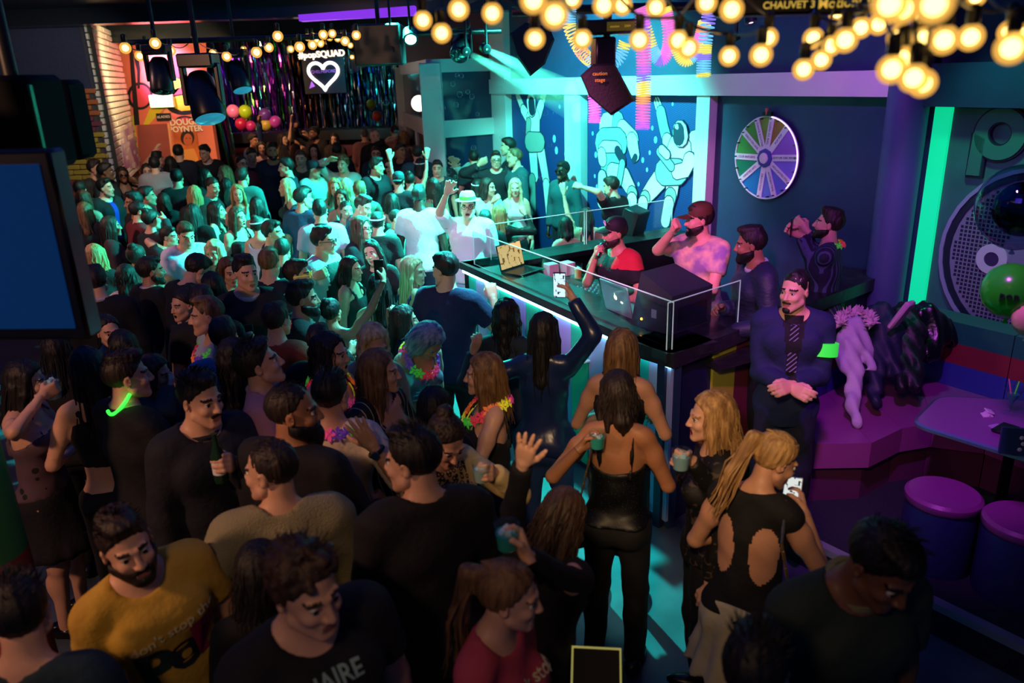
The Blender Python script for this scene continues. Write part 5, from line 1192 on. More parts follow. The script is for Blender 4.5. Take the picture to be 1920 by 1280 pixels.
o = tin.obj('tinsel_curtain', [mat('tinsel_'+c_, c_, .16, metal=1.) for c_ in tcols], None, False); o['kind'] = 'stuff'; tag(o, 'shiny multicoloured tinsel curtain across the back wall', 'curtain')
o = MB()
for i in range(60):
    t = i/59; xx = hy(386, 200, AY+.6)[0]+.35*TR.random(); a = TR.uniform(0, 3); o.add([(xx, AY+.3+.3*TR.random(), 2.9), (xx+.03, AY+.4+.2*TR.random(), 2.9), (xx+.16+.03, AY+.4+.2*TR.random(), 1.4), (xx+.16, AY+.3+.3*TR.random(), 1.4)], [(0, 1, 2, 3), (3, 2, 1, 0)], TR.randrange(4))
o = o.obj('tinsel_curtain', [mat('tinsel_'+c_, c_, .16, metal=1.) for c_ in ('e04ab8', 'b0b0e0', '8ae0a0', 'd03a8a')], None, False); o['kind'] = 'stuff'; tag(o, 'short pink and silver tinsel bundle at the poster edge', 'curtain')
struct(MB().box(((TXL+TXR)/2, BACKY-.28, LEDZ-.10), ((TXR-TXL)/2+.3, .22, .10)).obj('trim_8', BLACK))
bk = empty('back_bench', 'long dark bench with a dull red padded back under the tinsel', 'seat', ((TXL+TXR)/2, BACKY-.5, 0)); 
for i in range(8):
    L_ = (TXR-TXL)/8; MB().box((-(TXR-TXL)/2+L_*(i+.5), .22, 1.58), (L_/2-.01, .08, .13), bev=.03).obj('back_pad', leather('dullred', '7a3038'), bk)
MB().box((0, .22, 1.15), ((TXR-TXL)/2, .07, .28)).obj('back_board', mat('bench_navy', '161c34', .6), bk); MB().box((0, .0, .30), ((TXR-TXL)/2, .28, .28), bev=.03).obj('seat_base', leather('navy', '2a2f6c'), bk)
# heart sign
HS = [hy(x, y, BACKY-.35) for x, y in ((563, 94), (643, 89), (652, 174), (569, 178))]; hc_ = sum(HS)/4
hs = empty('heart_sign', 'black square sign with glowing lettering over a neon heart', 'sign', tuple(hc_)); W_ = (HS[1]-HS[0])[0]/2; Hh = (HS[0]-HS[3])[2]/2
MB().box((0, .05, 0), (W_, .04, Hh), bev=.01).obj('sign_board', mat('sign_black', '10122a', .3), hs)
NEONW = mat('neon_white', 'fff4e0', .3, emit=3.2, emitcol='ffeedd')
hp = [(.70*W_*.0625*(16*math.sin(t)**3), Hh*(-.12)+.68*Hh*.0625*(13*math.cos(t)-5*math.cos(2*t)-2*math.cos(3*t)-math.cos(4*t))) for t in np.linspace(0, 2*PI, 49)[:-1]]
mb = MB(); mb.tube([(a, -.03, b) for a, b in hp], .030, 8, closed=True); mb.obj('neon_heart', NEONW, hs)
U_ = (1, 0, .05); U_ = np.array(U_)/np.linalg.norm(U_)
letters('lettering', '#popSQUAD', .172, (0, -.02, Hh*.76), U_, (0, 0, 1), mat('letter_glow', 'fff0d8', .3, emit=1.7, emitcol='ffe0c0'), hs, .03, .002)
letters('lettering', 'CHELMSFORD', .085, (0, .006, .0), U_, (0, 0, 1), mat('letter_purple', '9a60d8', .4, emit=.25), hs, .004)
mb = MB(); mb.prism([(-.06, -.06), (.06, -.02), (0, .08)], (-W_*.62, .008, -Hh*.6), (1, 0, 0), (0, 0, 1), (0, -1, 0), .01); mb.obj('neon_arrow', mat('arrow_purple', 'b060e8', .3, emit=.8), hs)
for i, (x, y, r, c, lb) in enumerate(((437, 208, 11, 'f07ab8', 'pink balloon beside the lime one at the stage edge'), (460, 209, 11.5, 'a8c81e', 'lime green balloon beside the pink one'), (452, 232, 10.5, 'b01848', 'crimson balloon below the pink and lime balloons'), (470, 236, 9, 'c02a7a', 'magenta balloon half behind the crimson one'), (497, 215, 11, '6a38a0', 'violet balloon behind the raised arm'), (499, 234, 10, 'c8a84a', 'mustard balloon below the violet one'), (516, 228, 10.5, 'c848c0', 'orchid pink balloon beside the mustard one'), (696, 195, 8.5, 'a0a81e', 'olive green balloon at the right of the tinsel'), (707, 217, 9, 'c85030', 'orange balloon below the olive one'))):
    D_ = 15.9; balloon(lb, hr(x, y, D_), r*D_/1500, mat('balloon_'+c, c, .3))
# white framed glass box
gb = empty('glazed_box', 'white framed glazed corner box in front of the tinsel curtain', 'booth', (0, 0, 0))
GC, GR, GL = (np.array(hy(*p)[:2]) for p in ((814, 240, 11.7), (940, 240, 12.35), (762, 240, 15.4)))
PTB = mat('box_frame_white', 'd4d8d8', .35); GP = mat('box_pane_dark', '1a3050', .12); 
def gpost(p, w_, z0, z1): MB().box((*p, (z0+z1)/2), (w_, w_, (z1-z0)/2), bev=.01).obj('post', PTB, gb)
ztop = hy(812, 118, 11.7)[2]; zr = hy(825, 243, 11.7)[2]
for p, w_ in ((GC, .15), (GR, .08), (GL, .13)): gpost(p, w_, 0, ztop)
def grail(a, b, z, h): d, L, n = seg3(a, b); MB().box((*((a+b)/2), z), (L/2, .06, h), rotz(math.atan2(d[1], d[0]))).obj('rail', PTB, gb)
def gpane(a, b, z0, z1, m): d, L, n = seg3(a, b); MB().box((*((a+b)/2), (z0+z1)/2), (L/2, .012, (z1-z0)/2), rotz(math.atan2(d[1], d[0]))).obj('pane', m, gb)
GP2 = mat('box_pane_mauve', '6a5670', .15)
for a, b, m in ((GC, GR, GP), (GC, GL, GP2)):
    grail(a, b, ztop-.04, .09); grail(a, b, zr, .12); gpane(a, b, zr+.12, ztop-.12, m); gpane(a, b, .1, zr-.12, GP)
gm = (GC*.45+GL*.55); gpost(gm, .04, .1, zr)
sl = empty('wall_lamp', 'round glowing lamp behind the mauve pane of the glazed box', 'lamp', (*(GC*.80+GL*.20+np.array([-.10, -.02])), hy(793, 194, 12.3)[2])); mb = MB(); mb.sphere((0, 0, 0), .12, 16, 10, sc_=(1, .5, 1)); mb.obj('lamp_globe', mat('lamp_cream', 'fff2c8', .3, emit=2.5), sl)
# ------------------------------------------------------------------ near left: column, hanging screen
cl = MB(); cc_ = hy(57, 1090, 3.0); cx, cy = cc_[0]-.17, 3.0
cl.lathe([(.17, 1.04), (.17, 4.0)], 28, (cx, cy, 0), m=0); cl.lathe([(.17, 0), (.17, 1.04)], 28, (cx, cy, 0), m=1)
struct(cl.obj('trim_9', [mat('column_green', '3f8a4c', .5), mat('column_red', 'a03c34', .5)]))
tv = empty('television', 'big hanging television with a blue screen at the left edge', 'television', tuple(hy(60, 470, 2.4)))
t0 = np.array(tv.location)
TC = [hy(x, y, 2.4) for x, y in ((158, 632), (82, 288))]      # right edge, bottom and top
UP = TC[1]-TC[0]; HT = np.linalg.norm(UP); UP = UP/HT; LF = hy(0, 641, 2.42)-TC[0]; LF = LF-UP*(LF@UP); LF = LF/np.linalg.norm(LF); NO = np.cross(LF, UP); NO = NO if NO[1] < 0 else -NO
Wd = 1.0; RT = np.stack([LF, NO, UP], 1); ctr = TC[0]+LF*Wd/2+UP*HT/2-t0
MB().box(ctr-NO*.05, (Wd/2+.012, .045, HT/2+.012), RT, bev=.012).obj('casing', mat('tv_black', '07080c', .25), tv)
MB().box(ctr-NO*.004, (Wd/2-.025, .003, HT/2-.03), RT).obj('screen', mat('tv_screen', '061020', .06, emit=.30, emitcol='0a3a78'), tv)
MB().box(ctr+UP*(HT/2+.10)-NO*.04-LF*.0, (.22, .05, .10), RT, bev=.01).obj('bracket_box', mat('bracket_dark', '050609', .8, spec=.15), tv)
mb = MB(); mb.tube([ctr+UP*(HT/2+.05)-NO*.08, np.array([ctr[0], ctr[1]+.2, 4.0-t0[2]])], .03, 12); mb.obj('hanging_pole', BLACK, tv)
sb = empty('speaker_box', 'dark cabinet with a green glint painted along its edge, hanging above the television', 'speaker', tuple(hy(40, 230, 2.9))); MB().box((-.05, 0, -.0), (.17, .12, .16), bev=.02).obj('cabinet', mat('cabinet_dark', '06070a', .8, spec=.15), sb)
MB().box((.115, -.10, 0), (.006, .012, .13), bev=.004).obj('edge_glint', mat('glint_green', '1c5a34', .2, metal=.6), sb); MB().tube([(0, 0, .15), (0, 0, 4.0-sb.location[2])], .025, 10).obj('hanging_pole', BLACK, sb)  # green rim glint put in as a coloured strip
tag(MB().box(hy(125, 225, 3.4), (.07, .08, .16), bev=.02).obj('wall_speaker', mat('cabinet_dark', '0a0d12', .3)), 'dark box speaker in front of the orange brick band', 'speaker')

# ------------------------------------------------------------------ ceiling fittings
def beam(label, a, b, r, m, nm='ceiling_beam'): o = MB(); o.box((np.array(a)+np.array(b))/2, (abs(b[0]-a[0])/2, abs(b[1]-a[1])/2, abs(b[2]-a[2])/2)); return struct(o.obj(nm, m))
p = hy(380, 62, 13.0)
for i, (Y, z0, z1, x0, x1) in enumerate(((14.2, 3.72, 4.0, -9, 0.2), (11.0, 3.80, 4.0, -9, .2), (7.0, 3.86, 4.0, -6, 1.2))): beam('', (x0, Y, z0), (x1, Y+.35, z1), 0, DARKCEIL, 'trim_%d' % (10+i))
TRUSS = mat('truss_black', '14161a', .4, metal=.3)
def bar(name, label, a, b, r, cat='bar'): o = MB(); o.tube([a, b], r, 10); return tag(o.obj(name, TRUSS), label, cat)
bar('ceiling_bar', 'long black lighting bar across the ceiling over the crowd', hy(230, 80, 9.6), hy(940, 58, 9.6), .03)
bar('ceiling_bar', 'black lighting bar over the booth carrying the speaker and coils', hy(960, 22, 4.6), hy(1400, 8, 4.6), .025)
# pinkish lit ledge under the ceiling, its light put in as emission
pl = hy(560, 36, 10.0); pr = hy(778, 24, 10.0); lg = MB(); lg.hexa([(pl[0], 10.0, pl[2]-.02), (pr[0], 10.0, pr[2]-.02), (pr[0], 10.2, pr[2]-.02), (pl[0], 10.2, pl[2]-.02), (pl[0], 10.0, pl[2]+.05), (pr[0], 10.0, pr[2]+.08), (pr[0], 10.2, pr[2]+.08), (pl[0], 10.2, pl[2]+.05)])
tag(lg.obj('lit_ledge', mat('ledge_glow', '8a2ae0', .4, emit=.7, emitcol='8a30e0')), 'violet ceiling ledge, its light painted in as glow, above the heart sign', 'light')
HOUS = mat('fixture_black', '0c0e13', .35)
def moving_head(label, top, aim, s=1., lens='2a8aa8', le=.6):
    """yoke lamp hung from the ceiling: base, two arms, barrel with a lens"""
    e = empty('moving_head_lamp', label, 'lamp', tuple(top)); 
    MB().box((0, 0, -.05*s), (.13*s, .10*s, .05*s), bev=.012).obj('base', HOUS, e)
    for sd in (-1, 1): MB().box((sd*.13*s, 0, -.22*s), (.018*s, .04*s, .15*s), bev=.008).obj('yoke_arm', HOUS, e)
    d = np.array(aim, float); d /= np.linalg.norm(d); u = np.cross(d, [0, 0, 1.]); u /= np.linalg.norm(u); R = np.stack([u, np.cross(d, u), d], 1)
    MB().lathe([(.07*s, -.17*s), (.105*s, -.12*s), (.115*s, .0), (.125*s, .17*s), (.112*s, .19*s)], 22, (0, 0, -.30*s), R).obj('barrel', HOUS, e)
    MB().lathe([(.112*s, .191*s), (.08*s, .205*s), (.001, .21*s)], 22, (0, 0, -.30*s), R, caps=False).obj('lens', mat('lens_'+lens, lens, .08, emit=le), e)
    if top[2] < 3.9: MB().tube([(0, 0, 0), (0, 0, 4.0-top[2])], .02, 8).obj('hanging_pole', TRUSS, e)
    return e
moving_head('black moving head lamp hanging left, before the coral pop-art wall', hr(292, 84, 8.2), (.05, -.25, -1), .85, '0a1420', .0)
moving_head('large black moving head lamp with a blue lens before the pop-art lips', hr(370, 100, 6.6), (.25, -.35, -.9), 1.0)
moving_head('black moving head lamp between the tinsel and the big blue-lens lamp', hr(440, 92, 10.5), (.25, -.3, -.9), 1.0)
moving_head('black moving head lamp left of the white corner post, under the ceiling bar', hr(862, 40, 8.6), (-.1, -.6, -.5), .8, '0a2a30', .1)
bxs = empty('ceiling_box', 'dark box fitting hanging before the tinsel top, left of the bright cyan lamp', 'box', tuple(hr(712, 85, 9.6))); MB().box((0, 0, 0), (.27, .2, .22), bev=.02).obj('casing', HOUS, bxs); MB().tube([(0, 0, .2), (0, 0, 4.0-bxs.location[2])], .025, 8).obj('hanging_pole', TRUSS, bxs)
def lampface(label, p, d, r, col, e_, nm='spot_lamp', fc=None):
    d = np.array(d, float); d /= np.linalg.norm(d); u = np.cross(d, [.1, 0, 1.]); u /= np.linalg.norm(u); R = np.stack([u, np.cross(d, u), d], 1)
    e = empty(nm, label, 'lamp', tuple(p)); MB().lathe([(r*.7, -r*2.2), (r*1.1, -r*1.6), (r*1.15, .01), (r*1.02, .012)], 16, (0, 0, 0), R).obj('housing', HOUS, e)
    MB().lathe([(r, .006), (r*.6, r*.25), (.001, r*.3)], 16, (0, 0, 0), R, caps=False).obj('lit_lens', mat('lens_lit_'+col, col, .2, emit=e_, emitcol=fc or col), e)
    if p[2] < 3.95: MB().tube([(0, 0, r*.9), (0, 0, 4.0-p[2])], .014, 8).obj('hanging_pole', TRUSS, e)
    return e
KL = hr(770, 73, 9.3)
lampface('brilliant cyan stage lamp under the ceiling, above the glazed box', KL, (.1, -.7, -.55), .075, 'd0ffff', 30, fc='8af4ff')
G1, G2, G3 = hr(874, 97, 8.4), hr(912, 92, 8.2), hr(735, 94, 9.4)
lampface('left green lamp of the pair shining across the white corner post', G1, (.35, -.6, -.2), .042, '9aff8a', 14, fc='30ff50'); lampface('right green lamp of the pair shining across the white corner post', G2, (.35, -.6, -.2), .042, '9aff8b', 14, fc='30ff50'); lampface('single green lamp shining left before the tinsel', G3, (-.4, -.6, -.15), .040, '9aff8c', 14, fc='30ff50')
G4 = hw(1380, 72, tuple(WP+WN*.5), WD); lampface('small green lamp in the dark recess above the white beam', G4, (-.6, -.5, -.2), .022, '40e070', 5)
M4 = hr(1408, 40, 7.2); lampface('small lamp with a pale pink rim hanging above the white beam', M4, (.1, -.3, -1), .045, 'f0b0c8', 2.0)
# hanging loudspeakers
def hung_speaker(label, pts, D, dep, m, plate=False, top=None):
    c = hr(sum(p[0] for p in pts)/len(pts), sum(p[1] for p in pts)/len(pts), D); e = empty('loudspeaker', label, 'speaker', tuple(c)); F_ = ray(960, 200); F_ = np.array([c[0], c[1], 0]); F_ /= np.linalg.norm(F_)
    U_ = np.array([F_[1], -F_[0], 0]); P = [hr(x, y, D)-c for x, y in pts]; pl = [(float(p@U_), float(p[2])) for p in P]
    area = sum(a[0]*b[1]-b[0]*a[1] for a, b in zip(pl, pl[1:]+pl[:1])); pl = pl if area < 0 else pl[::-1]
    V0 = [U_*a+Zv*b for a, b in pl]; cen = sum(V0)/len(V0); n = len(pl); V = [cen+(v-cen)*.90-F_*dep*.06 for v in V0]+[v-F_*0 for v in V0]+[v+F_*dep for v in V0]
    mb = MB(); mb.add(V, [tuple(range(n)), tuple(range(2*n, 3*n))[::-1]]+[q for k in (0, 1) for i in range(n) for q in [(k*n+(i+1) % n, k*n+i, (k+1)*n+i, (k+1)*n+(i+1) % n)]]); o = mb.obj('cabinet', m, e, False)
    if plate:
        for dx, dy, t in ((-14, -12, 'caution'), (-14, 0, 'stage')): p = hr(1139+dx+0, 150+dy, D-.03)-c; letters('maker_lettering', t, .026, p-F_*.02, U_, Zv, mat('plate_gold', 'd8a838', .4, emit=.25), e, .001)
    mb = MB(); a = max(V0, key=lambda v: v[2]); mb.tube([np.array([a[0]*.3, a[1]*.3, a[2]])+F_*dep*.5, np.array([0, 0, 4.0-c[2]])+F_*dep*.5], .018, 8); mb.obj('hanging_pole', TRUSS, e); return e
hung_speaker('black loudspeaker tilted on a corner, hanging before the astronaut mural', [(1088, 142), (1112, 120), (1152, 118), (1190, 188), (1146, 217), (1104, 180)], 4.3, .26, mat('speaker_black', '0a0b08', .7, bump=.2, nscale=90), True)
p = hr(1131, 100, 4.4); brk = MB(); brk.box(p, (.055, .05, .08), rotz(.2), bev=.008); tag(brk.obj('bracket', HOUS), 'black bracket block holding the tilted loudspeaker', 'bracket')
fx = empty('effect_light', 'black effect light with a yellow label plate above the tilted loudspeaker', 'lamp', tuple(hr(1140, 52, 4.4))); MB().box((0, 0, 0), (.16, .11, .035), bev=.01).obj('casing', HOUS, fx); MB().box((.055, -.112, 0), (.075, .002, .022)).obj('label_plate', mat('plate_olive', '8a7a24', .4, emit=.12), fx); MB().tube([(0, 0, .03), (0, 0, 4.0-fx.location[2])], .02, 8).obj('hanging_pole', TRUSS, fx)
for dx, t in ((.02, 'caution'), (.085, '230V')): letters('lettering', t, .016, (dx, -.1155, 0), (1, 0, 0), (0, 0, 1), mat('plate_ink', 'e8c850', .5, emit=.3), fx, .0005)
hung_speaker('dark blue wedge loudspeaker hanging right of the white corner post', [(955, 64), (985, 42), (1030, 50), (1040, 75), (1022, 120), (994, 143), (968, 105)], 7.0, .4, mat('speaker_navy', '10142a', .6))
# truss bars with lettering at the top right
def ledbar(label, a, b, txt, tp, size):
    e = empty('light_bar', label, 'lamp', tuple((a+b)/2)); d = b-a; L = np.linalg.norm(d); d /= L; n = np.cross(d, Zv); n /= np.linalg.norm(n); n = n if n[1] < 0 else -n
    MB().box((0, 0, .0), (L/2, .05, .035), np.stack([d, -n, np.cross(d, -n)], 1), bev=.008).obj('casing', mat('bar_black', '0d0e0c', .4), e); letters('lettering', txt, size, tp-np.array(e.location)+n*.053, d, np.cross(n, d)*(1 if np.cross(n, d)[2] > 0 else -1), mat('letter_gold', 'e8c050', .4, emit=.5), e, .001, .0006)
    MB().tube([(0, 0, .02), (0, 0, 4.0-e.location[2])], .02, 8).obj('hanging_pole', TRUSS, e)
D_ = 2.7
ledbar('black light bar lettered in gold at the top, left of the other', hr(1338, 10, D_), hr(1525, 4, D_), 'CHAUVET 3', hr(1478, 12, D_), .028)
ledbar('black light bar with slanted gold lettering at the top, right of the other', hr(1530, 6, 2.6), hr(1716, -6, 2.6), 'MotionOrb', hr(1594, 7, 2.6), .036)
# spring coils
SC_ = [mat('coil_'+c_, c_, .35, emit=.55) for c_ in ('ff8ae0', 'e080ff', '9a8aff', '7ad8ff', '8affa8', 'f8f070', 'ffb87a')]
def coil(label, pts, r, turns, D, cols=None, wire=.0035, group='rainbow coils'):
    P = [hr(x, y, d) for x, y, d in pts]; n = turns*12; mb = MB(); path = []
    T = np.linspace(0, len(P)-1, n)
    def cr(t):
        i = min(int(t), len(P)-2); f = t-i; p0, p1, p2, p3 = P[max(i-1, 0)], P[i], P[i+1], P[min(i+2, len(P)-1)]
        return .5*(2*p1+(p2-p0)*f+(2*p0-5*p1+4*p2-p3)*f*f+(3*p1-p0-3*p2+p3)*f**3)
    ref = None
    for k, t in enumerate(T):
        c = cr(t); d = cr(min(t+.02, len(P)-1))-cr(max(t-.02, 0)); d /= np.linalg.norm(d)+1e-9
        if ref is None: ref = np.cross(d, [0, 1., .3]); ref /= np.linalg.norm(ref)
        ref = ref-d*(ref@d); ref /= np.linalg.norm(ref); b = np.cross(d, ref); a = 2*PI*k/12; path.append(c+r*(math.cos(a)*ref+math.sin(a)*b))
    o0 = path[0]; step = max(1, n//14)
    for j, k in enumerate(range(0, n-1, step)): mb.tube([p-o0 for p in path[k:min(k+step+1, n)]], wire, 5, (cols[j % len(cols)] if cols else (j//2) % 7), cap=False)
    o = mb.obj('spring_coil', SC_); o.location = o0; tag(o, label, 'coil', group); return o
coil('long straight rainbow coil hanging right of the tilted loudspeaker', [(1205, 18, 4.3), (1206, 80, 4.3), (1207, 140, 4.3), (1206, 190, 4.3), (1205, 243, 4.3)], .037, 44, 4.3, [0, 1, 2, 1, 0, 0, 1, 2, 5, 5, 6, 0])
coil('pale yellow coil sweeping down behind the tilted loudspeaker', [(1068, 18, 4.5), (1068, 50, 4.5), (1085, 88, 4.5), (1105, 112, 4.6), (1130, 125, 4.7), (1160, 110, 4.7), (1172, 80, 4.7)], .034, 40, 4.5, [3, 3, 5, 5, 5, 6, 5, 3, 3, 2, 2])
coil('pink coil end showing below the left of the loudspeaker', [(1110, 150, 4.7), (1115, 190, 4.7), (1115, 230, 4.7)], .035, 18, 4.7, [1, 1, 0, 0, 0, 1])
coil('coil looping in a low curve between the long coil and the lamps', [(1200, 15, 4.6), (1212, 60, 4.6), (1226, 100, 4.6), (1242, 112, 4.6), (1254, 85, 4.6), (1252, 40, 4.6), (1246, 15, 4.6)], .034, 50, 4.6, [0, 0, 5, 5, 3, 3, 2, 1, 0, 0, 0])
coil('pale coil looping low under two bulbs toward the purple beam', [(1262, 40, 4.5), (1268, 85, 4.5), (1284, 112, 4.5), (1302, 100, 4.5), (1314, 70, 4.5), (1322, 40, 4.5)], .034, 46, 4.5, [0, 0, 6, 5, 5, 5, 5, 3, 2, 2])
coil('pale green coil hanging straight beside the purple post', [(1330, 25, 4.4), (1322, 80, 4.4), (1320, 110, 4.4), (1319, 144, 4.4)], .036, 24, 4.4, [2, 2, 3, 3, 3, 5, 5, 5])
# festoon bulbs
AMB = bpy.data.materials.new('bulb_amber_glass'); AMB.use_nodes = True; nt = AMB.node_tree; nt.nodes.remove(nt.nodes['Principled BSDF'])
t_ = nt.nodes.new('ShaderNodeBsdfTransparent'); t_.inputs[0].default_value = (1, .86, .55, 1); e_ = nt.nodes.new('ShaderNodeEmission'); e_.inputs[0].default_value = (1, .52, .10, 1); e_.inputs[1].default_value = .85
x_ = nt.nodes.new('ShaderNodeMixShader'); x_.inputs[0].default_value = .62; nt.links.new(t_.outputs[0], x_.inputs[1]); nt.links.new(e_.outputs[0], x_.inputs[2]); nt.links.new(x_.outputs[0], nt.nodes['Material Output'].inputs[0])
CORE = mat('bulb_core', 'fff2c8', .4, emit=9.0, emitcol='ffdf9a')
_m = MB(); _m.sphere((0, 0, -.0), .0255, 16, 10); bulb_g = _m.mesh('bulb_glass', AMB); _m = MB(); _m.sphere((0, 0, 0), .0150, 12, 8); bulb_c = _m.mesh('bulb_core', CORE); _m = MB(); _m.lathe([(.009, .022), (.012, .026), (.012, .055), (.004, .06)], 12); bulb_s = _m.mesh('bulb_socket', BLACKP)
_m = MB(); _m.sphere((0, 0, -.0), .0255, 10, 8, m=0); 
def bulb(label, p, group, s=1.):
    o = link('festoon_bulb', bulb_g, None, tuple(p)); o.scale = (s, s, s); tag(o, label, 'bulb', group); link('bulb_core', bulb_c, o); link('bulb_socket', bulb_s, o); return o
def nth(i):
    T_ = ['first', 'second', 'third', 'fourth', 'fifth', 'sixth', 'seventh', 'eighth', 'ninth', 'tenth', 'eleventh', 'twelfth', 'thirteenth', 'fourteenth', 'fifteenth', 'sixteenth', 'seventeenth', 'eighteenth', 'nineteenth']
    D_ = ['twentieth', 'thirtieth', 'fortieth']; d_ = ['twenty', 'thirty', 'forty']
    return T_[i] if i < 19 else D_[(i+1)//10-2] if (i+1) % 10 == 0 else d_[(i+1)//10-2]+'-'+T_[(i+1) % 10-1]
NEARB = [(860, 18, 18), (923, 25, 18), (828, 62, 17), (793, 38, 16), (1000, 0, 23), (1040, 28, 24), (1003, 73, 18), (1092, 73, 17), (1073, -2, 17), (1132, 10, 19), (1167, 10, 17), (1199, 75, 18), (1230, 14, 17), (1272, 76, 18), (1291, 90, 18), (1325, 5, 18), (1372, 18, 20), (1367, 105, 17), (1427, 103, 19), (1440, 71, 17), (1507, 130, 18), (1525, 72, 17), (1558, 86, 17), (1585, 75, 20), (1540, 112, 17), (1570, 23, 14), (1614, 52, 17), (1648, 45, 17), (1688, 70, 20), (1668, 8, 27), (1692, 16, 24), (1752, 8, 29), (1730, 34, 16), (1731, 73, 19), (1770, 75, 22), (1820, 70, 20), (1672, 130, 23), (1690, 112, 22), (1708, 104, 19), (1713, 146, 23), (1730, 156, 22), (1830, -6, 15), (1893, 60, 17), (1896, 90, 24), (1912, 66, 18)]
cord = []
for i, (x, y, r) in enumerate(NEARB): cord.append(hr(x, y, FPX*.0245/r*1.03)); bulb('%s glowing amber festoon bulb from the left in the big near cluster' % nth(sorted(NEARB).index((x, y, r))), cord[-1], 'near festoon bulbs')
FARB = [(235, 90, 9), (262, 105, 8), (291, 81, 9), (272, 82, 5), (320, 95, 8), (400, 100, 7), (425, 106, 8), (457, 92, 5), (362, 75, 5), (481, 98, 9), (504, 89, 8), (521, 68, 9), (545, 92, 6), (562, 88, 9), (577, 70, 6), (586, 67, 5), (606, 65, 8), (623, 63, 7), (618, 70, 6), (594, 75, 5), (603, 80, 5), (586, 84, 8), (601, 82, 6), (633, 72, 6), (647, 77, 8), (640, 66, 4), (668, 66, 8), (677, 68, 5), (657, 85, 5), (660, 107, 4), (667, 107, 4), (675, 106, 4)]
fb = []
for i, (x, y, r) in enumerate(FARB): D_ = min(11.5, FPX*.030/r*1.55); D_ = max(D_, 6.6); p = hr(x, y, D_); fb.append(p); bulb('%s small festoon bulb from the left in the far string' % nth(sorted(FARB).index((x, y, r))), p, 'far festoon bulbs', r*D_/FPX/.0255*1.0)
def cable(label, P, r=.004):
    mb = MB(); pts = []
    for a, b in zip(P, P[1:]):
        for t in np.linspace(0, 1, 7)[:-1]: pts.append(a+(b-a)*t+Zv*(.052-.10*np.linalg.norm(b-a)*t*(1-t)))
    pts.append(P[-1]+Zv*.052); mb.tube(pts, r, 5); tag(mb.obj('festoon_cable', BLACKP), label, 'cable', 'festoon cables')
up = lambda p: np.array([p[0], p[1], 4.0])
o_ = sorted(range(len(NEARB)), key=lambda i: NEARB[i][0])
for k, lb in ((0, 'festoon cable looping over the glazed box side of the bulbs'), (1, 'festoon cable looping past the booth coils'), (2, 'festoon cable looping through the bulb cluster at the right')):
    ids = [i for i in o_ if (NEARB[i][0] < 1100, 1100 <= NEARB[i][0] < 1500, NEARB[i][0] >= 1500)[k]]; P = [cord[i] for i in ids[::2]]; cable('upper '+lb, P); cable('lower '+lb, [cord[i] for i in ids[1::2]])
ids = sorted(range(len(FARB)), key=lambda i: FARB[i][0]); tmp = [fb[i] for i in ids if FARB[i][0] < 520]; cable('festoon cable of the small far bulbs', tmp, .006)
# soap bubbles
BUB = glassmat('soap_film', (1, 1, 1), rough=.0); 
_m = MB(); _m.sphere((0, 0, 0), .022, 14, 10); bub = _m.mesh('soap_bubble', BUB)
for i, (x, y) in enumerate([(826, 155), (857, 141), (865, 142), (849, 157), (877, 172), (885, 181), (862, 177), (855, 196), (830, 203), (895, 214), (764, 185), (780, 213), (786, 165), (743, 249), (731, 286), (713, 192), (724, 192), (888, 277), (940, 257), (941, 152), (937, 166), (963, 179), (1000, 155), (1050, 182), (1053, 200), (1073, 207), (1022, 211), (1040, 212), (1045, 143), (986, 245), (695, 323), (572, 316), (835, 326), (841, 322), (854, 333), (825, 343), (837, 327), (814, 360), (897, 315), (890, 330), (970, 332), (982, 330), (1009, 335), (1015, 330), (945, 316), (924, 410), (1003, 345), (1031, 272), (1068, 270), (838, 403)]):
    o = link('soap_bubble', bub, None, tuple(hr(x, y, 6.6+(i*37 % 10)*.16))); tag(o, 'tiny clear soap bubble drifting over the crowd before the glazed box', 'bubble', 'soap bubbles'); o.scale = (.8+.05*(i % 9),)*3
# green light shafts: local haze that real lamps shine through
def shaft(label, a, b, r0, r1, dens, col, power, ang):
    a, b = np.array(a), np.array(b); mb = MB(); mb.tube([a, b], [r0, r1], 14); m = bpy.data.materials.new('haze'); m.use_nodes = True; nt = m.node_tree; nt.nodes.remove(nt.nodes['Principled BSDF'])
    v = nt.nodes.new('ShaderNodeVolumeScatter'); v.inputs['Density'].default_value = dens; nt.links.new(v.outputs[0], nt.nodes['Material Output'].inputs['Volume'])
    o = mb.obj('light_haze', m); o['kind'] = 'stuff'; tag(o, label, 'haze')
    l = bpy.data.lights.new('beam_lamp', 'SPOT'); l.energy = power; l.color = col; l.spot_size = ang; l.spot_blend = .2; l.shadow_soft_size = .03; lo = bpy.data.objects.new('beam_lamp', l); COL.objects.link(lo); d = Vector(b-a); lo.location = Vector(a)-d.normalized()*.02; lo.rotation_euler = d.to_track_quat('-Z', 'Y').to_euler(); return o
GC_ = (.08, 1, .25)
E1, E2, E3 = hw(1075, 205, tuple(WP+WN*.2), WD), hw(1066, 172, tuple(WP+WN*.2), WD), hy(655, 118, 12.5)
for lb, a, b in (('lower green light shaft crossing the white corner post', G1, E1), ('upper green light shaft crossing the white corner post', G2, E2), ('green light shaft pointing left before the tinsel', G3, E3)):
    a = np.array(a); d = (b-a)/np.linalg.norm(b-a); shaft(lb, a+d*.10, b, .030, .16, .55, GC_, 1500, .11)
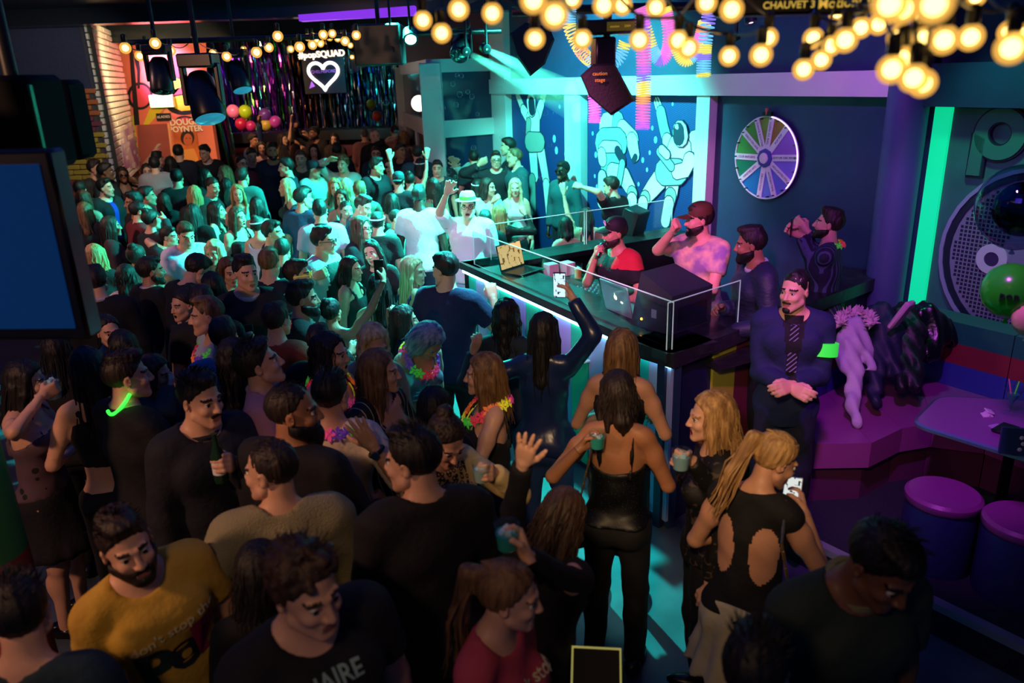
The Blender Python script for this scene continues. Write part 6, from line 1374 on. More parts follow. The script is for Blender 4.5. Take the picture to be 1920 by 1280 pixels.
# ------------------------------------------------------------------ the crowd
SPECIAL = dict(LEO=cellmat('leopard_print', 'c8ac6a', '1c1712', 55, .30, .8, 'F1', (1, 1, 1)), SEQ=cellmat('black_sequins', '3a5058', '06080b', 95, .16, .5), SEQ2=cellmat('navy_sequins', '7a9ab8', '0a0f1c', 80, .15, .4), LACE=cellmat('black_lace', '08090c', '4a3c34', 34, .70, .7), PLAID=wavemat('dark_plaid', '1c2438', '4a5a7a', 9, .8, .8, 'X'), TIE=mat('tie_dye', 'e8d2a0', .85, noise=1, nscale=9, col2='8f7aa8'), STR=wavemat('pinstripe_black', '0b0d10', 'c8b890', 9, .965, .7, 'X'), CHAIN=cellmat('chain_print', '120e0a', 'a87a3a', 30, .55, .7, 'DISTANCE_TO_EDGE'), LEATHER=mat('leather_navy_jacket', '18243c', .28, bump=.35, nscale=16), SATIN=mat('navy_satin', '1a2a58', .3, bump=.35, nscale=9, stretch=(1, 1, .35)), GREYKNIT=mat('beige_grey_knit', '8f8a6c', .95, bump=.4, nscale=150), FLOR=cellmat('dark_floral', '14161c', '5a4652', 14, .25, .8), PAD=mat('padded_navy', '2c2f4c', .55, bump=.5, nscale=12, stretch=(1, 1, 3)), DENIM=mat('blue_denim', '3a5478', .85, bump=.2, nscale=80), METAL=mat('silver_cloth', '9ab0d0', .35, metal=.6, bump=.4, nscale=12))
def cloth(c): return SPECIAL.get(c) or mat('cloth_'+c, c, .85, bump=.22, nscale=38)
CROWD = []
def wrap(a): return (a+180) % 360-180
def head_local(lean, hd):
    piv = np.array([0, 0, .96]); LR = roty(math.radians(lean[1])) @ rotx(-math.radians(lean[0])); Rh = rotz(math.radians(hd[0])) @ rotx(math.radians(-hd[1])) @ roty(math.radians(hd[2]))
    return piv+LR @ (np.array([0, .012, 1.50])-piv)+LR @ (Rh @ np.array([0, .018, .127]))
def C(px, py, h, by, fy, sex, hair, top, bot, label, base=0., lean=(0, 0), pitch=0, roll=0, **kw):
    hd = (max(-80, min(80, wrap(fy-by))), pitch, roll); CROWD.append(dict(px=px, py=py, h=h, by=by, sex=sex, hair=hair, top=top, bot=bot, label=label, base=base, lean=lean, hd=hd, hl=head_local(lean, hd), kw=kw))
def place(c):
    s = c['h']/1.75
    if c['base'] == 0 or 'rmp' in c:
        c['rmp'] = 1; b_ = 0.
        for _ in range(12): b_ = .5*b_+.5*ramp(hz(c['px'], c['py'], b_+c['hl'][2]*s)[1])
        c['base'] = max(b_, 1e-4)
    z = c['base']+c['hl'][2]*s; p = hz(c['px'], c['py'], z); az = math.atan2(p[0], p[1]); u = np.array([math.sin(az), math.cos(az)]); b = math.radians(c['by'])
    f = -math.cos(b)*u+math.sin(b)*np.array([u[1], -u[0]]); c['rz'] = math.atan2(-f[0], f[1]); W = rotz(c['rz']); o = W @ (c['hl']*s); c['xy'] = p[:2]-o[:2]; c['u'] = u
    x, y = c['xy']; near_wall = (x-WP[0])*WN[0]+(y-WP[1])*WN[1] < .30 or (y > 11.2 and x < -6.0)
    if near_wall and c['h'] < 1.97 and 'rmp' in c: c['h'] *= 1.015; c['h0'] = c['h']; place(c)
    if c['xy'][0] < -5.6 and c['xy'][1] > 11.05: c['xy'] = c['xy']*(11.05/c['xy'][1])
def relax(n=60):
    for c in CROWD: c['h0'] = c['h']; place(c)
    for it in range(n):
        for i, a in enumerate(CROWD):
            for b in CROWD[i+1:]:
                d = b['xy']-a['xy']; L = math.hypot(*d); m = .40
                if L >= m or abs(d[0]) > .45: continue
                far, near = (b, a) if np.linalg.norm(b['xy']) > np.linalg.norm(a['xy']) else (a, b); k = (m-L)*.12
                for q, sg in ((far, -1), (near, 1)):       # a taller head on the same line of sight stands nearer
                    lo, hi = q['h0']*.93, q['h0']*1.06; D = np.linalg.norm(q['xy']); dep = (CAMZ-q['base']-q['h']*.93)/D; q['h'] = min(hi, max(lo, q['h']+sg*k*dep)); place(q)
def build():
    for c in CROWD:
        kw = dict(c['kw']); hs_ = c['hair'].split(); hair = (hs_[0], hs_[1], int(hs_[2]) if len(hs_) > 2 else (int(c['px']) % 3)) if hs_[0] != '-' else ('', hs_[1])
        t, tc = c['top'].split(); b, bc = c['bot'].split(); D = np.linalg.norm(c['xy'])
        for k in ('la', 'ra'):
            v = kw.get(k)
            if isinstance(v, tuple) and v[0] == 'px':     # a wrist given by where it is seen and how much nearer than the body it is
                r = ray(v[1], v[2]); p = EYE+r*((D-v[3])/np.linalg.norm(r[:2])); kw[k] = ((*p, 1), v[4])+tuple(v[5:])
        for k in ('collar',):
            if isinstance(kw.get(k), str): kw[k] = cloth(kw[k])
        if isinstance(kw.get('shoes'), str): kw['shoes'] = cloth(kw['shoes'])
        if 'paint' in kw: kw['paint'] = [(f, cloth(m) if isinstance(m, str) else m) for f, m in kw['paint']]
        key = kw.pop('key', None)
        o = person(c['label'], c['xy'][0], c['xy'][1], c['h'], c['rz'], c['sex'], c['base'], lean=c['lean'], hd=c['hd'], hair=hair, top=(t, cloth(tc)), bot=(b, cloth(bc)), **kw)
        if key: NAMED[key] = o
NAMED = {}
M, Fm = 'm', 'f'; BK = '0d0f14'; NV = '18203a'; DK = '14161c'; TR = 'trousers 12151e'; JN = 'trousers 24304a'
V_ = lambda w: (lambda x, y, z: (y > .05) & (np.abs(x) < (z-1.02)*w) & (z > 1.02))
# front of the picture
C(238, 1022, 1.86, 12, 12, M, 'quiff dark', 'tee c9a23c', JN, 'bearded man in a yellow printed tee shirt looking down, near the left column', lean=(2, 9), pitch=2, beard=('short', 'dark'), la='down', ra='down', key='yellow')
C(575, 1104, 1.76, 22, 30, M, 'curly brown', 'tee 14161d', TR, 'curly haired man in a black lettered tee shirt holding a plastic cup', lean=(4, 4), pitch=6, build=1.15, ra=((-.02, .30, -.22), 'grip'), items=[('R', 'cup', 'clear plastic cup held by the curly haired man in black', 'clear')], key='billion')
C(957, 1117, 1.66, 62, 80, Fm, 'pony light', 'tee b8445a', TR, 'woman with a high ponytail in a pink printed tee shirt, seen in profile', pitch=4, lean=(4, 0), key='pinktee', bust=1.1)
C(38, 1150, 1.72, 150, 165, M, 'short black', 'tee 1c3440', TR, 'dark haired person in a dim blue top in the bottom left corner', pitch=10)
C(489, 1072, 1.62, 175, 170, Fm, 'shoulder black', 'long 0d0f14', TR, 'dark haired woman in black between the beige jumper and the curly haired man', pitch=10)
C(1418, 1250, 1.74, 180, 170, M, 'short black', 'tee 0e1016', TR, 'dark haired head cut by the bottom edge below the ponytailed woman')
C(1655, 1060, 1.84, 40, 48, M, 'short black', 'tee 2c3a30', TR, 'man in a dark green polo with striped collar edge, deep in shadow', pitch=22, lean=(6, 0), skin='brown', collar='8a8a60', build=1.12)
C(507, 882, 1.82, 178, -125, M, 'shaved dark', 'sweater GREYKNIT', JN, 'broad man in a beige grey jumper seen from behind, holding a small glass', pitch=2, build=1.22, la=('px', 414, 1064, -.14, 'grip'), items=[('L', 'tumbler', 'small glass of amber drink held by the man in the beige jumper', 'orange')], whole=True)
C(772, 862, 1.84, 192, -118, M, 'side black', 'sweater 101218', TR, 'tall man in a plain black jumper seen from behind, dark swept hair', pitch=6, build=1.05)
C(552, 772, 1.80, 140, 82, M, 'shaved dark', 'shirt 12141a', TR, 'balding man with a long black beard in a dark checked shirt', build=1.25, beard=('long', 'black'), skin='tan', la='down', ra='bent')
C(622, 738, 1.80, 168, 150, M, 'short black', 'rolled dccfc0', 'trousers 3a6a94', 'man in a white shirt and flower garland holding up one hand with a watch', la='bent', ra=('px', 700, 838, .18, 'spread', (.5, -.6, -.6), (-.9, 0, .2)), acc=[('lei', 1), ('watch', 'R')])
C(487, 682, 1.82, 82, 88, M, 'side dark', 'shirt c88a94', TR, 'man in a pink shirt looking up to the right, clean shaven profile', pitch=-14, la='bent', ra='bent', collar='c88a94', acc=[])
C(377, 748, 1.82, 22, 38, M, 'quiff black', 'jacket 141924', TR, 'man with a small moustache in a dark jacket turning toward the camera', pitch=4, beard=('moustache',), la=('px', 438, 868, .25, 'grip'), ra='down', collar='18203a', items=[('L', 'bottle', 'brown beer bottle held by the man with the small moustache')])
C(240, 705, 1.80, 118, 92, M, 'quiff dark', 'long 0d0f14', TR, 'man in black with a green glow stick round his neck', la='bent', ra='bent', acc=[('glow',)])
C(166, 692, 1.68, 178, 178, Fm, 'longer black', 'crop 0b0d12', 'trousers 0d1016', 'woman with long black hair and a bare shoulder seen from behind', la='bent', ra='down')
C(52, 715, 1.68, 60, 70, Fm, 'long black', 'strap FLOR', 'skirt 12141a', 'woman in a dark floral top lifting a big glass at the left edge', la='bent', ra=('px', 78, 742, .22, 'grip'), pitch=8, items=[('R', 'pint', 'large glass tipped by the woman at the left edge', 'ice')])
C(108, 655, 1.66, 170, 160, Fm, 'long black', 'long 0c0e13', TR, 'woman with dark hair in the shadow under the blue television screen')
C(204, 622, 1.64, 8, 15, Fm, 'pony black', 'long 101218', TR, 'smiling woman lit orange between two dark heads, below the television corner')
C(232, 652, 1.62, 176, 176, Fm, 'shoulder black', 'long 0c0e13', TR, 'back of a dark head right before the smiling orange lit woman')
C(292, 700, 1.60, 70, 60, Fm, 'shoulder brown', 'hoodie 26302c', TR, 'person in a grey green hood beside the glow stick man', pitch=10, ra=('px', 318, 730, .15, 'relaxed'))
C(387, 592, 1.78, -75, -88, M, 'fade light', 'tee a8b4c4', JN, 'fair haired man in a pale tee shirt with a flower garland, profile to the left', acc=[('lei', 2)], la='bent', ra='down')
C(343, 572, 1.66, -35, -55, Fm, 'bun dark', 'blouse CHAIN', TR, 'woman in a chain print blouse looking left with her mouth open', mouth=1, la='down', ra=('px', 332, 668, .2, 'phone'), items=[('R', 'phone', 'lit telephone held low by the woman in the chain print blouse', 'blue')])
C(380, 566, 1.74, 170, 175, M, 'short dark', 'tee 14161c', TR, 'dark haired head just behind the fair man with the garland')
C(440, 672, 1.66, 172, 168, Fm, 'wavy black', 'long SEQ', TR, 'woman with long curly black hair in a black sequin top')
C(715, 697, 1.70, 48, 75, Fm, 'long light', 'blouse STR', TR, 'blond woman in a black pinstriped blouse open at the neck, looking right', la='bent', ra='down', paint=[(V_(.22), SKIN['light'])])
C(622, 664, 1.66, 50, 62, Fm, 'wavy black', 'strap 1a2030', TR, 'smiling woman with dark pinned hair and a flower garland', mouth=1, acc=[('lei', 0)], la='bent')
C(702, 645, 1.64, -20, 22, Fm, 'wavy pale', 'strap 20303c', TR, 'fair woman with her face and hair lit bright teal', pitch=16)
C(806, 640, 1.64, 35, 40, Fm, 'fluffy silver', 'crop METAL', JN, 'woman bowing her head, hair shining silver blue, with a garland', pitch=34, lean=(14, 0), acc=[('lei', 3)])
C(905, 702, 1.66, -85, -92, Fm, 'long light', 'strap 14161e', 'trousers 18223a', 'blond woman in a black strappy top in profile, facing left toward the dancers', la=((.0, .28, -.08), 'relaxed'), ra=((-.05, .26, -.10), 'relaxed'), acc=[('lei', 1)])
C(950, 592, 1.66, 165, 165, Fm, 'wavy black', 'blouse 1a2a3c', JN, 'woman with dark wavy hair leaning at the glowing counter front', la=('px', 888, 660, .05, 'relaxed'), ra='bent')
C(1020, 622, 1.70, 172, 168, Fm, 'longer black', 'blouse SATIN', 'trousers 16306a', 'woman in a navy satin blouse with a jewelled headband filming with her telephone', la=('px', 925, 780, .15, 'relaxed'), ra=('px', 1072, 556, .05, 'phone', (.6, -.2, -.6)), acc=[('band', mat('jewel_band', 'c8586a', .3, metal=.5))], items=[('R', 'phone', 'telephone with a bright screen held up before the booth', 'lit')], key='filmer')
C(1166, 655, 1.70, 168, 172, Fm, 'longer light', 'crop 0d0f14', 'midi 5a6450', 'blond woman with bare back and grey green satin skirt at the booth corner', la='bent', ra='bent', shoes='0d0f14', skin='light', key='satin')
C(1157, 738, 1.66, 172, -165, Fm, 'bob dark', 'strap SEQ', 'trousers 0e1016', 'brown haired woman in a black sequin camisole with thin straps, holding a glass', la=('px', 1090, 838, .12, 'grip'), ra='bent', items=[('L', 'tumbler', 'glass of clear drink held by the woman in the sequin camisole', 'teal')], skin='tan', pitch=10, vox=.0105, whole=True, key='camisole')
C(1330, 782, 1.70, -78, -72, Fm, 'shoulder blond', 'lace LACE', 'trousers 0b0c12', 'blond woman in a black lace top and trousers talking, holding a tumbler', mouth=1, la='down', ra=('px', 1292, 862, .22, 'grip'), items=[('R', 'tumbler', 'stemmed tumbler held by the blond woman in black lace', 'clear')], lip=LIPRED)
C(1455, 862, 1.66, 160, 118, Fm, 'pony blond', 'sleeveless 0c0e14', 'mini d8d0a8', 'blond woman with a ponytail, open backed black top and white frilled skirt', pitch=22, lean=(4, 0), la='bent', ra=('px', 1508, 962, -.16, 'phone'), skin='light', items=[('R', 'phone', 'pale telephone with a white screen read by the ponytailed blond woman', 'white', (-.35, -.75, .75))], key='frill', vox=.0085, whole=True, stance=.1, paint=[(lambda x, y, z: (y < -.03) & (((np.abs(x)-.085)/.052)**2+((z-1.24)/.13)**2 < 1), SKIN['light'])])
C(1490, 545, 1.72, 5, -28, M, 'mohawk black', 'jacket 16224e', 'trousers 101630', 'doorman in a navy suit with hands clasped beside the booth', base=.2, la=((-.165, .25, -.28), 'relaxed'), ra=((-.165, .26, -.29), 'relaxed'), vox=.0105, beard=('goatee',), paint=[(V_(.14), '0d0e14')], build=.95, key='doorman')
C(838, 826, 1.66, 35, 25, Fm, 'bun dark', 'blouse LEO', TR, 'woman in a leopard print top with dark pinned hair, head bowed', pitch=30, la=('px', 925, 885, .12, 'grip'), ra='down', items=[('L', 'tumbler', 'tumbler of ice held beside the leopard print top', 'ice')], paint=[(lambda x, y, z: (x < -.10) & (z > 1.0), 'd8c48a')])
C(815, 765, 1.66, 170, 172, Fm, 'long black', 'long 14181f', TR, 'woman with straight black hair behind the leopard print top')
C(1055, 972, 1.62, 155, 150, Fm, 'shoulder brown', 'long 0d0f15', TR, 'woman with tousled brown hair in black bending forward, arm stretched out', lean=(14, 0), pitch=26, la=('px', 982, 850, .0, 'spread', (-.6, .2, -.6)), ra=('px', 985, 1040, .30, 'grip'), items=[('R', 'tumbler', 'round glass with a dark straw held by the bending woman', 'teal', )], key='bend')
# around the booth
C(1152, 437, 1.76, -42, -62, M, 'short dark', 'tee 14161f', TR, 'disc jockey in a black cap and red shouldered tee shirt singing into a microphone', base=.12, beard=('short', 'dark'), mouth=1, ra=((-.13, .21, .05), 'grip'), la='bent', items=[('R', 'mic', 'black microphone at the mouth of the singing disc jockey')], acc=[('cap', mat('cap_black', '14141c', .7), 1, mat('cap_black', '14141c', .7), 1), ('chain',)], skin='light', key='mc', paint=[(lambda x, y, z: (z > 1.37) & (np.abs(x) > .05), 'c8283c')])
C(1310, 412, 1.88, -35, -70, M, 'short dark', 'tee TIE', 'trousers 9a90b0', 'man in a brown cap and tie dyed shirt raising one fist over the booth', base=.12, beard=('short', 'dark'), ra=('px', 1262, 432, .30, 'fist', (.6, .1, -.6)), la=((-.10, .34, -.16), 'point'), acc=[('cap', mat('cap_brown', '5a3c22', .7), 1)], build=1.12, key='capman')
C(1407, 458, 1.84, -70, -88, M, 'quiff dark', 'jacket PAD', TR, 'bearded man in a padded navy jacket leaning on the side counter', base=.12, beard=('full', 'black'), skin='tan', ra=('px', 1352, 578, .10, 'relaxed'), la='bent', collar='c8ccd8', build=1.2, lean=(6, 0))
C(1553, 420, 1.82, -95, -92, M, 'quiff dark', 'long PLAID', TR, 'man in a dark plaid shirt and garland photographing with both hands raised', base=.12, beard=('short', 'dark'), pitch=-10, ra=('px', 1500, 440, .10, 'phone'), la=('px', 1512, 432, -.05, 'phone'), acc=[('lei', 4)], items=[('R', 'phone', 'telephone raised in both hands by the man in plaid', 'back')])
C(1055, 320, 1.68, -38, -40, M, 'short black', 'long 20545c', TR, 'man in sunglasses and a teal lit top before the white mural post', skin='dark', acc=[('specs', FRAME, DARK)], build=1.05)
C(1145, 350, 1.70, -120, -110, M, 'short dark', 'tee 14161c', TR, 'man in a black tee shirt stretching an arm across before the backpack astronaut', la=('px', 1090, 350, .15, 'relaxed', (-.3, -.3, .2)), ra='bent', lean=(8, 0))
C(1100, 408, 1.55, -170, 175, Fm, 'long dark', 'strap caa8b8', TR, 'dark haired woman in a pale pink top behind the booth glass', pitch=20, lean=(12, 0), la='up', ra='bent')
C(1060, 425, 1.50, -160, -165, Fm, 'bob black', 'strap d8dce0', TR, 'woman in a white top with a round dark bag on her back', pitch=10)
C(966, 352, 1.64, 5, 0, Fm, 'long pale', 'strap d8e4d8', TR, 'pale haired woman in white with her face lit green before the striped mural')
C(935, 402, 1.62, 168, -150, Fm, 'long blond', 'lace LACE', TR, 'blond woman in a dark lace top with her forearm raised across her head', ra=((.16, .16, .20), 'relaxed', (.9, .2, -.2)), la='bent')
C(916, 352, 1.66, 20, 60, Fm, 'bob dark', 'tee c8dcd0', TR, 'woman in a white tee shirt with colourful patches drinking, face hidden', ra='mouth', la='bent')
C(965, 296, 1.80, -70, -85, M, 'fade light', 'jacket 1c5058', TR, 'short haired man in a teal ribbed jacket, profile to the left by the mural edge', collar='d8e0d8')
C(952, 275, 1.76, -90, -95, M, 'short black', 'tee 12161c', TR, 'dark head behind the short haired man in the teal jacket')
C(930, 300, 1.76, -10, 5, M, 'quiff dark', 'jacket 101820', TR, 'man in glasses with quiffed hair holding one hand to his temple', acc=[('specs',)], ra=((.05, .12, .16), 'relaxed', (.9, 0, -.3)))
C(889, 296, 1.72, 178, 178, M, 'short black', 'tee 12242c', TR, 'back of a dark head before the glazed box pane')
C(853, 283, 1.76, -5, -12, M, 'fade black', 'shirt 9ab8b0', TR, 'man with garland clapping his hands before the glazed box', la=((-.15, .26, .02), 'open'), ra=((-.15, .26, .0), 'open'), acc=[('lei', 0)], skin='light')
C(829, 298, 1.66, 150, 160, M, 'short black', 'tee 14181e', TR, 'dark head between the clapping man and the box corner')
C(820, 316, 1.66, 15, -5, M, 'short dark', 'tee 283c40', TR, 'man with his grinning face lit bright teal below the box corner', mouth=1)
C(783, 288, 1.80, 178, 175, M, 'crop dark', 'jacket 20505c', TR, 'crop haired man seen from behind before the mauve pane')
C(789, 312, 1.68, 160, 170, Fm, 'bob black', 'tank 183038', TR, 'woman with a pale headband under the crop haired man', acc=[('band', WHITEP, 'ring')])
C(752, 283, 1.78, -40, 35, M, 'short black', 'jacket 101820', TR, 'laughing man looking right beside the tall white post', mouth=1, skin='tan')
C(730, 312, 1.64, -15, -10, Fm, 'long black', 'tank 203038', TR, 'woman wearing sunglasses up on her hair, behind the teal faced man', acc=[('specs', FRAME, DARK)])
C(707, 312, 1.78, 40, 75, M, 'quiff black', 'jacket 161c24', TR, 'dark haired man in profile with his jaw lit teal', pitch=6)
C(705, 288, 1.66, 5, 0, M, 'short dark', 'tee 2a4a4c', TR, 'man in glasses with a teal face below the raised hand', acc=[('specs',)])
C(703, 256, 1.84, 10, 8, M, 'shaved grey', 'long 12181e', TR, 'tall balding man holding one hand to his ear at the back', ra='down', la=((-.02, .10, .14), 'relaxed', (.9, 0, -.3)))
C(684, 253, 1.74, 178, 178, M, 'shaved grey', 'shirt 8a5a58', TR, 'back of a bald pink head beside the tall balding man')
C(740, 246, 1.80, 175, 175, M, 'shaved dark', 'shirt a8685c', TR, 'man in a salmon checked shirt facing away under the orange balloon', build=1.1)
C(758, 258, 1.66, 180, 180, Fm, 'bob blond', 'tank c88a80', TR, 'fair person in salmon half behind the white post')
C(748, 340, 1.68, 170, 165, M, 'crop black', 'tee 14242c', TR, 'man in a dark cap with his ear lit, behind the raised hands', acc=[('cap', mat('cap_teal', '1c4a50', .7), -1)])
C(768, 338, 1.62, 175, 175, Fm, 'bun black', 'strap 1c3a40', TR, 'woman with both hands thrown up behind the white shirted dancer', la='up', ra='up')
C(786, 368, 1.82, 172, 168, M, 'fade black', 'tee e4dce4', JN, 'broad man in a white tee shirt seen from behind, dark skinned', skin='dark', build=1.15, la='down', ra='down')
C(812, 352, 1.66, -150, -160, Fm, 'long dark', 'strap 90b8b0', TR, 'woman with long dark hair between two white shirts')
C(877, 386, 1.80, -12, -4, M, 'short dark', 'rolled ece0e8', 'trousers b8c4d8', 'man in a white polo and party hat cheering with one hand high', mouth=2, acc=[('specs',), ('hat', mat('hat_white', 'f0e8e0', .6))], ra=('px', 838, 362, .32, 'spread', (.9, .1, -.5)), la='down', build=1.28, skin='fair', key='cheer')
C(896, 352, 1.62, 170, 172, Fm, 'bob black', 'tank 12161c', TR, 'dark haired woman just behind the party hat', acc=[('band', WHITEP, 'ring')])
C(910, 412, 1.58, 178, 178, M, 'short black', 'tee 101419', TR, 'dark head behind the shoulder of the cheering man')
C(834, 505, 1.82, 150, -120, M, 'short black', 'tee 241c4a', TR, 'stout man in a navy tee shirt reaching one arm along the counter', ra=('px', 925, 560, -.05, 'relaxed', (.3, -.3, -.6)), la='bent', build=1.28, pitch=4)
C(777, 508, 1.68, 120, 60, Fm, 'longer pale', 'strap 2a2a5c', TR, 'woman with very long straight blond hair facing the stout man', pitch=2)
C(697, 474, 1.66, -12, -18, Fm, 'longer black', 'long 12141c', TR, 'dark haired woman with tilted head and raised arm by the telephone', roll=14, ra=((.12, .25, .02), 'relaxed'), la='bent')
C(622, 584, 1.66, 165, 150, Fm, 'bun black', 'strap 14161c', TR, 'woman with black pinned hair stretching up an arm with a telephone', ra=('px', 722, 520, .05, 'phone', (.6, -.1, -.6)), la='bent', pitch=-8, items=[('R', 'phone', 'dark telephone held high by the woman with the stretched arm', 'back')], skin='light')
C(710, 540, 1.64, 176, 172, Fm, 'longer black', 'strap SEQ2', TR, 'woman in a navy sequin top with bare purple lit shoulders')
C(569, 560, 1.80, 95, 88, M, 'quiff black', 'jacket 12141a', TR, 'bearded man with a garland in profile looking right, holding a glass', beard=('full', 'black'), acc=[('lei', 5)], skin='light', ra='hold', la='bent', items=[('R', 'tumbler', 'glass held by the bearded man with the garland', 'ice')])
C(559, 515, 1.74, 60, 78, M, 'short dark', 'tee 1a1e2c', TR, 'man in bright yellow party spectacles above the bearded man', acc=[('specs', mat('yellow_plastic', 'f0e63a', .4, emit=.15))])
C(461, 512, 1.80, 8, 22, M, 'quiff black', 'tee 12151e', TR, 'man facing the camera in a navy shirt with white collar edging', collar='c8d0d8', ra='hold', la='down', key='badge', items=[('R', 'phone', 'dark telephone in the hand of the man with white collar edging', 'back')])
C(506, 494, 1.76, 172, 150, M, 'short light', 'long 141c34', TR, 'brown haired man in navy facing away beside the white collar edging', pitch=8)
C(430, 510, 1.70, 30, 20, Fm, 'bob red', 'blouse 3c2a4a', TR, 'reddish haired woman in a dim violet blouse, half hidden', pitch=6)
C(607, 452, 1.82, 55, 72, M, 'quiff black', 'shirt d8d4e0', TR, 'man with tall quiff, sunglasses, white shirt and dark waistcoat', acc=[('specs', FRAME, DARK)], ra=('px', 588, 520, .2, 'grip'), la='down', paint=[(lambda x, y, z: (np.abs(x) > .0) & (np.abs(x) < .12) & (y > 0) & (z < 1.44), '12141c')], items=[('R', 'tumbler', 'glass of yellow drink held up by the man with the tall quiff', 'yellow')])
C(600, 396, 1.80, 178, 178, M, 'fade black', 'tee d8c0dc', JN, 'man in a pale pink shirt with navy neckline seen from behind', collar=NV)
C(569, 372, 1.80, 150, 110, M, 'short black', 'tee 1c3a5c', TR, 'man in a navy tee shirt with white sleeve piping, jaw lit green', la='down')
C(679, 428, 1.70, 40, 65, Fm, 'long brown', 'long 14202c', TR, 'woman in glasses with long brown hair looking right', acc=[('specs',)])
C(708, 418, 1.70, 172, 170, M, 'short black', 'tee 12161c', TR, 'dark head wearing a white visor band seen from behind', acc=[('band', WHITEP, 'ring')])
C(681, 388, 1.80, 100, 60, M, 'quiff dark', 'jacket LEATHER', TR, 'man in a shiny navy leather jacket bending to the left', lean=(10, 0), build=1.1, pitch=12)
C(675, 358, 1.74, 175, 170, M, 'short light', 'tee 4a6a5c', TR, 'light haired man facing away, hair edge glowing green')
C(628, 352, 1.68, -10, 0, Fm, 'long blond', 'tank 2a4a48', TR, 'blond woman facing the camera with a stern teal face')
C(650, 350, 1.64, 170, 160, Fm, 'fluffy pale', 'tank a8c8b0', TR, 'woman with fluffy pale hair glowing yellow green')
C(572, 366, 1.66, 60, 50, M, 'short black', 'tee 1a2a3c', TR, 'dark haired man bowed low beside the pale pink shirt', pitch=20)
C(536, 352, 1.68, -80, -85, Fm, 'longer pale', 'tank 203438', TR, 'woman with straight pale hair in profile to the left')
C(483, 388, 1.68, 172, 165, Fm, 'longer black', 'strap 183c3a', TR, 'woman with long black hair seen from behind, teal edge')
C(512, 436, 1.76, 95, 70, M, 'short black', 'jacket 12161c', TR, 'dark haired man in black looking right beside the white visor girl')
C(486, 424, 1.62, 150, 140, Fm, 'bun dark', 'tank c8c0d8', TR, 'woman in white with a pale visor ring on her hair', acc=[('band', WHITEP, 'ring')])
C(447, 408, 1.68, 30, 45, Fm, 'long brown', 'tank 14181e', TR, 'laughing woman with long brown hair and teal lit cheek', mouth=1)
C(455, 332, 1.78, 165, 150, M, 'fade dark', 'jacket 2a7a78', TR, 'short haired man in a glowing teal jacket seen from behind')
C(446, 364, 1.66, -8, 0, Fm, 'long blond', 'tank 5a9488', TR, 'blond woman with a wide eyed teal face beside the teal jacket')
C(536, 314, 1.78, -100, -85, M, 'quiff black', 'tee 1a3040', TR, 'dark haired man in profile left talking near the back')
C(589, 318, 1.70, 30, 60, M, 'crop black', 'jacket c0dcd0', TR, 'man in a cap and white jacket laughing upward', acc=[('cap', mat('cap_navy', '142434', .7), 1)], mouth=1)
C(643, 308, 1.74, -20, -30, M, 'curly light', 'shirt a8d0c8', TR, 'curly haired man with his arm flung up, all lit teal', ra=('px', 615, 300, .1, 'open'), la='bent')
C(632, 282, 1.74, 170, 175, M, 'short black', 'tee 141c24', TR, 'dark haired man at the back below the heart sign corner', skin='brown')
C(618, 285, 1.62, 175, 170, Fm, 'long blond', 'tank 3a3230', TR, 'blond woman beside the dark haired man under the heart sign')
C(627, 262, 1.68, -20, -15, Fm, 'long dark', 'blouse 3a302c', TR, 'woman with long dark hair at the very back, facing forward')
C(588, 284, 1.68, -5, 5, Fm, 'longer black', 'long 1a2a28', TR, 'woman with centre parted black hair and serious face')
C(564, 298, 1.80, 5, -10, M, 'short brown', 'shirt 22382c', TR, 'man with wavy brown hair in a green shirt near the mustard balloon')
C(589, 250, 1.80, -40, -60, M, 'short black', 'jacket 161218', TR, 'dark haired man at the back taking a photograph with a telephone', beard=('short', 'black'), ra='phonehi', skin='brown', items=[('R', 'phone', 'telephone held up at the back under the heart sign', 'back')])
C(558, 262, 1.66, -30, -20, Fm, 'bun dark', 'tank b89070', TR, 'woman in a pale top at the back with arms raised', la='wave')
C(555, 282, 1.62, 175, 170, Fm, 'long red', 'tank 6a3a44', TR, 'woman with pinkish hair behind the wavy haired man')
C(531, 284, 1.62, 178, 178, Fm, 'long blond', 'tank 5a4030', TR, 'blond woman lit orange at the back below the mustard balloon')
C(531, 262, 1.68, 60, 50, Fm, 'bob dark', 'tank 3a2a2c', TR, 'dark haired woman reaching one arm up to the left at the back', la='up')
C(510, 284, 1.86, 5, 10, M, 'quiff black', 'jacket 16243c', TR, 'tall man in a navy jacket with a thoughtful face', beard=('short', 'black'), skin='tan')
C(476, 264, 1.76, 50, 45, M, 'short dark', 'long 18305c', TR, 'man in a blue shirt raising his arm into the balloons', la=('px', 486, 228, .0, 'relaxed'), skin='tan')
C(472, 292, 1.76, 12, 15, M, 'short dark', 'jacket 14182c', TR, 'man in a dark jacket looking down next to the blue shirt', pitch=12)
C(490, 278, 1.64, 20, 10, Fm, 'bob dark', 'tank c8b8d8', TR, 'woman in a white top tucked behind the tall man')
C(454, 307, 1.76, 20, 30, M, 'crop dark', 'shirt 6a2430', TR, 'man in glasses and a wine red shirt under the crimson balloon', acc=[('specs',)])
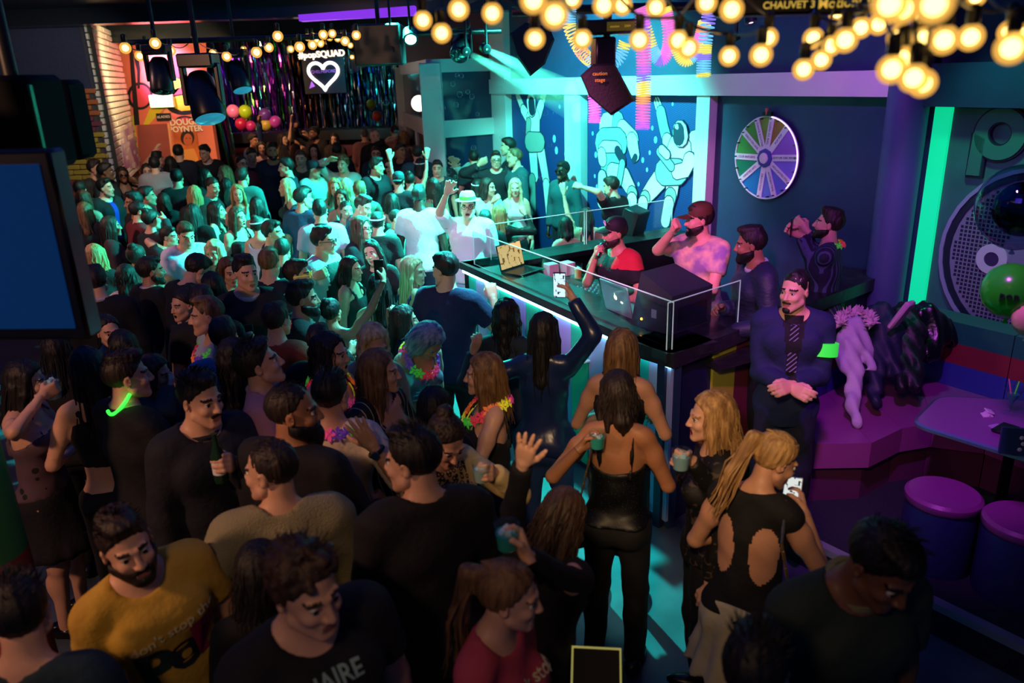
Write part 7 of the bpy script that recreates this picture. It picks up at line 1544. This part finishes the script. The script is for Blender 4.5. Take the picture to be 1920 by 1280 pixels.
# left part of the crowd
C(178, 312, 1.78, 55, 60, M, 'quiff dark', 'jacket 2a2c26', TR, 'young man with a dark quiff in profile before the yellow bricks', skin='light')
C(199, 322, 1.70, 60, 80, M, 'short black', 'tee 1c1c22', TR, 'man in shadow just behind the quiffed young man', skin='brown')
C(198, 352, 1.78, 40, 62, M, 'side black', 'jacket 10121a', TR, 'man in a black suit, white collar and bright blue tie', collar='e0d8e0', paint=[(lambda x, y, z: (y > .05) & (np.abs(x) < .035) & (z > .98), '1c3cc0')])
C(230, 328, 1.70, 5, 8, Fm, 'long black', 'tank 2a1c28', TR, 'dark woman in sunglasses with one forearm lifted beside the pier', skin='brown', acc=[('specs', FRAME, DARK)], la=((.02, .16, .10), 'relaxed'))
C(276, 322, 1.68, 5, 2, Fm, 'longer dark', 'blouse a08a5c', TR, 'woman in a tan open blouse with one arm crossing before her neck', la=((-.14, .22, .0), 'relaxed'))
C(287, 290, 1.70, 170, 172, M, 'short black', 'hoodie 9a8a90', TR, 'person in a pale grey top under the coral doorway')
C(296, 298, 1.74, 120, 130, M, 'quiff black', 'tee 3a2c4c', TR, 'dark haired man with a raised violet lit arm before the doorway', la='wave')
C(320, 308, 1.68, 176, 176, Fm, 'longer black', 'long 0e1016', TR, 'woman with straight black hair before the orange poster')
C(335, 286, 1.82, 175, 172, M, 'short black', 'jacket 14182a', TR, 'dark haired man in navy seen from behind, under the poster portrait')
C(384, 287, 1.78, -25, -40, M, 'quiff black', 'jacket 14161e', TR, 'man with a white collar looking down beside the pink tinsel', collar='d8d0e0', pitch=12, skin='light')
C(332, 334, 1.78, 176, 172, M, 'short black', 'jacket 101218', TR, 'dark haired man in black seen from behind with a hand on his shoulder')
C(386, 332, 1.66, 60, 78, Fm, 'longer black', 'long 101218', TR, 'pale woman with long black hair looking right, dim')
C(420, 326, 1.66, -70, -80, Fm, 'long blond', 'tank 3a3a3c', TR, 'blond woman in profile left near the pink tinsel')
C(425, 350, 1.66, 170, 165, Fm, 'longer black', 'tank 14201f', TR, 'woman with dark straight hair before the blond profile')
C(399, 350, 1.76, 50, 40, M, 'crop dark', 'tee 1a2a2c', TR, 'short haired man with the side of his head lit teal, looking down', pitch=16)
C(408, 396, 1.66, 70, 80, Fm, 'longer black', 'tank 14241f', TR, 'woman with long black hair and nose lit teal')
C(365, 366, 1.66, 175, 170, Fm, 'long blond', 'jacket 20201f', TR, 'blond woman seen from behind in the middle of the dim group')
C(362, 402, 1.68, 172, 168, Fm, 'longer black', 'jacket 0f1114', TR, 'woman with long dark hair in black above the striped sweater man')
C(307, 378, 1.66, 176, 176, Fm, 'longer dark', 'jacket 14161a', TR, 'woman with long brown hair from behind, left of the blond one')
C(276, 368, 1.78, 80, 88, M, 'short black', 'jacket 14181f', TR, 'dark haired man in profile right with his face edge lit teal', skin='light')
C(250, 380, 1.74, -60, -70, M, 'quiff black', 'tee 12141a', TR, 'dark haired man facing left, face in shadow', skin='tan')
C(262, 396, 1.78, 110, 95, M, 'crop black', 'sweater 6a1c28', TR, 'man in a burgundy jumper seen from behind')
C(285, 412, 1.66, 130, 120, Fm, 'bun black', 'long 16242c', TR, 'woman pointing one finger up beside the burgundy jumper', ra=('px', 310, 412, .12, 'point'))
C(160, 398, 1.70, 176, 172, Fm, 'long light', 'jacket 12141c', TR, 'woman with long ashen hair seen from behind by the screen edge')
C(157, 374, 1.66, 170, 165, Fm, 'bob red', 'tank 2a2020', TR, 'red brown haired woman behind the ashen haired one')
C(150, 355, 1.70, 170, 170, M, 'short black', 'tee 101216', TR, 'dark head next to the screen edge under the painted bricks')
C(349, 440, 1.78, 10, 15, M, 'short brown', 'tee d8d0f0', TR, 'man in a white sweater with navy stripes looking down', pitch=20, paint=[(lambda x, y, z: ((z > 1.14) & (z < 1.175)) | ((z > 1.04) & (z < 1.09)), NV)])
C(402, 474, 1.68, -30, -25, Fm, 'longer pale', 'strap c87a98', TR, 'woman with straight pale hair shining teal in a pink top', skin='light')
C(371, 506, 1.80, 120, 115, M, 'short black', 'jacket 10131a', TR, 'dark haired man in black bowing his head beside the pale haired woman', pitch=26, lean=(10, 0), build=1.1)
C(400, 538, 1.68, 176, 176, Fm, 'longer black', 'long 0d0f14', TR, 'woman with long straight black hair in front of the reddish haired one')
C(284, 508, 1.80, 120, 98, M, 'short dark', 'sweater 0e1118', TR, 'bearded man in a black jumper over a white collar, profile right', beard=('short', 'dark'), collar='e0c8c8', skin='light')
C(258, 482, 1.72, 160, 150, Fm, 'bun dark', 'strap 121418', TR, 'woman with a bare shoulder and hair edge lit pale green', ra='bent', skin='light')
C(240, 520, 1.62, 140, 150, Fm, 'bob black', 'jacket e0ccd0', TR, 'person in a white shirt between two dark backs')
C(180, 482, 1.70, 172, 165, Fm, 'shoulder blond', 'jacket 12141a', TR, 'woman with shoulder length greenish blond hair from behind', skin='light')
C(180, 526, 1.78, 174, 170, M, 'short dark', 'jacket 0f1219', TR, 'brown haired man with a white collar from behind, by the lower screen edge', collar='c8c4cc', key='pack')
C(210, 425, 1.66, 90, 100, Fm, 'long dark', 'blouse 3a2a30', TR, 'woman drinking with folded arms behind the ashen hair', la='hold')
C(318, 444, 1.60, 60, 60, M, 'short black', 'tee 162028', TR, 'person lifting a pointing hand before the striped sweater', ra=('px', 312, 470, .10, 'point'))
C(650, 395, 1.62, 10, 20, M, 'crop black', 'tee 24424a', TR, 'small dark haired man between the leather jacket and the pale pink shirt')
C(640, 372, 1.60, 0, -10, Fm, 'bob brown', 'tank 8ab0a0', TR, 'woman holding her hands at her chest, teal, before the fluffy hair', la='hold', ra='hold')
C(735, 380, 1.60, 175, 175, Fm, 'shoulder black', 'tank 24544c', TR, 'dark haired woman left of the broad white tee shirt')
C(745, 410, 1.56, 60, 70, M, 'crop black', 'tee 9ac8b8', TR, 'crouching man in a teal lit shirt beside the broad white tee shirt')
C(660, 505, 1.58, 60, 60, Fm, 'bob black', 'tank 1c3c40', TR, 'woman with a small bag strap below the tall quiffed man')
C(530, 470, 1.62, 170, 165, M, 'short black', 'jacket 0f1218', TR, 'man in black facing away beside the brown haired man in navy', pitch=6)
C(600, 640, 1.60, 172, 160, M, 'short black', 'jacket 0e1016', TR, 'dark shape of a man between the garlands, facing away')
C(520, 600, 1.68, 150, 140, M, 'short dark', 'tee 8a3a2c', TR, 'man in a rust red shirt behind the bearded profile')
C(420, 630, 1.64, 165, 165, M, 'short dark', 'tee 6a8ab0', TR, 'man in a light blue tee shirt behind the curly black hair')
C(760, 600, 1.60, 100, 100, Fm, 'long black', 'long 141a2c', TR, 'woman in dark blue behind the silver haired dancer')
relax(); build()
# ------------------------------------------------------------------ prints on clothes, bags and other small things
def print_on(P, txt, size, x, z, m, rot=0., bold=.0, name='printed_lettering', arc=0.):
    """flat print laid on the front of a top (x: towards the viewer's right)"""
    me = text_mesh(txt, size, 0, bold, 3); top = P['top']; s, T, LR = P['s'], P['T'], P['LR']; c, sn = math.cos(rot), math.sin(rot); d = Vector(LR @ np.array([0, -1., 0])); ok = True
    for v in me.vertices:
        u, w_ = v.co.x, v.co.y; w_ += -arc*u*u; u, w_ = u*c-w_*sn, u*sn+w_*c
        o = Vector(T((-(x+u), .55, z+w_))*s); hit, loc, nor, _ = top.ray_cast(o, d)
        v.co = loc-d*.004+nor*.002 if hit else Vector(T((-(x+u), .12, z+w_))*s)
    me.materials.clear(); me.materials.append(m); return link(name, me, top)
CR_ = mat('print_cream', 'e8e0b0', .7)
N_ = NAMED
print_on(N_['yellow'], "don't stop the", .052, .015, 1.315, CR_, .06, .0008); print_on(N_['yellow'], 'p', .22, -.075, 1.235, mat('print_bottle_green', '10382c', .7), .05, .010); print_on(N_['yellow'], 'o', .20, .02, 1.205, mat('print_navy', '141c30', .7), .05, .010); print_on(N_['yellow'], 'p', .20, .105, 1.255, mat('print_magenta', 'a02050', .7), .05, .010)
print_on(N_['pinktee'], "don't stop", .056, .0, 1.335, CR_, .05, .0008); print_on(N_['pinktee'], 'p', .20, -.06, 1.225, mat('print_green', '2a6a3c', .7), .05, .010); print_on(N_['pinktee'], 'o', .18, .03, 1.215, mat('print_green', '2a6a3c', .7), .05, .010); print_on(N_['pinktee'], 'p', .20, .11, 1.23, mat('print_yellow', 'c8b030', .7), .05, .010)
print_on(N_['billion'], 'BILLIONAIRE', .058, -.085, 1.385, mat('print_grey', 'b8c0c4', .7), 0, .0012, arc=.3); print_on(N_['billion'], 'BOYS CLUB', .060, -.085, 1.315, MATS['print_grey'], 0, .0012)
print_on(N_['badge'], 'A', .05, .07, 1.33, CR_, 0, .003, 'printed_badge')
d_ = N_['doorman']; s_ = d_['s']
MB().lathe([(.100*s_, 1.400*s_), (.080*s_, 1.45*s_), (.068*s_, 1.487*s_), (.060*s_, 1.489*s_)], 20, (0, -.004, 0), caps=False).obj('shirt_collar', mat('cloth_0d0e14', '0d0e14', .85), d_['obj']); tie = MB(); tie.hexa([(-.028, .140, 1.15), (.028, .140, 1.15), (.028, .128, 1.15), (-.028, .128, 1.15), (-.022, .135, 1.43), (.022, .135, 1.43), (.022, .115, 1.43), (-.022, .115, 1.43)]); tie.obj('neck_tie', wavemat('striped_tie', '16161e', '8a7ab8', 22, .8, .5, 'DIAGONAL'), d_['obj'])
L_ = d_['L']; Wt = d_['W2'].T; el = Wt @ (L_[3]-d_['org']); sh = d_['T']((-.176, -.004, 1.413))*s_; ax = (sh-el)/np.linalg.norm(sh-el); a0 = el+(sh-el)*.42
ab = MB(); ab.tube([a0, a0+ax*.075], .086, 16); ab.obj('arm_band', mat('armband_green', '38f048', .4, emit=.5), d_['obj'])
def bag(label, P, c, size, m, chain=None, col='bag'):
    e = empty('handbag', label, 'bag', tuple(c)); MB().box((0, 0, 0), size, rotz(.4), bev=.02).obj('bag_body', m, e); MB().box((0, 0, size[2]*.35), (size[0]*1.02, size[1]*1.05, size[2]*.66), rotz(.4), bev=.02).obj('bag_flap', m, e)
    if chain is not None:
        mb = MB(); P_ = [np.array(p)-np.array(c) for p in chain]
        for a, b in zip(P_, P_[1:]):
            n = max(3, int(np.linalg.norm(b-a)/.03))
            for i in range(n): q = a+(b-a)*(i+.5)/n; dd = (b-a)/np.linalg.norm(b-a); mb.tube([q-dd*.016, q+dd*.016], .0065 if i % 2 else .005, 5)
        mb.obj('chain_strap', mat('chain_gold', 'b8a878', .3, metal=.9), e)
    return e
f_ = N_['frill']; W2 = f_['W2']; og = f_['org']; q_ = lambda x, y, z: og+W2 @ (f_['T']((x, y, z))*f_['s'])
bag('green quilted handbag on a gold chain hanging at the ponytailed woman\'s hip', f_, q_(.24, -.10, .82), (.11, .045, .075), mat('bag_green', '1c4a34', .35), [q_(.13, -.02, 1.49), q_(.17, -.13, 1.36), q_(.24, -.13, 1.1), q_(.24, -.10, .90)])
c_ = N_['camisole']; W3 = c_['W2']; o3 = c_['org']; q3 = lambda x, y, z: o3+W3 @ (c_['T']((x, y, z))*c_['s'])
bag('small black handbag on a thin chain behind the sequin camisole', c_, q3(-.20, -.12, .86), (.09, .035, .06), BLACKP, [q3(-.11, .0, 1.49), q3(-.12, -.12, 1.36), q3(-.17, -.15, 1.1), q3(-.20, -.12, .92)])
p = hz(908, 1015, .98); e = bag('small plum purse beside the leopard print top', None, p, (.075, .03, .05), mat('bag_plum', '4a1c34', .4))
p = hz(1118, 1262, 1.0); e = empty('menu_board', 'dark menu board with a pale yellow lit edge at the bottom', 'board', tuple(p), None, -.12)
R_ = rotx(.55); MB().box((0, 0, 0), (.085, .085, .006), R_, bev=.004).obj('board', BLACKP, e); mb = MB(); mb.tube([R_ @ np.array(v) for v in ((-.085, -.085, .008), (.085, -.085, .008), (.085, .085, .008), (-.085, .085, .008))], .005, 6, closed=True); mb.obj('lit_edge', mat('edge_yellow', 'c8c06a', .4, emit=.35), e)
MB().tube([(0, 0, -.01), (0, .0, -p[2])], .012, 8).obj('stand_pole', BLACKP, e)
